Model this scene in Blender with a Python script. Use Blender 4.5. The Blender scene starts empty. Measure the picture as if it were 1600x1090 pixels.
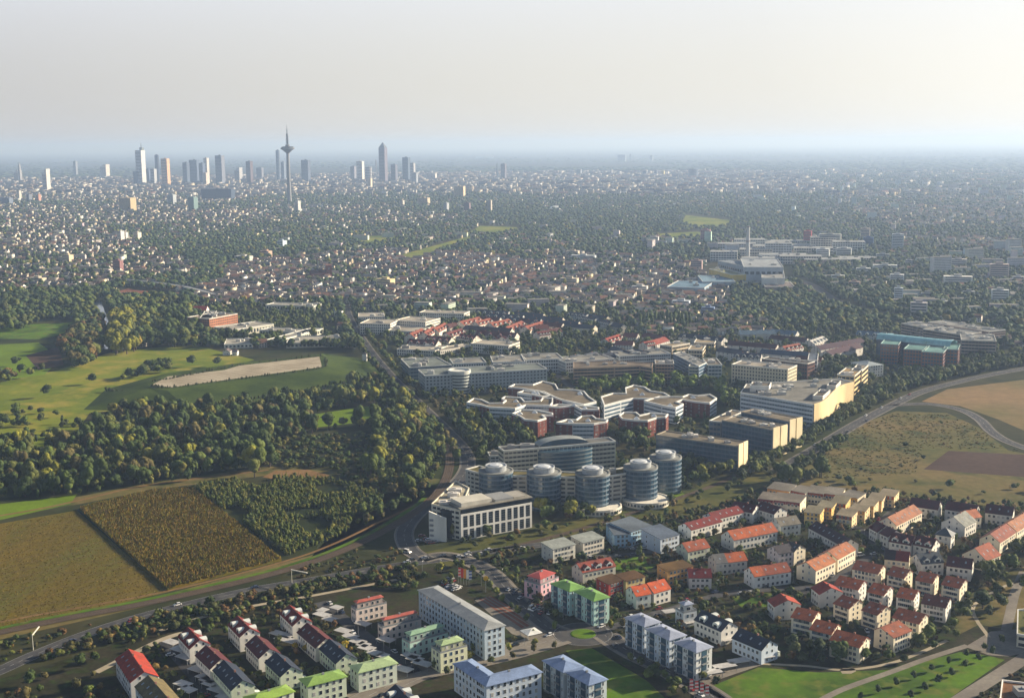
import bpy, math, random
import numpy as np
from mathutils import Vector, Matrix
random.seed(7); rng = np.random.default_rng(11)
C = bpy.context.scene.collection
D = bpy.data
H = 240.0; FP = 1950.0
PIT = math.atan(321/FP); ROL = math.radians(0.5)
FW = np.array([0, math.cos(PIT), -math.sin(PIT)])
R0 = np.array([1., 0, 0]); U0 = np.array([0, math.sin(PIT), math.cos(PIT)])
RT = math.cos(ROL)*R0 - math.sin(ROL)*U0
UP = math.sin(ROL)*R0 + math.cos(ROL)*U0
CAM = np.array([0, 0, H])
def G(px, py, z=0.0):
    d = FW + (px-800)/FP*RT + (545-py)/FP*UP
    t = (z-H)/min(d[2], -1e-4)
    p = CAM + t*d
    return Vector((p[0], p[1], z))
def PX(P):
    P = np.asarray(P, float) - CAM
    f = P@FW
    return np.stack([800+FP*(P@RT)/f, 545-FP*(P@UP)/f], -1)

# ------------------------------------------------------------------ camera, light, world
cd = D.cameras.new('camera'); cam = D.objects.new('camera', cd); C.objects.link(cam)
cd.sensor_width = 36; cd.lens = 36*FP/1600; cd.clip_start = 1; cd.clip_end = 400000
m = Matrix.Identity(4)
for i in range(3):
    m[i][0] = RT[i]; m[i][1] = UP[i]; m[i][2] = -FW[i]; m[i][3] = CAM[i]
cam.matrix_world = m; bpy.context.scene.camera = cam
HZ = 0.82e-4
AZ = math.radians(70); EL = math.radians(21)
sd = Vector((math.sin(AZ)*math.cos(EL), math.cos(AZ)*math.cos(EL), math.sin(EL)))
sl = D.lights.new('sun', 'SUN'); sl.energy = 5.0; sl.angle = math.radians(.6); sl.color = (1, .85, .64)
so = D.objects.new('sun', sl); C.objects.link(so); so.rotation_euler = sd.to_track_quat('Z', 'Y').to_euler()
w = D.worlds.new('World'); bpy.context.scene.world = w; w.use_nodes = True
nt = w.node_tree; nt.nodes.clear()
sky = nt.nodes.new('ShaderNodeTexSky'); sky.sky_type = 'NISHITA'; sky.sun_disc = False
sky.sun_elevation = EL; sky.sun_rotation = AZ; sky.air_density = 1.0; sky.dust_density = 1.5; sky.ozone_density = 1.5; sky.altitude = 240
bg = nt.nodes.new('ShaderNodeBackground'); bg.inputs[1].default_value = .045; nt.links.new(sky.outputs[0], bg.inputs[0])
# low haze layer of the sky: milky near the horizon, brighter towards the sun
def nd(t, **k):
    q = nt.nodes.new(t)
    for a_, v_ in k.items(): setattr(q, a_, v_)
    return q
tc = nd('ShaderNodeTexCoord'); sx = nd('ShaderNodeSeparateXYZ'); nt.links.new(tc.outputs['Generated'], sx.inputs[0])
dt = nd('ShaderNodeVectorMath', operation='DOT_PRODUCT'); dt.inputs[1].default_value = tuple(sd); nt.links.new(tc.outputs['Generated'], dt.inputs[0])
ramp = nd('ShaderNodeValToRGB'); nt.links.new(dt.outputs['Value'], ramp.inputs[0])
el = ramp.color_ramp.elements; el[0].position = .0; el[0].color = (.42, .41, .40, 1); el[1].position = 1.; el[1].color = (1., .94, .84, 1)
for ps, c_ in ((.25, (.50, .485, .45)), (.5, (.575, .555, .505)), (.70, (.72, .695, .63)), (.83, (.88, .85, .77))): e_ = el.new(ps); e_.color = (*c_, 1)
b2 = nd('ShaderNodeBackground'); b2.inputs[1].default_value = .72
mb = nd('ShaderNodeMix', data_type='RGBA'); mb.inputs['B'].default_value = (.60, .645, .74, 1); nt.links.new(ramp.outputs[0], mb.inputs['A'])
mq = nd('ShaderNodeMapRange', interpolation_type='SMOOTHSTEP'); mq.inputs[1].default_value = .03; mq.inputs[2].default_value = .20; mq.inputs[4].default_value = .8; nt.links.new(sx.outputs['Z'], mq.inputs[0]); nt.links.new(mq.outputs[0], mb.inputs['Factor'])
nt.links.new(mb.outputs['Result'], b2.inputs[0])
mf = nd('ShaderNodeMapRange', interpolation_type='SMOOTHSTEP'); mf.inputs[1].default_value = .13; mf.inputs[2].default_value = .34; mf.inputs[3].default_value = .92; mf.inputs[4].default_value = 0
nt.links.new(sx.outputs['Z'], mf.inputs[0]); ms = nd('ShaderNodeMixShader'); nt.links.new(mf.outputs[0], ms.inputs[0]); nt.links.new(bg.outputs[0], ms.inputs[1]); nt.links.new(b2.outputs[0], ms.inputs[2])
wo = nt.nodes.new('ShaderNodeOutputWorld'); nt.links.new(ms.outputs[0], wo.inputs[0])
vs = bpy.context.scene.view_settings; vs.view_transform = 'Standard'; vs.look = 'None'; vs.exposure = 1.12; vs.gamma = 1
cy = bpy.context.scene.cycles
cy.max_bounces = 4; cy.diffuse_bounces = 2; cy.glossy_bounces = 2; cy.volume_bounces = 1; cy.transmission_bounces = 2; cy.transparent_max_bounces = 4

# ------------------------------------------------------------------ materials
MC = {}
def lin(c):
    return tuple((x/255/12.92 if x/255 <= .04045 else ((x/255+.055)/1.055)**2.4) for x in c)
def mat(name, col, rough=.8, var=.25, scale=.3, spec=.3, metal=0, col2=None, scale2=None, stretch=None, bump=0, col3=None, attr=None, fine=None):
    """procedural surface: base colour varied by two noises of different size, laid out in world space"""
    if name in MC: return MC[name]
    mt = D.materials.new(name); mt.use_nodes = True; t = mt.node_tree; n = t.nodes; L = t.links
    b = n['Principled BSDF']; b.inputs['Roughness'].default_value = rough; b.inputs['Metallic'].default_value = metal
    b.inputs['Specular IOR Level'].default_value = spec
    g = n.new('ShaderNodeNewGeometry'); src = g.outputs['Position']
    if stretch:
        mp = n.new('ShaderNodeMapping'); mp.inputs['Scale'].default_value = stretch[:3]
        if len(stretch) > 3: mp.inputs['Rotation'].default_value = (0, 0, stretch[3])
        L.new(src, mp.inputs[0]); src = mp.outputs[0]
    nz = n.new('ShaderNodeTexNoise'); nz.inputs['Scale'].default_value = scale; nz.inputs['Detail'].default_value = 6; nz.inputs['Roughness'].default_value = .65
    L.new(src, nz.inputs['Vector'])
    if attr:
        at = n.new('ShaderNodeAttribute'); at.attribute_name = attr; cur = at.outputs['Color']
    else:
        mx = n.new('ShaderNodeMix'); mx.data_type = 'RGBA'
        mx.inputs['A'].default_value = (*col, 1); mx.inputs['B'].default_value = (*(col2 or tuple(c*.8 for c in col)), 1)
        nb = n.new('ShaderNodeTexNoise'); nb.inputs['Scale'].default_value = scale2 or scale*.13; nb.inputs['Detail'].default_value = 5
        L.new(src, nb.inputs['Vector'])
        mr = n.new('ShaderNodeMapRange'); mr.inputs[1].default_value = .38; mr.inputs[2].default_value = .62
        L.new(nb.outputs['Fac'], mr.inputs[0]); L.new(mr.outputs[0], mx.inputs['Factor']); cur = mx.outputs['Result']
        if col3:
            m3 = n.new('ShaderNodeMix'); m3.data_type = 'RGBA'; m3.inputs['B'].default_value = (*col3, 1)
            n3 = n.new('ShaderNodeTexNoise'); n3.inputs['Scale'].default_value = (scale2 or scale*.13)*3.1; n3.inputs['Detail'].default_value = 6
            ad = n.new('ShaderNodeVectorMath'); ad.inputs[1].default_value = (531, 77, 9); L.new(src, ad.inputs[0]); L.new(ad.outputs[0], n3.inputs['Vector'])
            r3 = n.new('ShaderNodeMapRange'); r3.inputs[1].default_value = .5; r3.inputs[2].default_value = .68
            L.new(n3.outputs['Fac'], r3.inputs[0]); L.new(r3.outputs[0], m3.inputs['Factor']); L.new(cur, m3.inputs['A']); cur = m3.outputs['Result']
    mr = n.new('ShaderNodeMapRange'); mr.inputs[1].default_value = .25; mr.inputs[2].default_value = .75
    mr.inputs[3].default_value = 1-var; mr.inputs[4].default_value = 1+var
    L.new(nz.outputs['Fac'], mr.inputs[0])
    ml = n.new('ShaderNodeVectorMath'); ml.operation = 'SCALE'; L.new(cur, ml.inputs[0]); L.new(mr.outputs[0], ml.inputs['Scale'])
    L.new(ml.outputs[0], b.inputs['Base Color'])
    if bump:
        bp = n.new('ShaderNodeBump'); bp.inputs['Strength'].default_value = min(1, bump); bp.inputs['Distance'].default_value = bump
        L.new(nz.outputs['Fac'], bp.inputs['Height']); L.new(bp.outputs[0], b.inputs['Normal'])
    MC[name] = mt
    return mt
def cm(kind, rgb):
    """wall / roof / plain material in an sRGB paint colour"""
    l = lin(rgb); l = tuple(c*{'tile': .84, 'metal': .8, 'deck': .85}.get(kind, 1) for c in l); nm = '%s_%02x%02x%02x' % (kind, *rgb)
    if kind == 'wall': return mat(nm, l, .85, .10, .5, .2, col2=tuple(c*.86 for c in l), scale2=.12, stretch=(1, 1, .35))
    if kind == 'tile': return mat(nm, l, .8, .38, 1.6, .2, col2=tuple(c*.62+.012 for c in l), scale2=.3, bump=.2)
    if kind == 'deck': return mat(nm, l, .95, .25, .5, .1, col2=tuple(c*.65 for c in l), scale2=.06)
    if kind == 'metal': return mat(nm, l, .55, .2, .9, .4, metal=.1, col2=tuple(c*.78 for c in l), scale2=.15)
    if kind == 'paint': return mat(nm, l, .3, .06, 1, .5)
    return mat(nm, l, .8, .15, .6)
GLASS = mat('glass_dark', (.018, .028, .04), .12, .5, .25, .6)
GLASB = mat('glass_blue', (.04, .09, .14), .12, .5, .2, .7)
GLASG = mat('glass_teal', (.26, .52, .54), .2, .3, .2, .6)
WHITE = cm('plain', (225, 225, 220)); CONC = cm('deck', (150, 147, 138)); BLACK = cm('plain', (25, 25, 27)); STEEL = cm('metal', (150, 155, 158))
BARK = mat('bark', (.07, .05, .035), .9, .3, 3)
LEAF = mat('foliage', (.05, .08, .02), .75, .3, .8, .12, attr='Col')
GRASS = mat('grass_lawn', lin((82, 112, 24)), .95, .22, .25, .05, col2=lin((60, 84, 24)), scale2=.035, col3=lin((98, 104, 44)))
GRASSB = mat('grass_bright', lin((98, 122, 28)), .95, .15, .3, .05, col2=lin((88, 108, 28)), scale2=.03)
MEAD = mat('grass_meadow', lin((112, 120, 36)), .95, .2, .12, .05, col2=lin((88, 104, 28)), scale2=.010, col3=lin((140, 130, 56)))
MOUNDG = mat('grass_bank', lin((66, 80, 30)), .95, .25, .25, .05, col2=lin((48, 62, 24)), scale2=.03)
FIELD = mat('stubble', lin((108, 90, 30)), .95, .22, .35, .05, col2=lin((88, 80, 26)), scale2=.012, stretch=(1, .25, 1, .9), col3=lin((88, 88, 34)))
SCRUB = mat('rough_grass', lin((88, 86, 46)), .95, .25, .18, .05, col2=lin((108, 94, 58)), scale2=.012, col3=lin((62, 70, 34)))
PLOUGH = mat('ploughed_soil', lin((78, 62, 54)), .95, .2, .2, .05, scale2=.02)
DRYF = mat('dry_field', lin((128, 106, 74)), .95, .2, .1, .05, col2=lin((98, 92, 54)), scale2=.01)
DIRT = mat('bare_earth', lin((124, 98, 64)), .95, .25, .3, .05)
ASPH = mat('asphalt', (.058, .058, .060), .85, .3, .25, .2, col2=(.038, .038, .041), scale2=.05, col3=(.075, .073, .07))
PAVE = mat('paving', lin((128, 122, 112)), .9, .18, .5, .1, col2=lin((112, 106, 98)), scale2=.05)
GRAVEL = mat('pale_gravel', lin((168, 158, 138)), .95, .15, .4, .1, col2=lin((148, 138, 118)), scale2=.04)
BRICKP = mat('red_paving', lin((128, 84, 66)), .9, .2, .5, .1)
BALLAST = mat('ballast', lin((84, 72, 60)), .95, .3, .8, .1)
LINE = mat('road_paint', (.34, .34, .33), .7, .1, 1)
WATER = mat('river_water', (.10, .14, .17), .12, .2, .1, .8)
FARG = mat('ground_cover', lin((48, 56, 28)), .95, .35, .05, .05, col2=lin((60, 58, 36)), scale2=.006, col3=lin((34, 44, 22)))

# ------------------------------------------------------------------ object helpers
def link(name, me, parent=None, loc=(0, 0, 0), rz=0, sc=None):
    o = D.objects.new(name, me); C.objects.link(o); o.location = loc
    if rz: o.rotation_euler = (0, 0, rz)
    if sc: o.scale = sc
    if parent: o.parent = parent
    return o
def tag(o, label, cat, group=None, kind=None):
    if label: o['label'] = label
    if cat: o['category'] = cat
    if group: o['group'] = group
    if kind: o['kind'] = kind
    return o
def thing(name, label, cat, loc, rz=0, group=None):
    return tag(link(name, None, None, loc, rz), label, cat, group)
class MB:
    def __init__(s): s.v = []; s.f = []; s.m = []
    def face(s, pts, mi=0):
        k = len(s.v); s.v += [tuple(p) for p in pts]; s.f.append(tuple(range(k, k+len(pts)))); s.m.append(mi)
    def box(s, x0, x1, y0, y1, z0, z1, mi=0, bottom=False):
        a = [(x0, y0), (x1, y0), (x1, y1), (x0, y1)]; s.prism(a, z0, z1, mi, bottom)
    def prism(s, pts, z0, z1, mi=0, bottom=False, top=True, z1s=None):
        n = len(pts); k = len(s.v)
        s.v += [(p[0], p[1], z0) for p in pts] + [(p[0], p[1], (z1s[i] if z1s else z1)) for i, p in enumerate(pts)]
        for i in range(n):
            j = (i+1) % n; s.f.append((k+i, k+j, k+n+j, k+n+i)); s.m.append(mi)
        if top: s.f.append(tuple(k+n+i for i in range(n))); s.m.append(mi)
        if bottom: s.f.append(tuple(k+i for i in reversed(range(n)))); s.m.append(mi)
    def slab(s, pts, th, mi=0):
        """thick sheet below the given 3d polygon"""
        n = len(pts); k = len(s.v)
        s.v += [tuple(p) for p in pts] + [(p[0], p[1], p[2]-th) for p in pts]
        s.f.append(tuple(range(k, k+n))); s.m.append(mi); s.f.append(tuple(k+n+i for i in reversed(range(n)))); s.m.append(mi)
        for i in range(n):
            j = (i+1) % n; s.f.append((k+j, k+i, k+n+i, k+n+j)); s.m.append(mi)
    def lathe(s, prof, n=24, cx=0, cy=0, mi=0, sx=1, sy=1):
        k = len(s.v)
        for r, z in prof:
            for i in range(n):
                a = 2*math.pi*i/n; s.v.append((cx+r*sx*math.cos(a), cy+r*sy*math.sin(a), z))
        for q in range(len(prof)-1):
            for i in range(n):
                j = (i+1) % n; s.f.append((k+q*n+i, k+q*n+j, k+(q+1)*n+j, k+(q+1)*n+i)); s.m.append(mi)
        s.f.append(tuple(k+(len(prof)-1)*n+i for i in range(n))); s.m.append(mi)
    def mesh(s, name, mats):
        me = D.meshes.new(name); me.from_pydata(s.v, [], s.f)
        if not isinstance(mats, (list, tuple)): mats = [mats]
        for q in mats: me.materials.append(q)
        if len(mats) > 1: me.polygons.foreach_set('material_index', s.m)
        me.update(); return me
    def obj(s, name, mats, parent=None, loc=(0, 0, 0), rz=0):
        return link(name, s.mesh(name, mats), parent, loc, rz)
FOOT = []       # footprints (world xy) kept clear of trees
def inpoly(x, y, poly):
    x = np.asarray(x); y = np.asarray(y); r = np.zeros(x.shape, bool); n = len(poly)
    for i in range(n):
        x0, y0 = poly[i][0], poly[i][1]; x1, y1 = poly[(i+1) % n][0], poly[(i+1) % n][1]
        if y0 == y1: continue
        c = ((y0 > y) != (y1 > y)) & (x < (x1-x0)*(y-y0)/(y1-y0)+x0)
        r ^= c
    return r
def ccw(p):
    a = sum(p[i][0]*p[(i+1) % len(p)][1]-p[(i+1) % len(p)][0]*p[i][1] for i in range(len(p)))
    return p if a > 0 else list(reversed(p))
def offset(pts, d):
    """polygon (ccw) moved outward by d"""
    n = len(pts); out = []
    for i in range(n):
        p0 = Vector(pts[i-1][:2]); p1 = Vector(pts[i][:2]); p2 = Vector(pts[(i+1) % n][:2])
        a = (p1-p0).normalized(); b = (p2-p1).normalized()
        na = Vector((a.y, -a.x)); nb = Vector((b.y, -b.x)); s = (na+nb)
        if s.length < .2: s = na
        s = s.normalized(); k = d/max(.35, s.dot(na)); out.append((p1.x+s.x*k, p1.y+s.y*k))
    return out
WIN = {}
BLIND = mat('window_blind', (.42, .42, .40), .6, .2, 1)
CURT = mat('curtained_glass', (.10, .11, .12), .3, .4, .6, .6)
def winmesh(w, h, fr='w'):
    vr = random.choice((0, 0, 0, 0, 1, 1, 2, 3)); k = (round(w, 2), round(h, 2), fr, vr)
    if k not in WIN:
        b = MB(); f = .09
        b.box(-w/2, w/2, -.07, 0, 0, h, 1, True)
        b.box(-w/2+f, w/2-f if w < 1.5 else -.04, -.085, -.071, f, h-f, 0, True)
        if w >= 1.5: b.box(.04, w/2-f, -.085, -.071, f, h-f, 0, True)
        WIN[k] = b.mesh('window', [(GLASS, CURT, BLIND, GLASB)[vr], WHITE if fr == 'w' else BLACK])
    return WIN[k]
def wins(root, p0, p1, zs, n, w=1.2, h=1.4, fr='w', name='window', jit=.0, margin=1.2, toward=None, mw=None):
    """windows along the wall from p0 to p1 (local xy); outward normal is to the right of p0->p1"""
    a = Vector(p0); b = Vector(p1); d = (b-a); L = d.length
    if L < 2: return
    d.normalize(); nr = Vector((d.y, -d.x)); rz = math.atan2(d.y, d.x)
    R = Matrix.Rotation(root.rotation_euler.z, 2)
    mid = (a+b)/2; wm = R@mid+Vector(root.location[:2]); wn = R@nr
    if wn.dot(-wm) < -.12*wm.length: return
    for z in zs:
        for i in range(n):
            t = margin+(L-2*margin)*(i+.5)/n; p = a+d*t+nr*.005
            link(name, winmesh(w, h, fr), root, (p.x, p.y, z), rz)

def place_rect(A, B, Cc, h):
    a = G(*A, h); b = G(*B, h); c = G(*Cc, h)
    if (c-a).length > (b-a).length*1.1:      # the longer edge fixes the direction
        vy = (c-a).normalized(); vx = Vector((vy.y, -vy.x, 0)); vx = vx if vx.dot(b-a) > 0 else -vx
        b = a+vx*(b-a).length
    ux = (b-a); L = ux.length; ux.normalize(); uy = Vector((-ux.y, ux.x, 0)); W = (c-a).dot(uy)
    if W < 0: W = -W; uy = -uy; a, b = b, a; ux = -ux; 
    rz = math.atan2(ux.y, ux.x); ctr = a+ux*L/2+uy*W/2; ctr.z = 0
    FOOT.append([tuple((ctr+ux*sx*(L/2+1)+uy*sy*(W/2+1))[:2]) for sx, sy in ((-1, -1), (1, -1), (1, 1), (-1, 1))])
    return ctr, rz, L, W

def hip(A, B, Cc, h, label, roof, wall, cat='apartment block', group=None, attic=False, floors=None, balc=None, nwin=None, rh=None, name='apartment_block', over=.6, wallb=None):
    ctr, rz, L, W = place_rect(A, B, Cc, h)
    t = thing(name, label, cat, ctr, rz, group); x = L/2; y = W/2; wm = cm('wall', wall); rm = cm('metal', roof)
    fh = 2.9; floors = floors or max(1, int(h/fh)); fh = h/floors
    hb = h-fh if attic else h
    b = MB(); b.box(-x, x, -y, y, 0, hb); b.obj('wall', wm, t)
    ins = 1.6 if attic else 0
    if attic:
        b = MB(); b.box(-x+ins, x-ins, -y+ins, y-ins, hb+.003, h); b.obj('attic_wall', cm('wall', wallb or tuple(int(c*.8) for c in wall)), t)
        b = MB(); o = .003
        for q in ((-x-o, x+o, -y-o, -y+.12), (-x-o, x+o, y-.12, y+o), (-x-o, -x+.12, -y+.12, y-.12), (x-.12, x+o, -y+.12, y-.12)): b.box(*q, hb+.002, hb+.9)
        b.obj('parapet', STEEL, t)
    ex = x-ins+over; ey = y-ins+over; rh = rh or min(ex, ey)*.32
    b = MB(); e = [(-ex, -ey, h), (ex, -ey, h), (ex, ey, h), (-ex, ey, h)]
    if ex >= ey: r0 = (-ex+ey, 0, h+rh); r1 = (ex-ey+.01, 0, h+rh)
    else: r0 = (0, -ey+ex, h+rh); r1 = (0, ey-ex+.01, h+rh)
    if ex >= ey: b.face([e[0], e[1], r1, r0]); b.face([e[2], e[3], r0, r1]); b.face([e[3], e[0], r0]); b.face([e[1], e[2], r1])
    else: b.face([e[0], e[1], r0]); b.face([e[1], e[2], r1, r0]); b.face([e[2], e[3], r1]); b.face([e[3], e[0], r0, r1])
    for i in range(4):
        j = (i+1) % 4; p, q = e[i], e[j]; b.face([(p[0], p[1], h-.25), (q[0], q[1], h-.25), q, p])
    b.face([(p[0], p[1], h-.25) for p in reversed(e)])
    b.obj('roof', rm, t)
    c = [(-x, -y), (x, -y), (x, y), (-x, y)]
    nf = floors-1 if attic else floors
    zs = [fh*i+.9 for i in range(nf)]
    for i in range(4):
        j = (i+1) % 4; LL = (Vector(c[j])-Vector(c[i])).length
        if balc and LL > 7: # glazed balcony bays in darker recess plus narrow windows
            nb = max(1, round(LL/7.5))
            if True:
                for k in range(nb):
                    s0 = Vector(c[i]); dd = (Vector(c[j])-s0).normalized(); nr = Vector((dd.y, -dd.x)); pm = s0+dd*(LL*(k+.5)/nb)
                    R = Matrix.Rotation(rz, 2); wmid = R@pm+ctr.xy
                    if (R@nr).dot(-wmid) < -.12*wmid.length: continue
                    bb = MB(); bw = 1.7
                    bb.box(-bw, bw, -.1, 0, .4, nf*fh-.3, 0)
                    for q in range(nf): bb.box(-bw-.15, bw+.15, -1.1, -.1, q*fh+fh*.02+.02, q*fh+.16+fh*.02, 1, True); bb.box(-bw-.12, bw+.12, -1.1, -1.05, q*fh+.3, q*fh+1.0, 1)
                    bb.obj('balcony', [GLASB, STEEL], t, (pm.x, pm.y, 0), math.atan2(dd.y, dd.x))
                    for sgn in (-1, 1):
                        q0 = s0+dd*(LL*(k+.5)/nb+sgn*2.9-.7); q1 = s0+dd*(LL*(k+.5)/nb+sgn*2.9+.7)
                        a_ = q0-dd*.6; b_ = q1+dd*.6
                        wins(t, a_, b_, zs, 1, .8, 1.7, margin=.5)
                continue
        n = nwin if (nwin and i % 2 == 0) else max(2, int(LL/3.2))
        wins(t, c[i], c[j], zs, n, 1.45, 1.9)
        if attic:
            wins(t, (c[i][0]*(x-ins)/x, c[i][1]*(y-ins)/y), (c[j][0]*(x-ins)/x, c[j][1]*(y-ins)/y), [hb+.5], max(2, int(LL/4)), 1.3, 1.7)
    b = MB(); b.box(-.5, .5, -.4, .4, h+rh*.55, h+rh+.7); b.obj('chimney', STEEL, t)
    return t

def gable(r1, r2, hr, he, W, label, roof, wall, cat='house', group=None, asym=0, dorm=None, sky=2, floors=None, name='row_house', roof2=None, split=None, flip=False, over=.35, porch=False, nwin=None):
    p1 = G(*r1, hr); p2 = G(*r2, hr); d = p2-p1; L = max(6, d.length); d.normalize(); ctr = (p1+p2)/2; ctr.z = 0
    nr = Vector((d.y, -d.x, 0))
    if nr.dot(-ctr) < 0: d = -d; nr = -nr      # local -y looks towards the camera
    rz = math.atan2(d.y, d.x); ys = asym*W/2; c2 = ctr+nr*ys; c2.z = 0
    FOOT.append([tuple((c2+d*sx*(L/2+1)+nr*sy*(W/2+1))[:2]) for sx, sy in ((-1, -1), (1, -1), (1, 1), (-1, 1))])
    t = thing(name, label, cat, c2, rz, group); x = L/2; y = W/2
    yf, yb = -y, y; yr = ys
    heb = he if asym == 0 else he+(hr-he)*.55*asym
    b = MB()
    for s in (-1, 1):
        pr = [(s*x, yf, 0), (s*x, yb, 0), (s*x, yb, heb), (s*x, yr, hr), (s*x, yf, he)]
        b.face(pr if s > 0 else pr[::-1])
    b.face([(-x, yf, 0), (x, yf, 0), (x, yf, he), (-x, yf, he)]); b.face([(x, yb, 0), (-x, yb, 0), (-x, yb, heb), (x, yb, heb)])
    b.obj('wall', cm('wall', wall), t)
    b = MB(); o = over; th = .28
    sf = (hr-he)/(yr-yf); sb = (hr-heb)/(yb-yr)
    segs = [(-x-o, x+o, 0)] if not split else [(-x-o, -x-o+(2*x+2*o)*split, 0), (-x-o+(2*x+2*o)*split+.01, x+o, 1)]
    for a0, a1, mi in segs:
        b.slab([(a0, yf-o, he-sf*o+th), (a1, yf-o, he-sf*o+th), (a1, yr, hr+th), (a0, yr, hr+th)], th*.9, mi)
        b.slab([(a0, yr, hr+th), (a1, yr, hr+th), (a1, yb+o, heb-sb*o+th), (a0, yb+o, heb-sb*o+th)], th*.9, mi)
    r = b.obj('roof', [cm('tile', roof), cm('tile', roof2 or roof)], t)
    fl = floors or max(1, int(he/2.7)); fh = he/fl; zs = [fh*i+.85 for i in range(fl)]
    n = nwin or max(2, int(L/3.0))
    wins(t, (-x, yf), (x, yf), zs, n, 1.5, 1.65); wins(t, (x, yb), (-x, yb), zs, n, 1.5, 1.65)
    wins(t, (x, yf), (x, yb), zs+[he+.4], 2, 1.1, 1.5, margin=W*.18); wins(t, (-x, yb), (-x, yf), zs+[he+.4], 2, 1.1, 1.5, margin=W*.18)
    for k in range(max(1, int(L/14))+0):
        px = -x+L*(k+.6)/max(1, int(L/14)); q = MB(); q.box(px-.4, px+.4, yr-.35, yr+.35, hr-.6, hr+1.1); q.obj('chimney', cm('plain', (150, 110, 95)), r)
    if sky:
        for k in range(max(2, int(L/5))):
            px = -x+L*(k+.5)/max(2, int(L/5)); ym = yf+(yr-yf)*(.42+.1*(k % 2)); zm = he+(ym-yf)*sf+th
            q = MB(); q.slab([(px-.45, ym-.6, zm-.6*sf+.09), (px+.45, ym-.6, zm-.6*sf+.09), (px+.45, ym+.6, zm+.6*sf+.09), (px-.45, ym+.6, zm+.6*sf+.09)], .12)
            q.obj('skylight', GLASW, r)
    if dorm:
        nd, kind = dorm
        for s in (-1, 1):
            for k in range(nd):
                px = -x+L*(k+.5)/nd; q = MB(); hw = min(1.9, L/nd*.33); yy = s*(y-.5); zt = he+2.3
                yi = s*(y*.25)
                if kind == 'arch':
                    N = 7; arc = [(px+hw*math.cos(math.pi*i/N), zt-.5+hw*.55*math.sin(math.pi*i/N)) for i in range(N+1)]
                    prof = [(px+hw, he-.6)]+arc+[(px-hw, he-.6)]
                else:
                    prof = [(px+hw, he-.6), (px+hw, zt-.6), (px, zt+.9), (px-hw, zt-.6), (px-hw, he-.6)]
                n_ = len(prof); ya, yb_ = yy, yi
                for i in range(n_-1):
                    P, Q = prof[i], prof[i+1]
                    q.face([(P[0], ya, P[1]), (Q[0], ya, Q[1]), (Q[0], yb_, Q[1]), (P[0], yb_, P[1])], 0 if kind == 'arch' or i in (0, n_-2) else 1)
                q.face([(P[0], ya, P[1]) for P in prof], 0)
                do = q.obj('dormer', [cm('wall', (206, 212, 208)), cm('tile', roof)], r)
                g = MB(); g.box(px-hw*.6, px+hw*.6, min(ya, ya+s*.06), max(ya, ya+s*.06), he+.2, zt-.5, 0, True); g.obj('window', GLASS, do)
    if porch:
        n2 = max(2, int(L/6))
        for k in range(n2):
            px = -x+L*(k+.5)/n2; q = MB(); q.slab([(px-2, y+3.2, 2.5), (px+2, y+3.2, 2.5), (px+2, y+.01, 3.4), (px-2, y+.01, 3.4)], .15)
            q.box(px-2, px+2, y+.02, y+3.1, 0, 2.35); q.obj('annex', cm('wall', (196, 205, 196)), t)
    return t
GLASW = mat('skylight_glass', (.28, .32, .36), .15, .2, .3, .8)

def cube(A, B, Cc, h, label, roof, wall, face=None, cat='house', group=None, name='cube_house', fall=1.2, accent=None):
    """box house under a gently tilted roof sheet"""
    ctr, rz, L, W = place_rect(A, B, Cc, h)
    t = thing(name, label, cat, ctr, rz, group); x, y = L/2, W/2
    b = MB(); b.prism([(-x, -y), (x, -y), (x, y), (-x, y)], 0, h, 0, z1s=[h-fall, h-fall, h, h]); b.obj('wall', cm('wall', wall), t)
    b = MB(); o = .45; b.slab([(-x-o, -y-o, h-fall+.3), (x+o, -y-o, h-fall+.3), (x+o, y+o, h+.3), (-x-o, y+o, h+.3)], .25); b.obj('roof', cm('deck', roof), t)
    if accent:
        b = MB(); b.box(-x-.02, x+.02, -y-.05, -y-.001, h*.62, h-fall-.05); b.obj('upper_storey', cm('wall', accent), t)
    fl = max(2, int(h/2.9)); zs = [(h-fall)/fl*i+.8 for i in range(fl)]
    n = max(2, int(L/2.6))
    wins(t, (-x, -y-.06), (x, -y-.06), zs, n, 1.5, 1.6); wins(t, (x, -y), (x, y), zs, 2, 1, 1.35); wins(t, (-x, y), (-x, -y), zs, 2, 1, 1.35)
    return t

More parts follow.
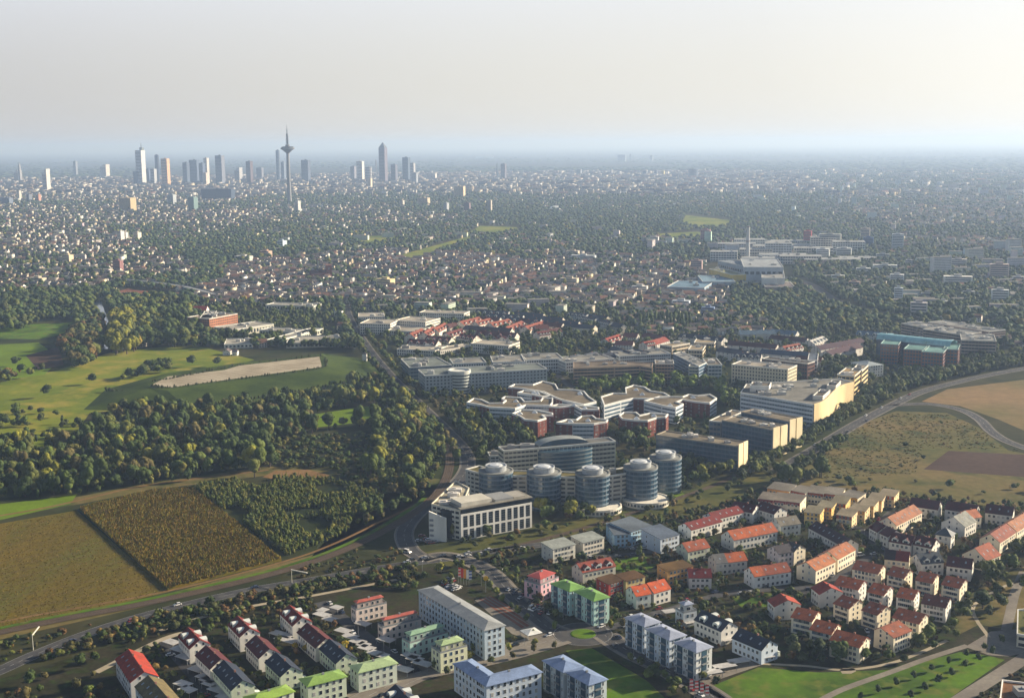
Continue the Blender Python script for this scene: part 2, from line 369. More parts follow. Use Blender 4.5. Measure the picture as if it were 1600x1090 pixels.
RIMW = [.45, .35]
def office(outline, h, floors, label, wall, deck=(120, 112, 98), glass=None, pane=2.2, gap=.5, bh=.5, name='office_building', cat='office building', group=None, rim=(215, 215, 208), units=3, px=True, z0=0., sill=.25, fins=None, skyl=0, parapet=True, start=0, mullion=True):
    pts = [tuple(G(a, b, h)[:2]) for a, b in outline] if px else [tuple(p) for p in outline]
    pts = ccw(pts); FOOT.append(offset(pts, 1.5))
    cx = sum(p[0] for p in pts)/len(pts); cyy = sum(p[1] for p in pts)/len(pts)
    lp = [(p[0]-cx, p[1]-cyy) for p in pts]
    t = thing(name, label, cat, (cx, cyy, z0), 0, group); glass = glass or GLASS
    b = MB(); b.prism(lp, 0, h-.4, 0, top=False); b.obj('wall', cm('wall', wall), t)
    b = MB(); b.face([(p[0], p[1], h-.42) for p in offset(lp, -.02)]); b.obj('roof', cm('deck', deck), t)
    if parapet:
        o = offset(lp, .12); i_ = offset(lp, -RIMW[0]); b = MB(); n = len(lp)
        for i in range(n):
            j = (i+1) % n
            b.face([(*o[i], h-.5), (*o[j], h-.5), (*o[j], h+RIMW[1]), (*o[i], h+RIMW[1])]); b.face([(*o[i], h+RIMW[1]), (*o[j], h+RIMW[1]), (*i_[j], h+RIMW[1]), (*i_[i], h+RIMW[1])])
            b.face([(*i_[j], h-.45), (*i_[i], h-.45), (*i_[i], h+RIMW[1]), (*i_[j], h+RIMW[1])])
        b.obj('parapet', cm('wall', rim), t)
    fh = (h-.4)/floors
    for f in range(start, floors):
        b = MB(); z = f*fh+fh*sill; ze = z+fh*bh
        for i in range(len(lp)):
            a = Vector(lp[i]); c = Vector(lp[(i+1) % len(lp)]); d = c-a; L = d.length
            if L < 3: continue
            d.normalize(); nr = Vector((d.y, -d.x)); mid = (a+c)/2+Vector((cx, cyy))
            if nr.dot(-mid) < -.3*mid.length: continue
            n = max(1, int((L-1.4)/(pane+gap))); st = (L-1.2)/n
            for k in range(n):
                s = .6+st*k+gap/2; e = .6+st*(k+1)-gap/2; P = a+d*s+nr*.004; Q = a+d*e+nr*.004; P2 = P+nr*.06; Q2 = Q+nr*.06
                b.prism([(P2.x, P2.y), (Q2.x, Q2.y), (Q.x, Q.y), (P.x, P.y)], z, ze, 0)
        if b.f: b.obj('window_band', glass, t)
    rr = random.Random(hash(label) & 255 if False else len(label)*7+floors)
    k = 0; tries = 0
    xs = [p[0] for p in lp]; yy = [p[1] for p in lp]
    small = offset(lp, -4.5)
    while k < units and tries < 60:
        tries += 1; ux = rr.uniform(min(xs), max(xs)); uy = rr.uniform(min(yy), max(yy)); sx = rr.uniform(1.5, 4.5); sy = rr.uniform(1.2, 3)
        if all(inpoly(np.array([ux+q*sx]), np.array([uy+r*sy]), lp)[0] for q in (-1, 1) for r in (-1, 1)) and inpoly(np.array([ux]), np.array([uy]), small)[0]:
            b = MB(); hh = rr.uniform(1.0, 2.8); b.box(ux-sx, ux+sx, uy-sy, uy+sy, h-.41, h+hh); b.box(ux-sx*.4, ux+sx*.2, uy-sy*.4, uy+sy*.3, h+hh+.001, h+hh+.7)
            b.obj('roof_unit', cm('wall', rr.choice([(190, 190, 184), (150, 150, 148), (208, 204, 196)])), t); k += 1
    for q in range(skyl):
        for _ in range(40):
            ux = rr.uniform(min(xs), max(xs)); uy = rr.uniform(min(yy), max(yy))
            if inpoly(np.array([ux]), np.array([uy]), small)[0]:
                b = MB(); s = 2.3; b.face([(ux-s, uy-s, h-.4), (ux+s, uy-s, h-.4), (ux, uy, h+2)]); b.face([(ux+s, uy-s, h-.4), (ux+s, uy+s, h-.4), (ux, uy, h+2)]); b.face([(ux+s, uy+s, h-.4), (ux-s, uy+s, h-.4), (ux, uy, h+2)]); b.face([(ux-s, uy+s, h-.4), (ux-s, uy-s, h-.4), (ux, uy, h+2)])
                b.obj('roof_lantern', cm('paint', (215, 220, 222)), t); break
    return t
def offr(A, B, Cc, h, floors, label, wall, **k):
    a = Vector(A); b = Vector(B); c = Vector(Cc); d = c+(b-a)
    # keep a true rectangle on the ground
    ga = G(*A, h); gb = G(*B, h); gc = G(*Cc, h)
    if (gc-ga).length > (gb-ga).length*1.1:
        vy = (gc-ga).normalized(); vx = Vector((vy.y, -vy.x, 0)); vx = vx if vx.dot(gb-ga) > 0 else -vx; gb = ga+vx*(gb-ga).length
    u = (gb-ga); L = u.length; u.normalize(); v = Vector((-u.y, u.x, 0)); W = (gc-ga).dot(v)
    pts = [ga, gb, gb+v*W, ga+v*W]
    return office([tuple(p[:2]) for p in pts], h, floors, label, wall, px=False, **k)

# ------------------------------------------------------------------ ground, fields, roads
def sheet(name, poly, z, m, label=None, kind='structure', pixels=True, thick=None):
    pts = [tuple(G(a, b)[:2]) for a, b in poly] if pixels else poly
    pts = ccw(pts); b = MB()
    if thick: b.prism(pts, 0, z)
    else: b.face([(p[0], p[1], z) for p in pts])
    o = b.obj(name, m); o['kind'] = kind
    if label: o['label'] = label
    return o
R_ = 190000
b = MB(); b.face([(-R_, -2000, 0), (R_, -2000, 0), (R_, R_, 0), (-R_, R_, 0)]); o = b.obj('ground', FARG); o['kind'] = 'structure'
def smooth(pts, n=6):
    out = []
    for i in range(len(pts)-1):
        p0 = Vector(pts[max(0, i-1)]); p1 = Vector(pts[i]); p2 = Vector(pts[i+1]); p3 = Vector(pts[min(len(pts)-1, i+2)])
        for k in range(n):
            t = k/n; out.append(.5*((2*p1)+(-p0+p2)*t+(2*p0-5*p1+4*p2-p3)*t*t+(-p0+3*p1-3*p2+p3)*t**3))
    out.append(Vector(pts[-1])); return out
ROADS = []
def strip(b, ln, w, z, off=0, mi=0, dash=None):
    n = len(ln); L_ = []; R2 = []
    for i in range(n):
        d = (ln[min(n-1, i+1)]-ln[max(0, i-1)]).normalized(); nr = Vector((d.y, -d.x))
        L_.append(ln[i]+nr*(off-w/2)); R2.append(ln[i]+nr*(off+w/2))
    for i in range(n-1):
        if dash and (i % 2): continue
        b.face([(*R2[i], z), (*R2[i+1], z), (*L_[i+1], z), (*L_[i], z)], mi)
def road(pts, w, m=None, name='road', z=.10, lines=True, walk=0, label=None, clear=True, dashes=True):
    ln = smooth([G(*p).xy for p in pts], 8)
    if clear: ROADS.append((ln, w/2+walk+1.2))
    b = MB(); strip(b, ln, w, z); o = b.obj(name, m or ASPH); o['kind'] = 'structure'
    if walk:
        b = MB()
        for s in (-1, 1):
            strip(b, ln, walk, z+.12, s*(w/2+walk/2)); strip(b, ln, .02, z+.06, s*(w/2+.01))
        o = b.obj('pavement', PAVE); o['kind'] = 'structure'
    if lines:
        b = MB(); fine = []
        for i in range(len(ln)-1):
            k = max(1, int((ln[i+1]-ln[i]).length/4))
            for q in range(k): fine.append(ln[i].lerp(ln[i+1], q/k))
        fine.append(ln[-1])
        if dashes: strip(b, fine, .22, z+.02, 0, dash=True)
        strip(b, fine, .16, z+.02, w/2-.4); strip(b, fine, .16, z+.02, -w/2+.4)
        o = b.obj('road_marking', LINE); o['kind'] = 'structure'
    return ln
# settlement floor: gardens and yards
GARD = mat('garden_ground', lin((40, 42, 24)), .95, .45, .35, .05, col2=lin((56, 52, 38)), scale2=.05, col3=lin((44, 58, 22)))
sheet('garden_ground', [(0, 1060), (250, 985), (480, 928), (640, 890), (700, 880), (900, 830), (1200, 745), (1600, 760), (1600, 1000), (1700, 1200), (-100, 1200)], .02, GARD)
sheet('rough_ground', [(1250, 715), (1330, 668), (1400, 642), (1480, 645), (1530, 668), (1575, 703), (1640, 716), (1640, 800), (1400, 775), (1190, 760), (1215, 735)], .04, SCRUB)
sheet('rough_ground', [(640, 868), (800, 832), (1000, 780), (1190, 735), (1210, 752), (1100, 800), (900, 835), (700, 885)], .045, mat('bank_grass', lin((72, 76, 36)), .95, .25, .2, .05, col2=lin((90, 86, 44)), scale2=.02, col3=lin((52, 60, 28))))
sheet('ploughed_plot', [(1443, 733), (1482, 704), (1640, 712), (1640, 748)], .06, PLOUGH)
sheet('dry_field', [(1440, 627), (1480, 608), (1640, 588), (1640, 690), (1560, 655), (1500, 634)], .05, DRYF)
sheet('meadow', [(-60, 610), (90, 578), (180, 548), (300, 538), (398, 562), (350, 576), (240, 592), (190, 612), (232, 636), (140, 645), (110, 690), (-60, 735)], .05, MEAD)
sheet('meadow', [(-40, 540), (60, 535), (95, 560), (70, 585), (-40, 600)], .06, GRASSB)
sheet('meadow', [(-40, 510), (90, 505), (140, 500), (110, 520), (60, 530), (-40, 528)], .06, GRASS)
sheet('ploughed_plot', [(40, 555), (92, 542), (100, 570), (60, 578)], .08, PLOUGH)
sheet('meadow', [(-40, 792), (60, 780), (120, 772), (110, 787), (0, 812), (-40, 816)], .06, GRASSB)
sheet('clearing', [(486, 648), (575, 634), (592, 648), (560, 660), (490, 668)], .06, GRASSB)
sheet('stubble_field', [(-60, 828), (120, 797), (265, 924), (60, 972), (-60, 995)], .05, FIELD)
sheet('field_edge', [(-60, 816), (110, 790), (235, 765), (420, 742), (520, 738), (600, 760), (700, 765), (640, 805), (520, 858), (270, 925), (60, 975), (-60, 1000), (-60, 1012), (100, 976), (270, 937), (470, 888), (560, 850), (660, 790), (720, 750), (600, 742), (420, 728), (230, 755), (110, 778), (-60, 806)], .03, SCRUB)
sheet('bare_patch', [(410, 745), (430, 735), (480, 733), (515, 742), (505, 748), (450, 752)], .07, DIRT)
sheet('sports_ground', [(170, 458), (200, 451), (240, 456), (235, 464), (190, 463)], .1, BRICKP)
sheet('sports_ground', [(222, 458), (285, 459), (270, 468), (240, 470)], .09, GRASSB)
sheet('pale_yard', [(40, 478), (100, 475), (125, 486), (95, 494), (55, 488)], .09, GRAVEL)
for q in ([(545, 376), (580, 369), (618, 368), (620, 374), (580, 381)], [(735, 362), (750, 353), (808, 355), (810, 361), (760, 367)], [(1066, 346), (1072, 336), (1140, 344), (1138, 352), (1090, 356)], [(300, 388), (345, 383), (350, 388), (310, 392)], [(1010, 366), (1090, 362), (1130, 368), (1050, 372)], [(620, 400), (700, 378), (735, 368), (735, 376), (640, 408)]):
    sheet('far_meadow', q, .1, MEAD)
RW = sheet('river', [(148, 470), (158, 470), (166, 492), (182, 505), (183, 515), (172, 530), (170, 545), (162, 545), (163, 525), (170, 510), (158, 500), (150, 485)], .12, WATER)
# lawns in the settlement
sheet('lawn', [(1110, 1072), (1185, 1042), (1280, 1050), (1390, 1046), (1500, 1018), (1545, 1024), (1570, 1030), (1470, 1100), (1110, 1110)], .06, GRASS)
sheet('lawn', [(884, 1016), (925, 1012), (1010, 1062), (1050, 1100), (960, 1110)], .06, GRASS)
sheet('lawn', [(1143, 932), (1190, 925), (1235, 930), (1240, 945), (1160, 950)], .06, GRASS)
sheet('lawn', [(955, 875), (1005, 868), (1035, 878), (1000, 897), (960, 890)], .06, GRASS)
sheet('lawn', [(1545, 905), (1640, 870), (1640, 1000), (1585, 985), (1530, 975), (1500, 990), (1480, 960)], .05, SCRUB)
sheet('lawn', [(1028, 775), (1062, 765), (1070, 772), (1040, 784)], .06, GRASSB)
sheet('plaza', [(1508, 1010), (1548, 986), (1640, 978), (1640, 1012), (1575, 1025), (1545, 1023)], .08, PAVE)
sheet('plaza', [(1450, 1112), (1600, 1017), (1640, 1000), (1640, 1022), (1600, 1040), (1498, 1105)], .09, PAVE)
sheet('plaza', [(742, 937), (766, 931), (856, 982), (824, 998), (800, 990)], .075, PAVE)
for k in range(4):
    sheet('plaza_stripe', [(748+k*5.5, 935-k*1.3), (751+k*5.5, 934.5-k*1.3), (820+k*8, 979-k*2), (815+k*8, 981-k*2)], .09, BRICKP)
sheet('sand_pit', [(1312, 1046), (1318, 1043), (1335, 1044), (1338, 1048), (1330, 1052), (1316, 1052)], .1, GRAVEL)
road([(1285, 1092), (1320, 1075), (1390, 1050), (1450, 1028), (1512, 1008)], 3.6, PAVE, 'path', lines=False)
road([(1180, 1036), (1260, 1040), (1320, 1046), (1390, 1036), (1440, 1018), (1480, 1000)], 2.2, GRAVEL, 'path', lines=False)
road([(1600, 893), (1586, 925), (1578, 960), (1572, 985)], 5, PAVE, 'path', lines=False)
road([(1098, 1072), (1130, 1090), (1160, 1110)], 3.5, PAVE, 'path', lines=False)
road([(1545, 995), (1520, 950), (1560, 920), (1600, 905)], 2, GRAVEL, 'path', lines=False)
# roads
MAIN = road([(-80, 1080), (0, 1047), (60, 1020), (150, 985), (250, 955), (380, 924), (480, 907), (560, 893), (640, 880), (700, 872), (760, 862), (850, 850)], 9.5, walk=0)
road([(540, 470), (545, 495), (572, 540), (608, 585), (648, 625), (688, 663), (720, 697), (731, 722), (722, 745), (690, 775), (655, 800), (632, 830), (640, 858), (665, 874)], 10.5, walk=1)
road([(660, 874), (700, 868), (760, 890), (805, 935), (850, 975), (878, 988)], 9, walk=2)
road([(740, 866), (780, 858), (880, 834), (1000, 797), (1110, 760), (1180, 728), (1230, 700)], 4.5, BALLAST, 'tram_track', lines=False)
road([(1215, 735), (1262, 708), (1335, 664), (1392, 634), (1440, 612), (1500, 596), (1560, 583), (1660, 566)], 10.5, walk=.8)
road([(1392, 633), (1450, 631), (1500, 640), (1530, 655), (1550, 675), (1580, 692), (1650, 715)], 8, walk=1.2)
road([(1140, 420), (1215, 432), (1260, 443), (1290, 463), (1330, 481), (1400, 498), (1480, 508), (1640, 522)], 26, walk=0)
STR1 = road([(500, 940), (540, 970), (580, 1002), (620, 1030), (648, 1050)], 8, lines=False)
STR2 = road([(560, 1095), (648, 1052), (720, 1036), (800, 1017), (876, 995)], 12, walk=3, m=PAVE)
STR3 = road([(945, 992), (985, 1018), (1040, 1045), (1110, 1085), (1140, 1110)], 10, walk=2)
STR4 = road([(1075, 1072), (1100, 1062), (1180, 1035)], 7, m=PAVE, lines=False)
STR5 = road([(940, 985), (1000, 965), (1060, 948), (1120, 930), (1180, 922), (1272, 918), (1330, 925)], 6, lines=False)
STR6 = road([(262, 1000), (300, 1045), (345, 1095)], 9, lines=False)
STR7 = road([(900, 870), (960, 868), (1010, 862), (1075, 851)], 6, lines=False)
STR8 = road([(1290, 800), (1340, 825), (1390, 860), (1350, 875), (1290, 915), (1250, 925)], 6, lines=False)
STR9 = road([(1395, 800), (1380, 815), (1365, 850)], 7, lines=False)
STR10 = road([(1300, 960), (1345, 975), (1365, 985), (1370, 1010)], 7, lines=False)
STR11 = road([(850, 700), (1000, 690), (1050, 700)], 6, lines=False)
STR12 = road([(250, 985), (350, 955), (500, 928), (620, 905)], 3, GRAVEL, 'path', lines=False)
STR13 = road([(150, 1050), (250, 1000), (300, 985)], 4, GRAVEL, 'path', lines=False)
road([(-60, 984), (60, 960), (262, 923), (440, 878), (520, 850), (600, 812), (670, 778)], 2.4, DIRT, 'path', lines=False)
road([(-40, 812), (60, 795), (130, 780), (235, 757), (420, 734)], 3, DIRT, 'path', lines=False)
road([(600, 640), (640, 612), (700, 604), (790, 596)], 5, lines=False)
road([(840, 560), (870, 585), (900, 612)], 7, lines=False)
# roundabout
rc = G(911, 990)
b = MB(); n = 40
def ring(b, r0, r1, z, mi=0):
    for i in range(n):
        a, c = 2*math.pi*i/n, 2*math.pi*(i+1)/n
        b.face([(r0*math.cos(a), r0*math.sin(a), z), (r1*math.cos(a), r1*math.sin(a), z), (r1*math.cos(c), r1*math.sin(c), z), (r0*math.cos(c), r0*math.sin(c), z)], mi)
ring(b, 6.4, 15, .115); b.obj('roundabout', ASPH, None, (rc.x, rc.y, 0))['kind'] = 'structure'
b = MB(); ring(b, 14.4, 14.6, .14); ring(b, 6.5, 6.65, .14); b.obj('road_marking', LINE, None, (rc.x, rc.y, 0))['kind'] = 'structure'
b = MB(); b.lathe([(6.3, 0), (6.3, .28), (5.6, .45)], 32); b.obj('traffic_island', GRASS, None, (rc.x, rc.y, 0))['kind'] = 'structure'
ROADS.append(([Vector((rc.x-.1, rc.y)), Vector((rc.x+.1, rc.y))], 17))
ROADS.append(([G(744, 935).xy, G(840, 985).xy], 9))
# railway
RL = smooth([G(*p).xy for p in [(-80, 1004), (0, 988), (100, 967), (260, 936), (450, 890), (560, 850), (640, 806), (680, 775), (700, 740), (702, 705), (690, 680), (660, 640)]], 10)
b = MB(); strip(b, RL, 7, .35); b.obj('track_bed', BALLAST)['kind'] = 'structure'
b = MB(); strip(b, RL[:70], 3.5, .2, -6.2); b.obj('grass_verge', GRASS)['kind'] = 'structure'
b = MB()
for off in (-2.7, -1.25, 1.25, 2.7): strip(b, RL, .12, .52, off)
o = tag(b.obj('rail', cm('metal', (120, 100, 88))), None, None, kind='structure'); o.name = 'railway_rails'
ROADS.append((RL, 6))
# crop field standing 2 m high, ragged top
for k in range(16):
    a_ = Vector(G(-40, 985).xy).lerp(Vector(G(-40, 835).xy), (k+.5)/16); c_ = Vector(G(258, 922).xy).lerp(Vector(G(120, 800).xy), (k+.5)/16)
    bb_ = MB()
    for s_ in (-.9, .9): strip(bb_, [a_, (a_+c_)/2+Vector((0, 1.5)), c_], .5, .08, s_)
    bb_.obj('tractor_track', mat('wheel_track', lin((92, 76, 38)), .95, .3, .3))['kind'] = 'structure'
cp = [tuple(G(*p)[:2]) for p in [(124, 796), (235, 768), (300, 764), (360, 810), (440, 876), (262, 922)]]
def scatter(poly, n, pxs=True, seed=1):
    g = np.random.default_rng(seed); P = np.array([tuple(G(*p)[:2]) for p in poly]) if pxs else np.array(poly)
    lo, hi = P.min(0), P.max(0); out = np.zeros((0, 2))
    while len(out) < n:
        q = g.uniform(lo, hi, (n*2, 2)); q = q[inpoly(q[:, 0], q[:, 1], P)]; out = np.vstack([out, q])
    return out[:n]
def np_mesh(name, V, F, mats, col=None):
    me = D.meshes.new(name); nv, nf = len(V), len(F)
    me.vertices.add(nv); me.vertices.foreach_set('co', V.astype(np.float32).ravel())
    me.loops.add(nf*3); me.loops.foreach_set('vertex_index', F.astype(np.int32).ravel())
    me.polygons.add(nf); me.polygons.foreach_set('loop_start', np.arange(0, nf*3, 3, dtype=np.int32))
    try: me.polygons.foreach_set('loop_total', np.full(nf, 3, dtype=np.int32))
    except Exception: pass
    for q in (mats if isinstance(mats, (list, tuple)) else [mats]): me.materials.append(q)
    if col is not None:
        a = me.attributes.new('Col', 'FLOAT_COLOR', 'POINT'); c4 = np.ones((nv, 4), np.float32); c4[:, :3] = col; a.data.foreach_set('color', c4.ravel())
    me.update(); me.validate(); return me
b = MB(); b.prism(ccw(cp), 0, 1.5); o = b.obj('crop_field', mat('crop', lin((106, 86, 24)), .95, .4, .35, .05, col2=lin((82, 80, 24)), scale2=.03)); o['kind'] = 'structure'
def tufts(pts, hmin, hmax, wmin, wmax, cols, z0=0, seed=5, per=3):
    g = np.random.default_rng(seed); n = len(pts)*per; P = np.repeat(pts, per, 0)+g.normal(0, wmax*.4, (n, 2))
    hh = g.uniform(hmin, hmax, n); ww = g.uniform(wmin, wmax, n); a = g.uniform(0, 2*math.pi, n)
    V = np.zeros((n, 3, 3)); V[:, 0, :2] = P-np.stack([np.cos(a), np.sin(a)], 1)*ww[:, None]; V[:, 1, :2] = P+np.stack([np.cos(a), np.sin(a)], 1)*ww[:, None]
    V[:, 0, 2] = V[:, 1, 2] = z0; V[:, 2, :2] = P+g.normal(0, .3, (n, 2)); V[:, 2, 2] = z0+hh
    c = np.array(cols)[g.integers(0, len(cols), n)]*g.uniform(.7, 1.3, (n, 1))
    return V.reshape(-1, 3), np.arange(n*3).reshape(-1, 3), np.repeat(c, 3, 0)
V, F, cc = tufts(scatter(cp, 16000, False), .8, 1.9, .25, .7, [lin((116, 104, 34)), lin((92, 92, 30)), lin((122, 96, 36))], 1.3)
tag(link('crop_plants', np_mesh('crop_plants', V, F, LEAF, cc)), 'ragged tops of the ripening crop standing in the right hand field', 'crops', kind='stuff')
V, F, cc = tufts(scatter([(1250, 717), (1330, 670), (1400, 645), (1480, 648), (1530, 670), (1575, 705), (1640, 702), (1440, 700), (1430, 740), (1250, 750), (1200, 745)], 1500), .15, .7, .6, 1.6, [lin((104, 94, 50)), lin((80, 84, 40)), lin((124, 104, 64)), lin((60, 66, 30))], 0, 6)
V2, F2, c2 = tufts(scatter([(-60, 830), (120, 799), (263, 923), (60, 970), (-60, 993)], 7000), .1, .5, .15, .6, [lin((118, 98, 44)), lin((98, 90, 38))], 0, 8)
V = np.vstack([V, V2]); F = np.vstack([F, F2+len(F)*3]); cc = np.vstack([cc, c2])
tag(link('wild_grass', np_mesh('wild_grass', V, F, LEAF, cc)), 'rough tufts of dry grass over the open fields', 'grass', kind='stuff')
# reservoir mound
def mound():
    base = [G(*p) for p in [(130, 640), (165, 608), (232, 590), (370, 572), (505, 552), (580, 562), (600, 590), (575, 600), (440, 625), (300, 645)]]
    top = [G(*p, 9) for p in [(234, 606), (230, 597), (262, 583), (372, 567), (502, 553), (511, 558), (509, 573), (497, 580), (400, 592), (262, 610)]]
    # loft by matching order
    b = MB(); bb = [(p.x, p.y, 0.02) for p in base]; tt = [(p.x, p.y, 9) for p in top]
    n = len(bb)
    order = list(range(n))
    for i in range(n):
        j = (i+1) % n; b.face([bb[i], tt[i], tt[j], bb[j]])
    b.face(tt); return b
b = mound(); o = b.obj('grassy_mound', MOUNDG); o['kind'] = 'structure'
sheet('x', [(0, 0), (1, 0), (0, 1)], 0, GRAVEL) if False else None
pts = [tuple(G(*p, 9)[:2]) for p in [(237, 601), (262, 588), (350, 578), (374, 571), (499, 557), (503, 573), (400, 587), (268, 605)]]
b = MB(); b.face([(p[0], p[1], 9.06) for p in ccw(pts)]); b.obj('gravel_top', GRAVEL)['kind'] = 'structure'
for k in range(4):
    ln = [Vector(G(272+k*1.0-8*k+k*4, 600-k*2.4, 9).xy), Vector(G(494, 571-k*2.6, 9).xy)]
    b = MB(); strip(b, smooth(ln, 4), 1.4, 9.12); b.obj('kerb_line', cm('plain', (120, 108, 84)))['kind'] = 'structure'
def edgepath():
    ln = smooth([G(*p, 0).xy for p in [(160, 618), (230, 628), (300, 640), (440, 618), (560, 598)]], 6)
    b = MB(); strip(b, ln, 2, 2.5); return b
MOUNDP = [tuple(G(*p)[:2]) for p in [(130, 640), (165, 608), (232, 588), (370, 568), (505, 550), (580, 562), (600, 590), (575, 600), (440, 625), (300, 645)]]
FOOT.append(MOUNDP)
# ------------------------------------------------------------------ foreground houses
DR = (122, 40, 36); MAR = (92, 42, 46); NAVY = (46, 56, 74); RED = (190, 84, 58); OR = (186, 98, 58); BRN = (150, 92, 68); GREY = (112, 112, 112); OLV = (120, 108, 72)
WW = (222, 220, 212); WB = (196, 208, 220); CREAM = (228, 218, 194); WG = (200, 212, 188)
gl = 'terraced houses with arched dormers or skylights in the lower left estate'
gable((201, 1014), (225, 1049), 12, 8.5, 12, 'long house with bright red roof at the lower left, leftmost building of the estate', (170, 62, 44), (206, 206, 204), porch=True)
gable((232, 1055), (271, 1100), 12, 8.5, 12, 'long house with olive brown roof just in front of the leftmost red roofed house', OLV, (190, 204, 206), porch=True)
gable((294, 980), (312, 999), 11, 7.6, 10, 'maroon roofed house with white arched dormers at the back end of the left terrace', DR, WW, dorm=(2, 'arch'), group=gl, sky=0)
gable((322, 1008), (345, 1029), 10.5, 7, 10.5, 'maroon roofed terrace in the middle of the left row of three', MAR, WW, porch=True, group=gl)
gable((350, 1031), (379, 1062), 10.5, 7, 10.5, 'dark blue roofed terrace at the near end of the left row of three', NAVY, WG, porch=True, group=gl)
gable((371, 962), (390, 981), 11, 7.6, 10, 'maroon roofed house with white arched dormers at the back end of the middle terrace', DR, WW, dorm=(2, 'arch'), group=gl, sky=0)
gable((400, 992), (421, 1013), 10.5, 7, 10.5, 'maroon roofed terrace in the middle of the middle row of three', MAR, WW, porch=True, group=gl)
gable((431, 1019), (455, 1041), 10.5, 7, 10.5, 'dark blue roofed terrace at the near end of the middle row of three', NAVY, WG, porch=True, group=gl)
gable((452, 945), (472, 964), 11, 7.6, 10, 'maroon roofed house with white arched dormers at the back end of the right terrace', DR, WW, dorm=(2, 'arch'), group=gl, sky=0)
gable((480, 973), (509, 997), 10.5, 7, 10.5, 'maroon roofed terrace in the middle of the right row of three', MAR, WW, porch=True, group=gl)
gable((515, 998), (541, 1021), 10.5, 7, 10.5, 'dark blue roofed terrace at the near end of the right row, nearest the carport street', NAVY, WG, porch=True, group=gl)
gable((618, 1069), (642, 1094), 11, 7.6, 11, 'navy roofed house with white arched dormers cut by the bottom edge of the photo', NAVY, WW, dorm=(2, 'arch'), sky=0)
gable((1098, 953), (1140, 971), 11, 7.4, 11, 'navy roofed house with big white dormers behind the triple pale blue block', NAVY, WW, dorm=(2, 'arch'), sky=0)
gable((1157, 981), (1203, 1000), 10.5, 7, 11, 'navy roofed house with skylights at the end of the street above the lawn', NAVY, WB, porch=True)
GRN = (146, 182, 92); PGRN = (176, 200, 148); BLU = (138, 160, 198); LB = (168, 178, 200); TR = (196, 104, 88)
hip((481, 1071), (541, 1056), (467, 1060), 9.5, 'green hipped roof block at the bottom left of the green roofed pair on the street', GRN, (196, 208, 186))
hip((560, 1050), (620, 1035), (547, 1039), 9.5, 'pale green hipped roof block with balconies at the street corner below the carports', PGRN, (196, 206, 192))
hip((395, 1098), (459, 1079), (384, 1087), 9.5, 'yellow green roofed block cut by the bottom edge of the photo', (156, 190, 84), (198, 208, 186))
hip((688, 1010), (730, 999), (672, 1001), 13, 'square pale green block with set back attic beside the street corner', PGRN, (204, 208, 178), attic=True)
hip((640, 994), (700, 977), (627, 987), 10.5, 'long turquoise green roofed block behind the square pale green one', (160, 198, 164), (176, 206, 196), attic=True)
hip((598, 970), (658, 956), (591, 964), 10.5, 'long block with salmon red roof beside the big grey apartment building', TR, (208, 194, 186), attic=True)
hip((556, 943), (604, 932), (551, 937), 10.5, 'shorter salmon red roofed block nearest the railway bushes', TR, (210, 196, 188), attic=True)
hip((757, 984), (790, 977), (654, 921), 15, 'very long grey hipped roof apartment building beside the striped plaza', (170, 174, 174), (176, 192, 204), balc=None, floors=5, rh=1.7)
hip((760, 1071), (846, 1049), (744, 1059), 13, 'blue roofed block at the bottom, wing running right along the street', BLU, WB, floors=4, rh=1.8)
hip((757, 1069), (786, 1062), (709, 1036), 12.8, 'blue roofed block at the bottom, wing running back towards the long grey building', BLU, WB, floors=4, rh=1.75)
hip((880, 1049), (909, 1039), (849, 1031), 13.5, 'rear one of the two square blue roofed blocks below the roundabout', BLU, (190, 202, 206), balc=1, floors=4)
hip((920, 1069), (948, 1060), (886, 1050), 13.5, 'front one of the two square blue roofed blocks below the roundabout', BLU, (190, 202, 206), balc=1, floors=4)
hip((1007, 978), (1034, 972), (977, 964), 14, 'rear block of the triple pale lavender roofed row right of the roundabout', LB, WB, balc=1, floors=4)
hip((1046, 999), (1073, 992), (1010, 982), 14, 'middle block of the triple pale lavender roofed row right of the roundabout', LB, WB, balc=1, floors=4)
hip((1088, 1018), (1114, 1010), (1054, 1003), 14, 'front block of the triple pale lavender roofed row right of the roundabout', LB, (210, 214, 214), balc=1, floors=4)
hip((1068, 947), (1089, 943), (1058, 939), 11, 'small square block with lavender roof and set back attic behind the triple row', LB, (202, 208, 212), attic=True)
hip((890, 923), (914, 917), (861, 911), 13.5, 'rear one of the two bright green roofed blocks above the roundabout', (128, 174, 88), (172, 206, 206), balc=1, floors=4)
hip((928, 938), (950, 931), (898, 923), 13.5, 'front one of the two bright green roofed blocks above the roundabout', (128, 174, 88), (176, 208, 200), balc=1, floors=4)
hip((845, 906), (873, 894), (828, 895), 12, 'pink walled block with red roof and set back attic next to the green pair', (198, 92, 84), (208, 168, 178), attic=True)
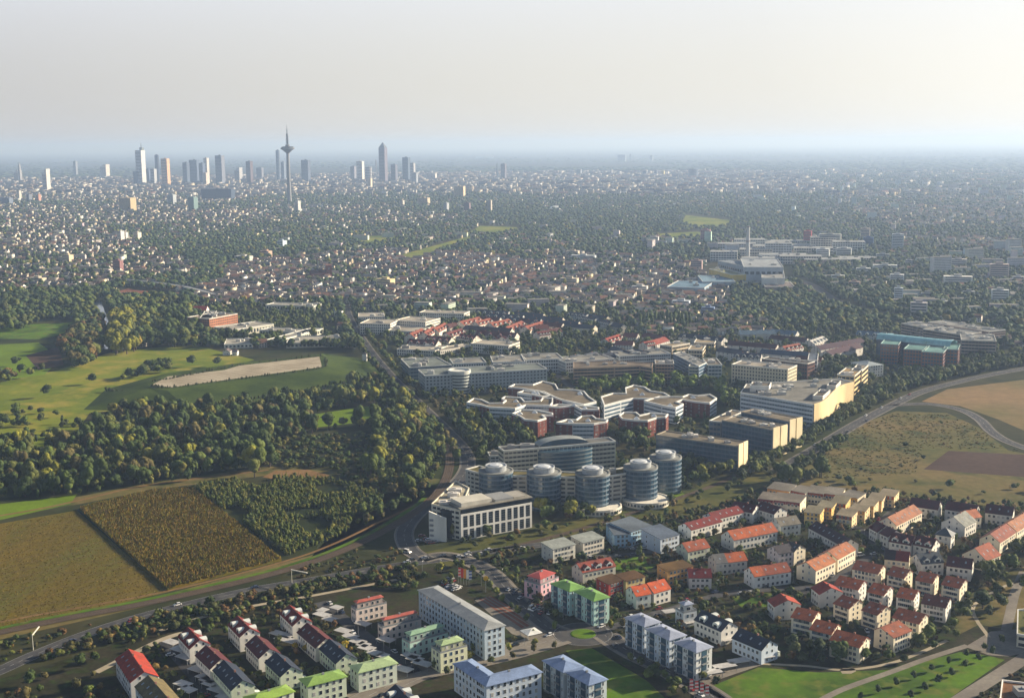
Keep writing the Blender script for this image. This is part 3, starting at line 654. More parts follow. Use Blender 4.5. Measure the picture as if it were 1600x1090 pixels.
# upper centre of the estate
cube((864, 855), (899, 847), (851, 846), 9.5, 'left one of two plain pale boxes with grey sloping roofs', (158, 164, 158), (206, 204, 192))
cube((911, 845), (944, 837), (898, 836), 9.5, 'right one of two plain pale boxes with grey sloping roofs', (158, 164, 158), (200, 194, 180))
cube((960, 831), (980, 826), (947, 817), 10, 'light blue block with grey roof, leftmost of the blue group by the tram line', (112, 122, 132), (158, 192, 214), fall=2)
cube((986, 826), (1018, 816), (968, 812), 11, 'larger light blue block with grey roof in the middle of the blue group', (104, 114, 124), (160, 194, 216), fall=2)
cube((1032, 837), (1052, 827), (1002, 826), 11, 'pale block with slate grey roof, rightmost of the blue group', (98, 110, 126), (196, 208, 220), fall=2)
gable((1070, 817), (1118, 804), 10, 7, 11, 'front long dark red roofed terrace above the orange roofs', DR, WW)
gable((1107, 801), (1152, 790), 10, 7, 11, 'rear long dark red roofed terrace next to the allotments', DR, WW)
gable((1148, 783), (1182, 789), 10.5, 7, 12, 'deep maroon roofed house left of the other maroon house by the grey roofed cubes', (94, 34, 40), WW)
gable((1190, 783), (1220, 792), 10.5, 7, 12, 'maroon roofed house with white gable in front of the grey roofed cubes', MAR, WW)
gable((1137, 829), (1205, 816), 11, 7, 12, 'long orange roofed terrace with a maroon stripe in its roof', OR, WW, sky=2)
gable((1212, 809), (1243, 805), 10.5, 7, 12, 'house with beige grey roof next to the orange terrace', (132, 126, 112), (204, 208, 204))
gable((1066, 848), (1100, 841), 10.5, 6.8, 11, 'single rust orange roofed house with skylights on pale green walls', (160, 84, 56), (200, 208, 186))
gable((1113, 866), (1161, 861), 10.5, 7, 11, 'house whose roof is half grey and half orange', GREY, (208, 206, 196), split=.38, roof2=OR)
gable((1208, 853), (1232, 849), 11.5, 8.5, 11, 'pale pink house with dark slate roof beside the parking court', (74, 70, 76), (218, 206, 204), sky=0)
gable((1234, 846), (1250, 851), 11.5, 8.5, 10, 'cream house with dark slate roof beside the parking court', (84, 80, 82), CREAM, sky=1)
gable((1171, 886), (1228, 878), 10.5, 7, 11, 'orange and maroon roofed terrace above the curved estate street', OR, (212, 214, 212), split=.3, roof2=(150, 78, 54))
gable((1260, 878), (1291, 864), 11, 7.6, 12, 'front half of the long tan orange roofed terrace', (178, 112, 74), CREAM)
gable((1294, 861), (1322, 846), 11, 7.6, 12, 'rear half of the long tan orange roofed terrace', (172, 108, 74), CREAM)
gable((1276, 814), (1329, 842), 11, 7.6, 11, 'long dark maroon roofed terrace stretching away from the yellow cubes', (72, 46, 52), (206, 206, 200))
gable((1075, 888), (1110, 888), 9.5, 6.2, 11, 'small house with plain dark red roof near the flat brown roofs', (118, 34, 38), (210, 206, 204), sky=1)
gable((986, 916), (1009, 912), 10.5, 7, 11, 'orange roofed house left half of the pair beside the green blocks', (198, 90, 48), (206, 212, 206))
gable((1011, 911), (1037, 904), 10.7, 7, 11.2, 'orange roofed house right half of the pair beside the green blocks', (198, 90, 48), (214, 212, 204))
gable((902, 880), (953, 870), 11, 7.5, 11.5, 'rust red roofed terrace with pointed dormers above the green blocks', (148, 72, 56), (208, 204, 188), dorm=(3, 'point'))
cube((951, 911), (975, 904), (943, 900), 9, 'brown flat roofed house with dark red walls', (98, 74, 50), (150, 52, 46), fall=.6)
cube((978, 906), (1008, 899), (969, 896), 9, 'brown flat roofed house with pale yellow walls', (98, 74, 50), (206, 188, 132), fall=.6)
cube((1043, 891), (1083, 883), (1035, 881), 9, 'brown flat roofed house with orange walls beside the small lawn', (112, 88, 54), (204, 156, 92), fall=.6)
gable((1220, 927), (1231, 937), 10.5, 7.5, 14, 'white house with dark red and orange roof alone at the lawn corner', (176, 74, 52), WW, sky=0)
gable((1286, 908), (1299, 918), 10.5, 7.5, 13, 'white house with dark red and orange roof left of the brown roofed rows', (170, 66, 50), WW, sky=0)
W4 = [('first', [((1340, 875), (1380, 883)), ((1396, 884), (1422, 890)), ((1438, 892), (1464, 897)), ((1480, 899), (1508, 905))]),
      ('second', [((1313, 899), (1350, 907)), ((1366, 910), (1391, 916)), ((1408, 917), (1434, 922)), ((1446, 927), (1484, 934))]),
      ('third', [((1317, 929), (1341, 937)), ((1361, 939), (1385, 947)), ((1405, 949), (1446, 959)), ((1376, 980), (1404, 969))]),
      ('fourth', [((1246, 948), (1278, 955)), ((1276, 967), (1309, 975)), ((1308, 983), (1354, 995))])]
OD = ['leftmost', 'second', 'third', 'rightmost']
for rn, row in W4:
    for i, (a, c) in enumerate(row):
        dark = (rn, i) == ('second', 3)
        gable(a, c, 10.8, 8, 11, '%s house of the %s row from the back in the brown roofed grid' % (OD[i] if i < len(row)-1 else 'rightmost', rn), (84, 38, 36) if dark else ((156, 88, 62) if rn in ('first', 'third') else (178, 98, 64)), CREAM if rn != 'second' else (220, 218, 212), asym=.35, sky=1, group='semi detached houses with brown roofs in the lower right grid', floors=3, name='semi_detached_house', nwin=6)
CB = [((1199, 760), (1233, 765), (1207, 752)), ((1235, 763), (1258, 768), (1242, 756)), ((1260, 766), (1285, 770), (1268, 758)), ((1287, 768), (1312, 772), (1295, 760)), ((1314, 771), (1340, 776), (1322, 764))]
ON = ['leftmost', 'second', 'third', 'fourth', 'fifth']
for i, q in enumerate(CB): cube(*q, 8.5, '%s grey topped cube of the rearmost row bordering the open field' % ON[i], (142, 136, 124), CREAM, group='cube houses in the rearmost row', accent=[(206, 148, 82), (150, 74, 52), (150, 74, 52), (176, 96, 62), (196, 160, 84)][i], name='cube_house')
for i, q in enumerate([((1185, 776), (1206, 780), (1193, 768)), ((1207, 778), (1225, 782), (1216, 769)), ((1227, 780), (1250, 783), (1237, 771))]):
    cube(*q, 8.5, '%s of three grey topped cubes with dark red upper storeys' % ['left one', 'middle one', 'right one'][i], (140, 132, 120), CREAM, group='cube houses with dark red upper storeys', accent=(128, 56, 58))
for i, q in enumerate([((1257, 797), (1278, 802), (1264, 789)), ((1277, 788), (1298, 792), (1285, 781)), ((1298, 782), (1320, 786), (1306, 774))]):
    cube(*q, 8.8, '%s of the three yellow and orange cubes stepping back from the pale forecourt' % ['nearest', 'middle', 'farthest'][i], (150, 142, 118), (222, 190, 120), group='yellow cube houses, left diagonal row', accent=[(206, 168, 84), (200, 118, 62), (188, 100, 62)][i])
for i, q in enumerate([((1307, 801), (1329, 806), (1316, 794)), ((1327, 793), (1349, 798), (1335, 786)), ((1343, 785), (1364, 789), (1351, 778)), ((1356, 777), (1376, 781), (1363, 769)), ((1373, 770), (1394, 775), (1381, 763))]):
    cube(*q, 8.8, '%s of the five beige cubes in the right diagonal row' % ['nearest', 'second nearest', 'middle', 'second farthest', 'farthest'][i], (158, 146, 122), (226, 202, 158), group='beige cube houses, right diagonal row', accent=[(150, 70, 50), (206, 158, 96), (202, 150, 86), (206, 158, 90), (190, 104, 62)][i])
gable((1425, 777), (1469, 783), 11, 7, 12, 'maroon roofed terrace, left one of three along the field edge', (88, 40, 46), WW, sky=0)
gable((1481, 782), (1528, 789), 11, 7, 12, 'maroon roofed terrace, middle one of three along the field edge', (92, 40, 44), WW, sky=0)
gable((1542, 787), (1584, 792), 11, 7, 12, 'maroon roofed terrace, right one of three along the field edge', (84, 38, 44), WW, sky=1)
gable((1387, 808), (1427, 788), 11, 7, 12, 'long tan brown roofed terrace in front of the maroon ones', (168, 112, 82), CREAM)
gable((1371, 814), (1384, 821), 10.5, 7, 11, 'small maroon roofed house, first of the zigzag row', (92, 42, 46), WW, sky=0)
gable((1387, 822), (1400, 828), 10.5, 7, 11, 'small maroon roofed house, second of the zigzag row', (92, 42, 46), WW, sky=0)
gable((1395, 831), (1429, 837), 11, 7, 12, 'maroon roofed house with white front gables, left one of two', (96, 44, 46), WW, dorm=(2, 'point'), sky=0)
gable((1434, 836), (1463, 842), 11, 7, 12, 'maroon roofed house with white front gables, right one of two', (96, 44, 46), WW, dorm=(2, 'point'), sky=0)
gable((1490, 807), (1508, 798), 12, 7, 15, 'white house with wide gable and light grey roof', (148, 150, 142), WW)
gable((1506, 798), (1524, 795), 10.5, 7, 11, 'small orange roofed house behind the light grey roof', (198, 122, 88), CREAM, sky=0)
hip((1462, 834), (1486, 838), (1458, 827), 7.5, 'house with dark grey hipped roof below the light grey one', (80, 90, 98), WW, cat='house', name='detached_house', rh=3.6)
gable((1547, 834), (1572, 818), 11, 7, 12, 'brown roofed terrace with skylights at the right edge', (150, 84, 66), CREAM)
gable((1574, 817), (1604, 799), 11, 7, 12, 'tan roofed terrace cut by the right edge of the photo', (176, 120, 88), CREAM)
gable((1384, 858), (1421, 862), 11, 7.2, 11, 'house with half dark and half red roof above the first brown row', (50, 36, 44), CREAM, split=.45, roof2=(128, 46, 42), sky=0)
gable((1432, 865), (1466, 862), 11.5, 7.5, 12, 'dark grey roofed house with white pointed gables', (70, 80, 90), WW, dorm=(2, 'point'), sky=0)
gable((1482, 868), (1520, 873), 11, 7.2, 12, 'dark maroon roofed house beside the colourful awning', (90, 40, 42), WW, sky=1)
gable((1523, 856), (1545, 847), 12, 6.5, 15, 'house with large rust brown roof and broad cream gable at the green slope', (158, 84, 58), CREAM)
# planted roof building and brown topped building at the right bottom corner
office([(1589, 990), (1590, 952), (1606, 951), (1650, 953), (1650, 1000)], 6.5, 2, 'long pale building with planted roof strips cut by the right edge', (206, 200, 180), deck=(112, 112, 62), units=2)
office([(1560, 1110), (1566, 1062), (1600, 1066), (1660, 1072), (1660, 1125)], 11, 3, 'brown gravel roofed building with white rim at the bottom right corner', (214, 208, 196), deck=(122, 88, 60), rim=(232, 228, 220), units=3)
# ------------------------------------------------------------------ carports, small things
def carport(px, py, w=6.2, d=5.2, rz=-.6, col=(206, 204, 200)):
    p = G(px, py, 2.5); t = thing('carport', 'flat white roofed carport beside the estate street', 'carport', (p.x, p.y, 0), rz, 'white roofed carports of the lower left estate')
    b = MB(); b.box(-w/2, w/2, -d/2, d/2, 2.42, 2.62, 0, True); b.obj('roof', cm('metal', col), t)
    for sx in (-1, 1):
        for sy in (-1, 1):
            b = MB(); b.box(sx*(w/2-.3)-.07, sx*(w/2-.3)+.07, sy*(d/2-.3)-.07, sy*(d/2-.3)+.07, 0, 2.42); b.obj('post', STEEL, t)
    FOOT.append([(p.x+sx*4, p.y+sy*4) for sx, sy in ((-1, -1), (1, -1), (1, 1), (-1, 1))])
    return t
for (x, y, ww) in [(504, 952, 5), (503, 959, 9), (515, 966, 7), (526, 948, 6), (536, 984, 8), (547, 993, 8), (559, 1001, 8), (568, 1006, 6), (573, 1011, 8), (586, 1019, 8), (598, 1023, 5), (567, 973, 8), (603, 998, 9), (642, 1023, 9), (648, 1028, 8), (660, 1035, 10), (630, 1044, 9),
                   (268, 1002, 8), (280, 1013, 8), (289, 1025, 9), (308, 1044, 8), (320, 1056, 8), (326, 1061, 8), (330, 1067, 8), (340, 1076, 9), (293, 1076, 8), (286, 1067, 8), (440, 990, 13), (450, 999, 15), (352, 1087, 8), (344, 1034, 6)]:
    carport(x, y, ww)
for (x, y, ww) in [(1046, 954, 7), (1080, 970, 8), (1139, 997, 8), (1154, 1031, 10), (1132, 1039, 11), (1108, 1049, 12), (1196, 1024, 8)]:
    t = carport(x, y, ww, 5, .35); t['label'] = 'flat white roofed carport near the triple lavender roofed row'; t['group'] = 'white roofed carports right of the roundabout'
def tentb(px, py):
    p = G(px, py); t = thing('market_canopy', 'square white canopy at the near end of the striped plaza', 'canopy', p, .5)
    b = MB(); s = 4.2; z = 3
    for i in range(4):
        c = [(-s, -s), (s, -s), (s, s), (-s, s)]; b.face([(*c[i], z), (*c[(i+1) % 4], z), (0, 0, z+1.2)])
    b.obj('canopy_top', cm('paint', (225, 225, 220)), t)
    for sx in (-1, 1):
        for sy in (-1, 1):
            b = MB(); b.box(sx*4-.08, sx*4+.08, sy*4-.08, sy*4+.08, 0, 3); b.obj('post', STEEL, t)
tentb(830, 995)
def flag(px, py, h, col, label, group, stripes=None):
    p = G(px, py); t = thing('banner_flag', label, 'flag', p, .1, group)
    b = MB(); b.lathe([(.09, 0), (.06, h)], 8); b.obj('pole', STEEL, t)
    b = MB(); n = 6
    for i in range(n):
        z0 = h-.2-(h*.6)*i/n; z1 = h-.2-(h*.6)*(i+1)/n; y0, y1 = .18*math.sin(i*1.1), .18*math.sin((i+1)*1.1)
        b.face([(.1, y0*.2, z0), (.1, y1*.2, z1), (1.7, y1, z1), (1.7, y0, z0)], i % 2 if stripes else 0)
    b.obj('banner', [cm('paint', col), cm('paint', stripes or col)], t)
for i, (c, s) in enumerate([((206, 60, 40), (230, 210, 200)), ((200, 48, 36), None), ((214, 140, 40), None), ((222, 222, 214), None), ((60, 84, 150), (220, 220, 225))]):
    flag(716+i*4.2, 910+i*1.2, 9, c, '%s banner flag in the row of five beside the car dealer' % ['red and white', 'red', 'orange', 'white', 'blue and white'][i], 'banner flags by the junction', s)
for i in range(4): flag(1077+i*8.2, 1086+i*3.2, 8, (212, 74, 66), '%s of four red and white banners on the corner at the bottom edge' % ['leftmost', 'second', 'third', 'rightmost'][i], 'red and white banners at the bottom corner', (238, 226, 222))
def gantry(px, py, ex, ey, label):
    p = G(px, py); q = G(ex, ey); t = thing('catenary_mast', label, 'mast', p); d = (q-p)
    b = MB(); b.lathe([(.22, 0), (.14, 8)], 8); b.obj('pole', cm('plain', (206, 204, 190)), t)
    b = MB(); u = d.normalized(); nn = Vector((-u.y, u.x, 0))*.25
    b.slab([tuple(-nn+Vector((0, 0, 7.8))), tuple(u*11-nn+Vector((0, 0, 7.8))), tuple(u*11+nn+Vector((0, 0, 7.8))), tuple(nn+Vector((0, 0, 7.8)))], .4)
    b.obj('beam', cm('plain', (216, 212, 198)), t)
gantry(456, 910, 486, 916, 'white mast with long beam over the railway curve below the crop field')
gantry(52, 1015, 62, 1002, 'white mast beside the railway at the far left')
gantry(470, 480+430, 500, 905, 'second white mast standing just behind the railway beam') if False else None
def lamp(px, py):
    p = G(px, py); t = thing('street_lamp', 'slim grey street lamp standing along the estate road', 'street lamp', p, random.uniform(0, 6), 'street lamps of the estate')
    b = MB(); b.lathe([(.1, 0), (.06, 7)], 6); b.obj('pole', STEEL, t)
    b = MB(); b.box(-.1, 1.3, -.12, .12, 6.95, 7.12, 0, True); b.obj('lamp_head', cm('plain', (200, 200, 196)), t)
for q in [(700, 1036), (760, 1024), (820, 1008), (880, 968), (850, 958), (820, 928), (785, 908), (950, 1004), (990, 1025), (1040, 1050), (1120, 925), (1180, 918), (1240, 912), (1350, 845), (720, 890), (660, 895), (560, 995), (600, 1022), (752, 915), (690, 893)]: lamp(*q)
p = G(759, 925); t = thing('round_sign', 'round yellow sign on a tall post beside the junction', 'sign', p)
b = MB(); b.lathe([(.12, 0), (.1, 7)], 8); b.obj('pole', STEEL, t)
b = MB(); N = 20; b.prism([(1.3*math.cos(2*math.pi*i/N), 1.3*math.sin(2*math.pi*i/N)) for i in range(N)], -.1, .1, bottom=True); o = b.obj('sign_disc', cm('paint', (220, 170, 40)), t, (0, 0, 8)); o.rotation_euler = (math.pi/2, 0, .1)
p = G(1459, 882); 
p = G(1468, 890); t = thing('garden_awning', 'garden awning striped white, green and red between the dark roofed houses', 'awning', p, .4)
b = MB(); 
for i in range(6): b.slab([(-3+i, -1.8, 2.3), (-2+i, -1.8, 2.3), (-2+i, 1.8, 3.0), (-3+i, 1.8, 3.0)], .08, i % 3)
b.obj('awning_cloth', [cm('paint', (230, 228, 220)), cm('paint', (40, 130, 120)), cm('paint', (206, 60, 50))], t)
for sx in (-1, 1): b = MB(); b.box(sx*2.8-.05, sx*2.8+.05, -1.75, -1.65, 0, 2.2); b.obj('post', STEEL, t)
# cars
CARM = {}
def car_parts(kind):
    if kind in CARM: return CARM[kind]
    b = MB(); L, W, hh = (4.4, 1.75, .82) if kind != 'van' else (5.4, 2.0, 1.0)
    prof = [(-L/2, .3), (-L/2+.05, .7), (-L/2+.3, hh), (L/2-.9, hh+.02), (L/2-.15, hh-.18), (L/2, .55), (L/2-.05, .3)]
    def ext(b, prof, w0, w1=None, mi=0):
        w1 = w1 or w0; n = len(prof); zs = [p[1] for p in prof]; zm, zM = min(zs), max(zs)
        hw = [w0+(w1-w0)*(p[1]-zm)/(zM-zm+1e-6) for p in prof]
        for i in range(n):
            j = (i+1) % n; P, Q = prof[i], prof[j]
            b.face([(P[0], -hw[i], P[1]), (P[0], hw[i], P[1]), (Q[0], hw[j], Q[1]), (Q[0], -hw[j], Q[1])], mi)
        b.face([(prof[i][0], -hw[i], prof[i][1]) for i in range(n)][::-1], mi); b.face([(prof[i][0], hw[i], prof[i][1]) for i in range(n)], mi)
    ext(b, prof, W/2)
    body = b.v, b.f, b.m
    g = MB(); top = 1.42 if kind != 'van' else 2.2
    ext(g, [(-L/2+.35, hh+.005), (-L/2+.75, top-.05), (L/2-1.9, top-.05), (L/2-1.1, hh+.005)], W/2-.08, W/2-.25)
    r = MB(); r.prism([(-L/2+.8, -W/2+.25), (L/2-1.95, -W/2+.25), (L/2-1.95, W/2-.25), (-L/2+.8, W/2-.25)], top-.055, top)
    wl = MB(); N = 12
    for s in (0, 1): pass
    k = []
    for i in range(N): a = 2*math.pi*i/N; k.append((.33*math.cos(a), .33*math.sin(a)))
    wl.prism(k, -.11, .11, bottom=True)
    CARM[kind] = (b, g.mesh('car_window', GLASS), r, wl.mesh('wheel', BLACK), L, W, {}); return CARM[kind]
CC = [('silver', (176, 180, 184)), ('white', (228, 228, 226)), ('black', (26, 27, 30)), ('dark blue', (34, 44, 78)), ('grey', (96, 98, 102)), ('red', (140, 32, 30)), ('silver', (190, 192, 194)), ('white', (222, 222, 218))]
def car(x, y, rz, where, kind='car', ci=None):
    b, gm, r, wm_, L, W, cache = car_parts(kind); cn, c = CC[ci if ci is not None else random.randrange(len(CC))]
    if cn not in cache: cache[cn] = (b.mesh('car_body', cm('paint', c)), r.mesh('car_roof', cm('paint', c)))
    t = thing('parked_car' if kind != 'van' else 'white_van', '%s %s %s' % (cn, 'car' if kind != 'van' else 'van', where), 'car' if kind != 'van' else 'van', (x, y, .13), rz, '%s cars %s' % (cn, where))
    link('body', cache[cn][0], t); link('window', gm, t); link('roof', cache[cn][1], t)
    for sx in (-1, 1):
        for sy in (-1, 1):
            o = link('wheel', wm_, t, (sx*(L/2-.85), sy*(W/2-.1), .33)); o.rotation_euler = (math.pi/2, 0, 0)
def cars_on(ln, n, off, where, jit=.4, perp=False, rows=None):
    L = sum((ln[i+1]-ln[i]).length for i in range(len(ln)-1))
    for k in range(n):
        s = L*(k+random.uniform(.2, .8))/n; acc = 0
        for i in range(len(ln)-1):
            d = ln[i+1]-ln[i]
            if acc+d.length >= s:
                u = d.normalized(); p = ln[i]+u*(s-acc); nr = Vector((u.y, -u.x)); o = off*random.choice([1, -1]) if perp != 'one' else off
                p = p+nr*o; car(p.x, p.y, math.atan2(u.y, u.x)+(math.pi if o < 0 else 0)+(math.pi/2 if perp is True else 0), where); break
            acc += d.length
cars_on(STR1, 7, 3.2, 'parked along the carport street of the lower left estate')
cars_on(STR6, 6, 4, 'on the left parking court of the lower left estate', perp=True)
cars_on(STR2, 8, 4.8, 'parked along the wide street at the bottom')
cars_on(STR3, 9, 4.2, 'parked on the street beside the triple lavender roofed row')
cars_on(STR5, 16, 3.6, 'parked on the curved street in the middle of the estate')
cars_on(MAIN, 9, 2.3, 'driving on the long bend at the lower left')
cars_on(STR7, 5, 2.6, 'on the lane beside the small lawn')
cars_on(STR8, 12, 3.4, 'parked on the street between tan terrace and brown roofed grid')
cars_on(STR9, 6, 3.4, 'parked by the beige cubes')
cars_on(STR10, 7, 3.6, 'on the court inside the brown roofed grid')
def cars_px(poly, n, where, rz0, seed):
    for x, y in scatter(poly, n, seed=seed): car(x, y, rz0+random.gauss(0, .06), where)
cars_px([(780, 915), (800, 908), (870, 955), (850, 965)], 14, 'on the shaded parking lot beside the plaza', 1.0, 3)
cars_px([(690, 905), (706, 900), (722, 922), (700, 925)], 16, 'packed on the car dealer yard behind the long grey building', .8, 4)
cars_px([(655, 835), (690, 830), (680, 850), (650, 855)], 12, 'parked left of the black and white office building', .3, 5)
cars_px([(960, 858), (1005, 850), (1015, 856), (980, 862)], 5, 'on the court of the light blue group', .3, 6)
cars_px([(1315, 800), (1365, 785), (1380, 800), (1340, 815)], 10, 'on the forecourt between the beige cubes', .3, 9)
cars_on(smooth([G(*p).xy for p in [(648, 625), (688, 663), (720, 697), (731, 722)]], 8), 9, 3.2, 'driving on the main road past the woods')
cars_on(smooth([G(*p).xy for p in [(545, 495), (572, 540), (608, 585), (640, 618)]], 8), 8, 3.2, 'driving on the far stretch of the main road')
cars_on(smooth([G(*p).xy for p in [(640, 878), (700, 870), (780, 860)]], 8), 7, 2.8, 'waiting at the wide junction')
cars_on(smooth([G(*p).xy for p in [(1262, 708), (1335, 664), (1392, 634), (1440, 612)]], 8), 8, 4, 'driving on the tree lined road at the right')
cars_on(smooth([G(*p).xy for p in [(1260, 443), (1330, 481), (1400, 498), (1480, 508)]], 8), 10, 6, 'driving on the distant motorway at the right')
p = G(831, 951); car(p.x, p.y, 1.0, 'parked alone on the shaded lot', 'van', 1)
p = G(636, 863); car(p.x, p.y, -.6, 'turning at the wide junction', 'van', 1)
p = G(1344, 868); car(p.x, p.y, .3, 'parked beside the long tan terrace', 'van', 1)

# ------------------------------------------------------------------ office park
WHT = (214, 216, 214); DB = (52, 66, 88)
# white framed building with tall dark bays
def bays():
    ctr, rz, L, W = place_rect((720, 795), (831, 776), (717, 781), 20)
    t = thing('office_building', 'black and white office building with tall dark glass bays by the junction', 'office building', ctr, rz); x, y = L/2, W/2
    b = MB(); b.box(-x, x, -y, y, 0, 16.4); b.obj('wall', cm('wall', (222, 220, 214)), t)
    b = MB(); b.box(-x+.6, x-.6, -y+.5, y-.5, 16.41, 19.6); b.obj('top_storey', GLASS, t)
    b = MB(); b.box(-x-.4, x+.4, -y-.4, y+.4, 19.61, 20.1, 0, True); b.obj('roof', cm('deck', (150, 146, 134)), t)
    n = 11
    for k in range(n):
        s = -x+.8+(2*x-1.6)*(k+.18)/n; e = -x+.8+(2*x-1.6)*(k+.84)/n
        for z0, z1 in ((.6, 6.6), (8.0, 15.2)):
            b = MB(); b.box(s, e, -y-.05, -y-.005, z0, z1, 0, True)
            for q in range(1, 5): zz = z0+(z1-z0)*q/5; b.box(s, e, -y-.09, -y-.051, zz-.05, zz+.05, 1, True)
            b.obj('glass_bay', [GLASS, STEEL], t)
    for (a, c_, d, e, hh, col) in ((-x+2, -2, -y+3, y-1, 22.6, (196, 192, 178)), (0, x*.5, -y+2, y-1.5, 21.6, (140, 142, 142)), (x*.55, x-3, -y+3, y-2, 20.9, (160, 156, 146))):
        b = MB(); b.box(a, c_, d, e, 20.11, hh); b.obj('roof_unit', cm('wall', col), t)
    wins(t, (x, -y), (x, y), [2, 5.5, 9, 12.5], 3, 2.2, 2.2)
bays()
office([(674, 787), (719, 797), (733, 762), (712, 751)], 19, 6, 'wing with stepped cream roof terraces attached left of the tall dark bays', (206, 204, 192), deck=(186, 178, 156), units=8, rim=(214, 206, 184), pane=2.4, gap=1)
t = thing('glass_entrance', 'dark glazed entrance block between the white wall slab and the bays', 'building', G(706, 838), -.3)
b = MB(); b.box(-6, 6, -3, 6, 0, 17); b.obj('glass_wall', GLASS, t); b = MB(); b.box(-6.3, 6.3, -3.3, 6.3, 17.01, 17.5, 0, True); b.obj('roof', BLACK, t)
t = thing('wall_slab', 'free standing white end wall with porthole and balconies left of the entrance', 'wall', G(688, 845), -.3)
b = MB(); b.prism([(-7, -.6), (4, -.6), (4, .6), (-7, .6)], 0, 17, z1s=[18.5, 15, 15, 18.5]); b.obj('wall', cm('wall', (216, 216, 208)), t)
for k in range(4): b = MB(); b.box(-6.4, -4, -1.6, -.61, 3+k*3.2, 4.2+k*3.2, 0, True); b.obj('balcony', STEEL, t)
# cylinder row
CY = [(775, 733), (850, 735), (926, 737), (1001, 727), (1040, 712)]
gc = [G(x, y, 25) for x, y in CY]
line = smooth([G(738, 730, 21).xy, (gc[0]+Vector((0, 7, 0))).xy, (gc[1]+Vector((0, 8, 0))).xy, (gc[2]+Vector((0, 8, 0))).xy, (gc[3]+Vector((-2, 9, 0))).xy, (gc[4]+Vector((-4, 8, 0))).xy], 6)
lft, rgt = [], []
for i in range(len(line)):
    d = (line[min(len(line)-1, i+1)]-line[max(0, i-1)]).normalized(); nn = Vector((d.y, -d.x)); lft.append(tuple(line[i]-nn*6.5)); rgt.append(tuple(line[i]+nn*6.5))
office(rgt+lft[::-1], 21, 7, 'long curved office slab threading behind the five round glass towers', (190, 186, 174), deck=(118, 110, 70), px=False, units=4, pane=3, gap=.25, bh=.45)
def cyl(i, c, r, label):
    t = thing('round_office_tower', label, 'office tower', (c.x, c.y, 0), 0, 'round glass towers in a row'); N = 48
    b = MB(); b.lathe([(r, 0), (r, 24.4)], N); b.obj('glass_wall', GLASB, t)
    for f in range(8):
        z = 2.2+f*3.05; b = MB(); b.lathe([(r+.02, z-.55), (r+.35, z-.5), (r+.35, z+.45), (r+.02, z+.5)], N); b.f.pop(); b.m.pop()
        b.obj('floor_band', cm('metal', (122, 140, 156)), t)
    b = MB(); b.lathe([(r+.5, 24.0), (r+.5, 24.9), (r-.6, 24.9), (r-.6, 24.5), (0.1, 24.5)], N); b.obj('roof', cm('deck', (150, 152, 148)), t)
    b = MB(); r2 = r*.62; b.lathe([(r2, 24.52), (r2, 27.6), (r2+.35, 27.65), (r2+.35, 28.2), (r2-.5, 28.2), (r2-.5, 27.7), (.1, 27.7)], N); b.obj('roof_ring', cm('metal', (186, 192, 196)), t)
    b = MB(); b.lathe([(r2*.62, 27.72), (r2*.6, 28.5), (.1, 29.1)], 24); b.obj('roof_lantern', cm('paint', (206, 210, 212)), t)
    b = MB()
    for k in range(24):
        a = 2*math.pi*k/24; q = (r+.2); b.box(q*math.cos(a)-.12, q*math.cos(a)+.12, q*math.sin(a)-.12, q*math.sin(a)+.12, 0, 24)
    b.obj('mullion', cm('metal', (110, 126, 142)), t)
    FOOT.append([(c.x+(r+3)*math.cos(a), c.y+(r+3)*math.sin(a)) for a in np.linspace(0, 6.28, 13)[:-1]])
for i, c in enumerate(gc): cyl(i, c, 11.2 if i < 4 else 10.8, '%s of the five round glass office towers' % ['leftmost', 'second from left', 'middle one', 'fourth from left', 'rightmost'][i])
for k, c in ((2, gc[2]), (3, gc[3])):
    t = thing('curved_podium', 'curved white podium at the foot of the %s round tower' % ('middle' if k == 2 else 'fourth'), 'podium', (c.x+3, c.y-5, 0))
    b = MB(); b.lathe([(14.5, 0), (14.5, 4.2), (13.6, 4.2), (13.6, 3.7), (.1, 3.7)], 40, sx=1.1); b.obj('wall', cm('wall', (220, 214, 200)), t)
    for q in range(18):
        a = -2.6+q*.16; o = link('window', winmesh(1.6, 1.8), t, (16.0*math.cos(a), 14.55*math.sin(a), 1.2), a+math.pi/2)
# arched slab
A0 = (787, 704); B0 = (962, 689)
ga, gb = G(*A0, 23), G(*B0, 23); u = (gb-ga); LL = u.length; u.normalize(); v = Vector((-u.y, u.x, 0))
office([tuple((ga+u*s+v*q)[:2]) for s, q in ((0, 0), (LL*.3, -.5), (LL, 0), (LL, 13), (0, 13))], 23, 7, 'long beige office slab with arched glass roof over its middle, behind the round towers', (184, 182, 168), deck=(120, 120, 116), px=False, units=3, pane=2.6, gap=.4, bh=.45)
mc = ga+u*(LL*.54)
t = thing('curved_office_front', 'bowed glass front with arched roof in the middle of the beige slab', 'office wing', (mc.x, mc.y, 0), math.atan2(u.y, u.x))
N = 24; w2 = 21
arc = [(w2*math.cos(math.pi+math.pi*i/N), 7.5*math.sin(math.pi+math.pi*i/N)) for i in range(N+1)]
b = MB(); b.prism(arc, 0, 20.5); b.obj('wall', GLASB, t)
for f in range(7):
    z = 2.5+f*2.9; b = MB(); o1 = [(x*1.01, y*1.04-.05) for x, y in arc]
    for i in range(N): b.face([(*o1[i], z-.45), (*o1[i+1], z-.45), (*o1[i+1], z+.5), (*o1[i], z+.5)])
    b.obj('floor_band', cm('metal', (140, 152, 156)), t)
b = MB()
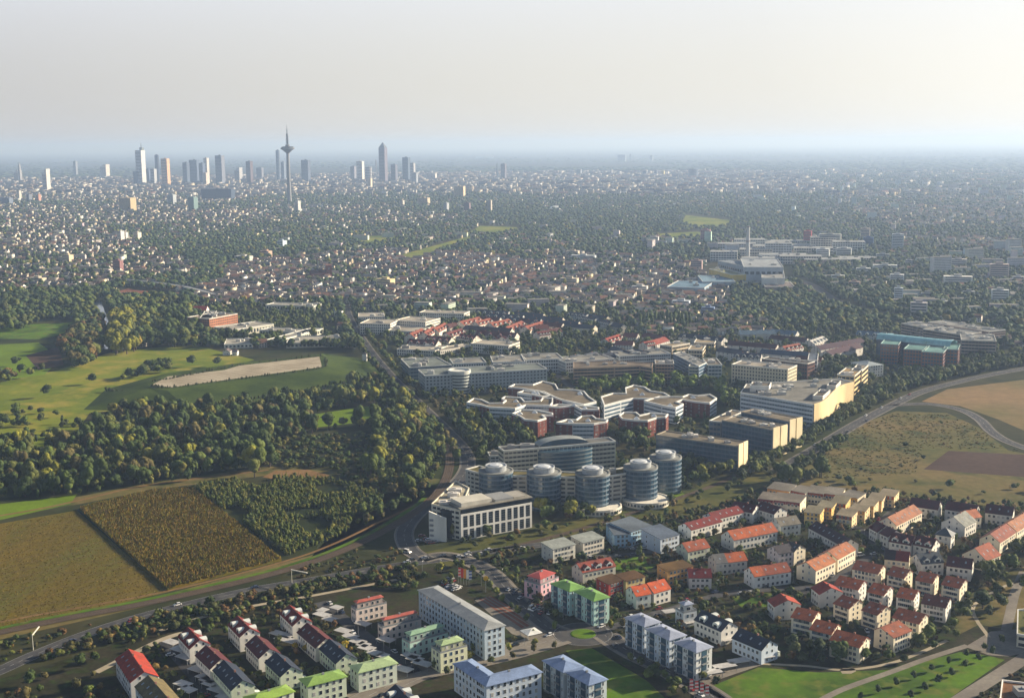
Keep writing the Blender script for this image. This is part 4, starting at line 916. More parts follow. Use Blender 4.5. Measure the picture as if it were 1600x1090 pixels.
for i in range(16):
    a0, a1 = math.pi*i/16, math.pi*(i+1)/16; P = (19*math.cos(a0), 23.1+4.6*math.sin(a0)); Q = (19*math.cos(a1), 23.1+4.6*math.sin(a1))
    b.face([(P[0], 1, P[1]), (P[0], 13, P[1]), (Q[0], 13, Q[1]), (Q[0], 1, Q[1])])
b.face([(19*math.cos(math.pi*i/16), 2.2, 23.1+4.6*math.sin(math.pi*i/16)) for i in range(17)], 1); b.face([(19*math.cos(math.pi*i/16), 12.9, 23.1+4.6*math.sin(math.pi*i/16)) for i in range(17)][::-1], 1)
b.obj('arched_roof', [cm('metal', (156, 162, 158)), GLASB], t)
offr((765, 712), (783, 712), (762, 706), 6, 2, 'low white annex left of the beige arched slab', (204, 204, 198), units=1)
# glass slabs to the right
def glslab(A, B, Cc, h, label, cool=(92, 104, 120)):
    t = offr(A, B, Cc, h, 6, label, cool, glass=GLASB, deck=(138, 128, 110), rim=(160, 150, 132), pane=2.8, gap=.2, bh=.72, units=6, sill=.12)
    ga, gb, gc_ = G(*A, h), G(*B, h), G(*Cc, h)
    if (gc_-ga).length > (gb-ga).length*1.1: vy = (gc_-ga).normalized(); vx = Vector((vy.y, -vy.x, 0)); gb = ga+vx*(gb-ga).length
    u_ = (gb-ga).normalized(); v_ = Vector((-u_.y, u_.x, 0)); W_ = (gc_-ga).dot(v_)
    for s in (.02, .54):
        P = gb+v_*W_*s-Vector(t.location); Q = gb+v_*W_*(s+.44)-Vector(t.location); e_ = u_*.7; b = MB()
        b.prism(ccw([tuple(q[:2]) for q in (P-e_*.3, Q-e_*.3, Q+e_, P+e_)]), 0, h+1.2); b.obj('end_fin', cm('wall', (232, 216, 178)), t)
    return t
glslab((1025, 679), (1153, 697), (1037, 672), 20, 'dark glass office slab with cream end fins nearest the round towers')
glslab((1128, 656), (1207, 671), (1140, 648), 22, 'middle dark glass office slab with cream end fins')
glslab((1158, 643), (1233, 658), (1166, 636), 23, 'rear dark glass office slab with cream end fins in front of the wavy facade')
office([(1108, 657), (1127, 659), (1160, 643), (1144, 640)], 20, 5, 'low connecting wing left of the dark glass slabs', (110, 112, 112), glass=GLASB, deck=(140, 130, 112), units=1)
# wavy facade building
wv = [(1271, 632), (1283, 628), (1293, 621), (1300, 613), (1307, 607), (1318, 601), (1333, 597)]
wo_ = smooth([G(*p, 22).xy for p in wv], 5)
back = [G(1312, 591, 22).xy, G(1166, 600, 22).xy, G(1157, 613, 22).xy]
front = [tuple(p) for p in wo_]
office([tuple(p) for p in back]+front, 22, 6, 'large white office complex with ribbon windows and a wavy sunlit end facade', (206, 212, 216), deck=(138, 136, 128), px=False, units=12, rim=(224, 224, 218), pane=2.4, gap=.25, bh=.42, glass=GLASB)
t = thing('wavy_facade', 'wavy cream stone facade screen glowing in the sun on the big white office', 'facade', (front[0][0], front[0][1], 0))
b = MB(); n = len(front)
nw = [Vector(p) for p in front]; ox, oy = front[0]
for i in range(n-1):
    d0 = (nw[i+1]-nw[i]).normalized(); q = Vector((d0.y, -d0.x))*.9
    a_, c_ = nw[i]+q, nw[i+1]+q
    b.face([(a_.x-ox, a_.y-oy, 3.2), (c_.x-ox, c_.y-oy, 3.2), (c_.x-ox, c_.y-oy, 22.6), (a_.x-ox, a_.y-oy, 22.6)])
    b.face([(a_.x-ox, a_.y-oy, 22.6), (c_.x-ox, c_.y-oy, 22.6), (nw[i+1].x-ox, nw[i+1].y-oy, 22.6), (nw[i].x-ox, nw[i].y-oy, 22.6)])
    for z in np.arange(4.4, 22, 1.6): b.face([(a_.x-ox+.1, a_.y-oy-.02, z), (c_.x-ox+.1, c_.y-oy-.02, z), (c_.x-ox+.1, c_.y-oy-.02, z+.35), (a_.x-ox+.1, a_.y-oy-.02, z+.35)], 1)
b.obj('facade_screen', [cm('wall', (226, 204, 158)), cm('wall', (204, 182, 138))], t)
offr((1172, 602), (1196, 606), (1176, 596), 27, 2, 'white penthouse box on the left end of the wavy office roof', (214, 214, 208), z0=0.0, units=3, rim=(224, 224, 218))
offr((1270, 618), (1284, 620), (1282, 608), 25, 2, 'cream rooftop box behind the wavy facade, front one', (216, 208, 190), units=1)
offr((1292, 602), (1306, 603), (1300, 594), 25, 2, 'cream rooftop box behind the wavy facade, rear one', (216, 208, 190), units=1)
offr((1143, 569), (1231, 577), (1150, 562), 24, 7, 'beige hotel like block with rows of square windows and a peaked middle', (204, 194, 168), pane=1.3, gap=1.6, bh=.5, deck=(168, 160, 146), units=5)
offr((1308, 585), (1329, 589), (1322, 574), 19, 4, 'cream stepped terrace building beyond the wavy facade', (222, 194, 142), deck=(176, 152, 110), pane=3, gap=.4, bh=.5)
offr((1330, 578), (1345, 580), (1340, 569), 19, 4, 'second cream stepped terrace building behind the first', (214, 192, 150), deck=(160, 150, 130), pane=3, gap=.4)
hip((1330, 566), (1355, 572), (1340, 560), 12, 'pale grey pavilion roofed building near the teal glass complex', (176, 186, 188), (186, 190, 188), rh=3)
# star shaped brick campus
def Z4(l): return [(720+x/5, 580+y/5) for x, y in l]
def Z5(l): return [(1000+x/5, 580+y/5) for x, y in l]
BR = (112, 66, 56)
stars = [
 (Z4([(45, 245), (100, 212), (165, 222), (225, 250), (325, 248), (350, 230), (318, 215), (345, 198), (470, 208), (500, 238), (620, 232), (640, 208), (720, 212), (718, 245), (700, 268), (510, 265), (425, 292), (220, 282), (150, 262)]), 'far left star wing'),
 (Z4([(400, 332), (470, 302), (600, 306), (720, 330), (722, 345), (640, 345), (668, 368), (600, 388), (500, 378), (460, 352)]), 'front left star wing'),
 (Z4([(745, 402), (830, 377), (900, 380), (940, 352), (1030, 347), (1060, 370), (1150, 380), (1138, 397), (1080, 405), (1040, 412), (870, 412)]), 'front middle star wing'),
 (Z4([(1235, 345), (1270, 322), (1370, 322), (1400, 345), (1480, 327), (1620, 337), (1600, 360), (1530, 365), (1460, 387), (1370, 385), (1260, 372)]), 'front right star wing'),
 (Z4([(372, 125), (420, 102), (560, 106), (640, 78), (740, 102), (762, 142), (900, 146), (965, 158), (1000, 200), (1060, 240), (960, 262), (790, 224), (730, 202), (650, 162), (480, 135)]), 'rear left star wing'),
 (Z4([(440, 170), (490, 152), (620, 160), (700, 190), (640, 198), (560, 182)]), 'small left star wing'),
 (Z4([(690, 275), (760, 258), (930, 268), (1080, 285), (1078, 300), (945, 300), (885, 268), (770, 280)]), 'central low star wing'),
 (Z4([(1095, 200), (1190, 172), (1290, 175), (1285, 130), (1350, 110), (1440, 125), (1485, 155), (1590, 170), (1640, 200), (1480, 215), (1350, 212), (1250, 235), (1120, 270)]), 'rear right star wing'),
 (Z5([(30, 232), (150, 198), (330, 200), (380, 182), (450, 192), (545, 182), (600, 212), (545, 250), (430, 238), (335, 222), (285, 242), (340, 258), (280, 288), (170, 268)]), 'rightmost star wing')]
RIMW[:] = [.9, .75]
for o_, nm in stars:
    t = office(o_, 14, 4, 'brick and white zigzag ribbon window office, %s of the campus' % nm, (206, 212, 216), deck=(126, 116, 98), group='zigzag brick campus offices', rim=(226, 226, 220), glass=GLASB, pane=2.2, gap=.2, bh=.42, units=0, skyl=2)
    # brick corner towers
    pts = ccw([tuple(G(a, b_, 14)[:2]) for a, b_ in o_]); k = 0
    for i in range(0, len(pts), 1):
        a = Vector(pts[i]); c = Vector(pts[(i+1) % len(pts)]); d = c-a; Lx = d.length
        if 5 < Lx < 15:
            d.normalize(); nn = Vector((d.y, -d.x)); b = MB(); P = [a-nn*.3-d*.2, a+nn*.35-d*.2, c+nn*.35+d*.2, c-nn*.3+d*.2]
            b.prism(ccw([tuple(Vector(q)-Vector(t.location[:2])) for q in P]), 0, 13.1); b.obj('brick_end_wall', mat('brick', lin((118, 70, 60)), .9, .2, 1, .1, col2=lin((98, 56, 50)), scale2=.2), t)
            pm = (a+c)/2
            wins(t, tuple(a+nn*.36-Vector(t.location[:2])), tuple(c+nn*.36-Vector(t.location[:2])), [1.2, 4.6, 8.0, 11.2-.6], 2, 1.2, 1.4, margin=1)
RIMW[:] = [.45, .35]
# office with drum
offr((664, 587), (855, 576), (660, 577), 20, 6, 'long grey office block with round drum corner beside the main road', (150, 160, 164), deck=(132, 140, 134), pane=1.7, gap=1.7, bh=.45, units=8, glass=GLASS)
c = G(718, 578, 22); t = thing('office_drum', 'pale round drum rising through the long grey office front', 'office tower', (c.x, c.y-3, 0)); b = MB(); b.lathe([(10.5, 0), (10.5, 21.5)], 40); b.obj('glass_wall', GLASS, t)
for f in range(7):
    z = 2+f*3; b = MB(); b.lathe([(10.55, z-.8), (10.8, z-.8), (10.8, z+.7), (10.55, z+.7)], 40); b.f.pop(); b.m.pop(); b.obj('floor_band', cm('wall', (190, 196, 192)), t)
b = MB(); b.lathe([(10.9, 20.5), (11.1, 23), (9.8, 23), (9.8, 21.6), (.1, 21.6)], 40); b.obj('roof_ring', cm('wall', (206, 208, 202)), t)
office([(640, 574), (706, 570), (684, 558), (626, 560)], 18, 5, 'teal grey glass office with ribbed roof beside the main road', (110, 128, 136), glass=GLASB, deck=(128, 136, 130), units=6, bh=.6, pane=3, gap=.2)
office([(896, 575), (960, 573), (1000, 571), (1019, 574), (1020, 567), (960, 564), (896, 566)], 17, 5, 'curved rose beige office block with dark window ribbons', (168, 142, 118), deck=(130, 118, 102), rim=(176, 154, 130), pane=3, gap=.2, bh=.45, units=5)
offr((1024, 568), (1052, 567), (1023, 562), 17, 5, 'square rose beige office at the right end of the curved one', (160, 134, 114), pane=2.2, gap=.5, bh=.45, deck=(132, 120, 104))
office([(1052, 552), (1092, 572), (1104, 566), (1064, 549)], 17, 5, 'blue grey office slab running towards the viewer behind the campus', (128, 142, 160), glass=GLASB, deck=(150, 150, 146), pane=3, gap=.15, bh=.5)
offr((1076, 572), (1091, 573), (1078, 569), 16, 5, 'short office head block with glazed corner', (178, 176, 166), pane=2, gap=.3, glass=GLASB)
offr((1106, 570), (1124, 568), (1098, 560), 15, 4, 'pale blue office between the slab and the hotel block', (170, 182, 190), glass=GLASB)
WL = [((708, 568), (760, 566), (706, 560), 15, 'white office with brown hipped corner behind the drum block'), ((770, 566), (820, 564), (766, 556), 17, 'white office court with dark inner block'), ((822, 562), (880, 560), (820, 553), 15, 'pale office wing left of the slate roofs'), ((884, 566), (960, 560), (882, 557), 14, 'white bracket shaped office behind the rose beige one'), ((968, 556), (1048, 552), (968, 548), 14, 'grey office with thin roof rim behind the rose beige one')]
for a, b_, c_, h_, lb in WL: offr(a, b_, c_, h_, 4, lb, (200, 204, 204), deck=(150, 148, 140), units=4, pane=1.6, gap=.8)
for i, (a, b_) in enumerate([((890, 556), (905, 553)), ((914, 553), (932, 549)), ((938, 552), (965, 550)), ((958, 540), (985, 550)), ((992, 545), (1015, 549))]):
    gable(a, b_, 15, 10, 13, '%s slate roofed house in the row behind the rose beige office' % ON[i], (62, 70, 84), (200, 202, 200), sky=0, cat='house', group='slate roofed houses behind the offices')
for i, (a, b_, w_) in enumerate([((1050, 541), (1078, 531), 30), ((1084, 535), (1112, 533), 26), ((1075, 546), (1098, 541), 26)]):
    offr((a[0], a[1]), (b_[0], b_[1]+5), (a[0]+5, a[1]-7), 9, 2, '%s of three low cream halls behind the offices' % ['left', 'rear', 'front'][i], (204, 190, 164), deck=(176, 160, 132), units=1)
# red roofed quarter in the middle distance
RR = (150, 66, 48)
RQ = [((640, 521), (659, 513), 1), ((662, 519), (676, 510), 1), ((678, 513), (695, 504), 1), ((697, 520), (720, 513), 2), ((718, 502), (748, 495), 1), ((742, 502), (765, 497), 1), ((765, 504), (795, 498), 1), ((790, 511), (815, 501), 1), ((820, 510), (848, 501), 1), ((640, 529), (685, 532), 2), ((668, 524), (706, 527), 2), ((698, 506), (712, 504), 0), ((750, 494), (782, 496), 0), ((727, 508), (800, 513), 3), ((746, 516), (808, 520), 2), ((780, 523), (784, 526), 2), ((812, 498), (835, 500), 0), ((812, 508), (828, 507), 2), ((835, 508), (856, 507), 0), ((855, 514), (875, 512), 0), ((720, 521), (745, 524), 2), ((838, 518), (856, 516), 2), ((852, 503), (880, 505), 0)]
for i, (a, b_, k) in enumerate(RQ):
    gable(a, b_, 12.5, 8, 14, 'white gabled terrace beyond the office park, %s' % ['dark brown roof with plain slopes', 'bright orange red roof facing the sun', 'dark red roof with a line of white dormers', 'slate brown long roof'][k], [(98, 56, 52), (150, 82, 62), (112, 54, 50), (82, 62, 66)][k], (222, 214, 200), sky=0, dorm=(4, 'point') if k in (1, 2) else None, group='red quarter terraces, %s' % ['dark brown roofs', 'orange roofs', 'dormer roofs', 'slate roofs'][k], nwin=6)
for i, (a, b_, c_, h_, lb) in enumerate([((562, 505), (610, 506), (560, 498), 14, 'white modern block at the left of the main road end'), ((617, 500), (665, 503), (622, 493), 14, 'white court shaped block behind the red roofs'), ((620, 545), (680, 548), (640, 537), 7, 'long low white terrace in front of the red roofs'), ((688, 548), (742, 540), (684, 543), 7, 'second long low cream terrace in front of the red roofs'), ((655, 488), (725, 490), (658, 484), 12, 'long white slab behind the court shaped block'), ((604, 516), (655, 518), (600, 508), 8, 'low pale hall left of the red roofs'), ((735, 536), (795, 540), (735, 529), 11, 'bluish white flat block in front of the long slate roof'), ((560, 495), (600, 493), (560, 489), 12, 'slate topped white block behind the white modern one')]):
    offr(a, b_, c_, h_, max(2, int(h_/3.3)), lb, (222, 218, 206), deck=(182, 174, 158), units=2, pane=1.5, gap=1.2, bh=.5, rim=(226, 220, 206))
# dark roofed long terraces
k = 0
for y0, x0, x1 in [(483, 745, 850), (489, 760, 880), (495, 790, 905), (501, 830, 930), (487, 890, 950), (494, 912, 955), (500, 940, 975)]:
    gable((x0, y0), ((x0+x1)/2-2, y0+3.2), 12, 8, 13, 'long dark blue grey roofed terrace with pale end gable, %s line from the back' % ON[k % 5], (60, 70, 84), (186, 190, 192), sky=0, dorm=(5, 'point'), group='dark roofed terraces beyond the red quarter', nwin=7)
    gable(((x0+x1)/2+2, y0+3.5), (x1, y0+7), 12, 8, 13, 'right half of a long dark blue grey roofed terrace, %s line from the back' % ON[k % 5], (60, 70, 84), (206, 198, 180), sky=0, group='dark roofed terraces beyond the red quarter', nwin=7); k += 1
for i, (a, b_, col) in enumerate([((945, 529), (967, 522), RR), ((975, 520), (997, 521), (120, 60, 56)), ((962, 532), (990, 533), (110, 52, 50)), ((1005, 534), (1018, 532), RR), ((1018, 532), (1038, 526), (150, 70, 54)), ((1008, 520), (1046, 525), (108, 52, 52)), ((1065, 520), (1132, 527), (58, 66, 80)), ((1125, 542), (1168, 548), (56, 64, 78)), ((1140, 532), (1215, 538), (92, 46, 50)), ((1148, 550), (1190, 552), (60, 66, 84)), ((1190, 545), (1272, 551), (66, 84, 108)), ((1205, 523), (1262, 528), (88, 48, 54)), ((1222, 541), (1248, 536), (150, 84, 64)), ((1155, 516), (1210, 515), (90, 116, 136)), ((1205, 514), (1246, 517), (100, 128, 148)), ((1265, 532), (1285, 525), (196, 196, 190)), ((1275, 540), (1345, 528), (74, 50, 62)), ((1290, 548), (1340, 536), (80, 54, 64)), ((1340, 516), (1385, 519), (96, 122, 142)), ((1245, 555), (1285, 558), (100, 60, 58))]):
    gable(a, b_, 12.5, 8.5, 14, 'row house beyond the offices right of centre, with %s roof' % ['rust', 'brick red', 'wine red', 'rust red', 'orange brown', 'deep red', 'long slate', 'short slate', 'long wine red', 'blue slate', 'long steel blue', 'maroon', 'small orange', 'pale blue metal', 'light blue metal', 'white metal', 'dark plum', 'plum brown', 'sky grey', 'brown red'][i], col, (204, 202, 196), sky=0, dorm=(4, 'point') if i % 3 == 0 else None, nwin=6)
    D.objects[-1] if False else None
offr((1190, 560), (1262, 568), (1196, 556), 16, 4, 'dark brown brick office slab in front of the steel blue roof', (92, 64, 58), deck=(90, 84, 80), pane=1.6, gap=1.0)
offr((1262, 562), (1277, 563), (1264, 552), 16, 4, 'white corner office at the end of the brown brick slab', (196, 198, 198), deck=(100, 110, 124), pane=2, gap=.4)
# teal glass complex and large office at the right
TL = (118, 82, 72)
for i, (a, b_, c_, lb) in enumerate([((1376, 537), (1400, 540), (1382, 530), 'first'), ((1412, 545), (1440, 549), (1420, 538), 'second'), ((1440, 549), (1474, 551), (1448, 541), 'third'), ((1474, 545), (1497, 546), (1478, 537), 'fourth')]):
    offr(a, b_, c_, 22, 6, '%s brick cube under a teal glass roof from the left' % lb, TL, deck=(120, 160, 156), glass=GLASB, rim=(150, 176, 172), group='teal roofed brick cubes', pane=1.8, gap=.9, units=0)
p0 = G(1375, 524, 24); p1 = G(1490, 536, 24); u = p1-p0; LL = u.length
t = thing('glass_vault', 'long teal glass vault running over the brick cubes', 'glass roof', (p0.x, p0.y, 0), math.atan2(u.y, u.x)); b = MB()
for i in range(10):
    a0, a1 = math.pi*i/10, math.pi*(i+1)/10; b.face([(0, 9*math.cos(a0), 21+6*math.sin(a0)), (LL, 9*math.cos(a0), 21+6*math.sin(a0)), (LL, 9*math.cos(a1), 21+6*math.sin(a1)), (0, 9*math.cos(a1), 21+6*math.sin(a1))])
b.obj('vault', GLASG, t); b = MB(); b.box(0, LL, -8, 8, 0, 21); b.obj('wall', GLASB, t)
for (x, y) in ((1385, 521), (1420, 526), (1455, 531), (1480, 531)):
    p = G(x, y, 25); t = thing('teal_canopy', 'flat teal glass canopy plate beside the glass vault', 'canopy', (p.x, p.y, 0), .0, 'teal canopies'); b = MB(); b.box(-9, 9, -7, 7, 23.6, 24.2, 0, True); b.obj('glass_plate', GLASG, t)
    b = MB(); b.box(-7, 7, -5, 5, 0, 23.5); b.obj('glass_wall', GLASB, t)
for a, b_, c_, h_, lb in [((1408, 505), (1445, 512), (1418, 499), 20, 'left part of the large brick and silver office complex at the right'), ((1442, 514), (1502, 523), (1452, 507), 20, 'middle part of the large brick and silver office complex at the right'), ((1502, 531), (1556, 532), (1500, 521), 21, 'right head of the large brick and silver office complex'), ((1450, 503), (1545, 518), (1460, 498), 16, 'rear silver roofed wing of the large office complex')]:
    offr(a, b_, c_, h_, 6, lb, (158, 142, 132), deck=(150, 150, 146), rim=(190, 190, 184), pane=3, gap=.2, bh=.5, units=8)
# left middle distance: brick block, market halls
offr((312, 497), (327, 498), (320, 486), 20, 6, 'dark brick end of the large apartment block near the river', (98, 66, 60), pane=1.6, gap=2)
offr((327, 498), (371, 490), (323, 490), 20, 6, 'brick and cream balconied apartment block near the river', (176, 120, 92), pane=2.6, gap=.8, bh=.42, glass=cm('paint', (60, 56, 54)), deck=(150, 130, 110), units=5)
for a, b_, c_, h_, lb in [((362, 515), (428, 506), (338, 510), 9, 'long white market hall with ribbed side wall'), ((405, 515), (475, 520), (410, 510), 7, 'wide white hall behind the dark yard'), ((435, 532), (505, 513), (422, 529), 7, 'long narrow pale hall pointing at the main road'), ((350, 538), (392, 534), (354, 529), 5, 'low white shed by the meadow'), ((447, 536), (535, 534), (460, 525), 6, 'flat cream hall close to the main road'), ((415, 476), (490, 478), (418, 472), 8, 'long grey depot hall in the village')]:
    offr(a, b_, c_, h_, 1, lb, (206, 204, 188), deck=(176, 172, 160), units=3, pane=2.4, gap=2, bh=.5)
gable((303, 478), (324, 478), 13, 7, 16, 'house with large bright red roof near the river woods', (170, 44, 40), WW, sky=0)
gable((353, 546), (357, 544), 6.5, 4, 8, 'tiny white gabled house at the meadow edge, left one', (120, 110, 110), WW, sky=0, cat='house')
gable((365, 546), (370, 546), 6.5, 4, 8, 'tiny white gabled house at the meadow edge, right one', (110, 104, 108), WW, sky=0)
p = G(570, 565); t = thing('transformer_tower', 'small white tower house with dark roof beside the main road', 'tower', p); b = MB(); b.box(-2.5, 2.5, -2.5, 2.5, 0, 9); b.obj('wall', cm('wall', (222, 220, 214)), t)
b = MB(); e = 2.9; 
for i in range(4): c = [(-e, -e), (e, -e), (e, e), (-e, e)]; b.face([(*c[i], 9.0), (*c[(i+1) % 4], 9.0), (0, 0, 11)])
b.obj('roof', cm('tile', (70, 66, 70)), t); link('door', winmesh(1.2, 2.2), t, (0, -2.52, .1))
# power station
p = G(1168, 407); t = thing('power_station_chimney', 'tall slender grey chimney of the power station', 'chimney', p)
dd = (p-Vector((0, 0, 0))).length; hc = 240-(354-226)*0.0
py_top = 354; hz = PX([[p.x, p.y, 0.0]])[0][1]
hc = 0
for z in np.arange(10, 240, 1.0):
    if PX([[p.x, p.y, z]])[0][1] <= 354: hc = float(z); break
b = MB(); b.lathe([(4.6, 0), (3.2, hc), (2.6, hc)], 20); b.obj('shaft', cm('wall', (176, 178, 178)), t)
for q in (.55, .97): b = MB(); b.lathe([(4.6-1.4*q+.05, hc*q), (4.6-1.4*q+.5, hc*q), (4.6-1.4*q+.5, hc*q+2), (4.6-1.4*q+.05, hc*q+2)], 20); b.obj('band', cm('wall', (120, 110, 110)), t)
YEL = (206, 178, 72)
for a, b_, c_, h_, w_, d_, lb in [((1144, 429), (1160, 431), (1108, 420), 21, YEL, (150, 150, 110), 'yellow walled hall running back from the power station'), ((1161, 441), (1191, 437), (1158, 428), 11, YEL, (160, 160, 130), 'yellow base building of the power station'), ((1162, 417), (1188, 412), (1157, 404), 33, (164, 174, 182), (170, 176, 180), 'tall grey boiler house of the power station'), ((1122, 407), (1159, 415), (1130, 400), 29, (150, 162, 172), (150, 158, 164), 'wide grey turbine house beside the chimney'), ((1042, 448), (1100, 450), (1060, 438), 12, (130, 152, 168), (120, 150, 172), 'blue roofed hall left of the power station, front one'), ((1098, 440), (1138, 444), (1090, 430), 14, (140, 158, 170), (130, 158, 176), 'blue roofed hall left of the power station, rear one'), ((1190, 434), (1226, 434), (1190, 422), 22, (196, 200, 196), (170, 170, 166), 'white hall with a dark ribbon right of the power station'), ((1196, 448), (1236, 446), (1190, 440), 12, (150, 130, 124), (130, 120, 118), 'brown annex in front of the white hall')]:
    offr(a, b_, c_, h_, max(1, int(h_/12)), lb, w_, deck=d_, units=3, pane=6, gap=3, bh=.3)
CP = [(1130, 408, 40, 20), (1150, 396, 60, 22), (1180, 402, 50, 18), (1205, 398, 60, 20), (1222, 408, 70, 14), (1250, 412, 60, 16), (1200, 388, 70, 16), (1230, 392, 90, 14), (1270, 400, 60, 18), (1170, 392, 50, 26), (1215, 402, 40, 30), (1300, 414, 80, 12), (1340, 410, 60, 10), (1245, 384, 90, 12), (1285, 392, 40, 30), (1325, 396, 50, 26), (1190, 412, 60, 12)]
for i, (x, y, w_, h_) in enumerate(CP):
    p = G(x, y); w_ *= 1.35; pts = [(p.x-w_/2, p.y), (p.x+w_/2, p.y-10), (p.x+w_/2+8, p.y+30), (p.x-w_/2+8, p.y+40)]
    office(pts, h_, max(1, h_//5), 'pale flat roofed university or industrial hall in the cluster behind the chimney', [(206, 208, 204), (190, 196, 200), (214, 208, 196)][i % 3], px=False, pane=4, gap=1, units=2, group='pale halls behind the power station', deck=(170, 172, 170), parapet=False)
# viaduct at the left
vl = smooth([G(x, y, 8).xy for x, y in [(175, 436), (200, 437), (240, 441), (290, 448), (335, 459)]], 6)
t = thing('viaduct', 'long grey road viaduct on pale piers above the sports ground', 'bridge', (vl[0].x, vl[0].y, 0)); b = MB(); strip(b, [p-vl[0] for p in vl], 12, 8); strip(b, [p-vl[0] for p in vl], 12, 6.6)
for s in (-6, 6):
    for i in range(len(vl)-1):
        d = (vl[i+1]-vl[i]).normalized(); nn = Vector((d.y, -d.x))*s; a_ = vl[i]-vl[0]+nn; c_ = vl[i+1]-vl[0]+nn; b.face([(a_.x, a_.y, 6.6), (c_.x, c_.y, 6.6), (c_.x, c_.y, 9), (a_.x, a_.y, 9)])
b.obj('deck', cm('wall', (150, 152, 152)), t)
for i in range(2, len(vl)-1, 3): b = MB(); q = vl[i]-vl[0]; b.box(q.x-2.5, q.x+2.5, q.y-1.2, q.y+1.2, 0, 6.59); b.obj('pier', cm('wall', (196, 196, 190)), t)
ROADS.append((vl, 8))
def clear_mask(P, pad=0):
    ok = np.ones(len(P), bool)
    for f in FOOT:
        fa = np.array(f); lo, hi = fa.min(0)-1, fa.max(0)+1
        ix = np.where(ok & (P[:, 0] > lo[0]) & (P[:, 0] < hi[0]) & (P[:, 1] > lo[1]) & (P[:, 1] < hi[1]))[0]
        if len(ix): ok[ix[inpoly(P[ix, 0], P[ix, 1], f)]] = False
    for ln, w_ in ROADS:
        L_ = np.array([tuple(p) for p in ln]); lo, hi = L_.min(0)-w_-pad, L_.max(0)+w_+pad
        ix = np.where(ok & (P[:, 0] > lo[0]) & (P[:, 0] < hi[0]) & (P[:, 1] > lo[1]) & (P[:, 1] < hi[1]))[0]
        if not len(ix): continue
        Q = P[ix]; dm = np.full(len(ix), 1e9)
        for i in range(len(L_)-1):
            a, b_ = L_[i], L_[i+1]; d = b_-a; q = np.clip(((Q-a)@d)/max(d@d, 1e-9), 0, 1); dm = np.minimum(dm, np.linalg.norm(Q-a-q[:, None]*d, axis=1))
        ok[ix[dm < w_+pad]] = False
    return ok
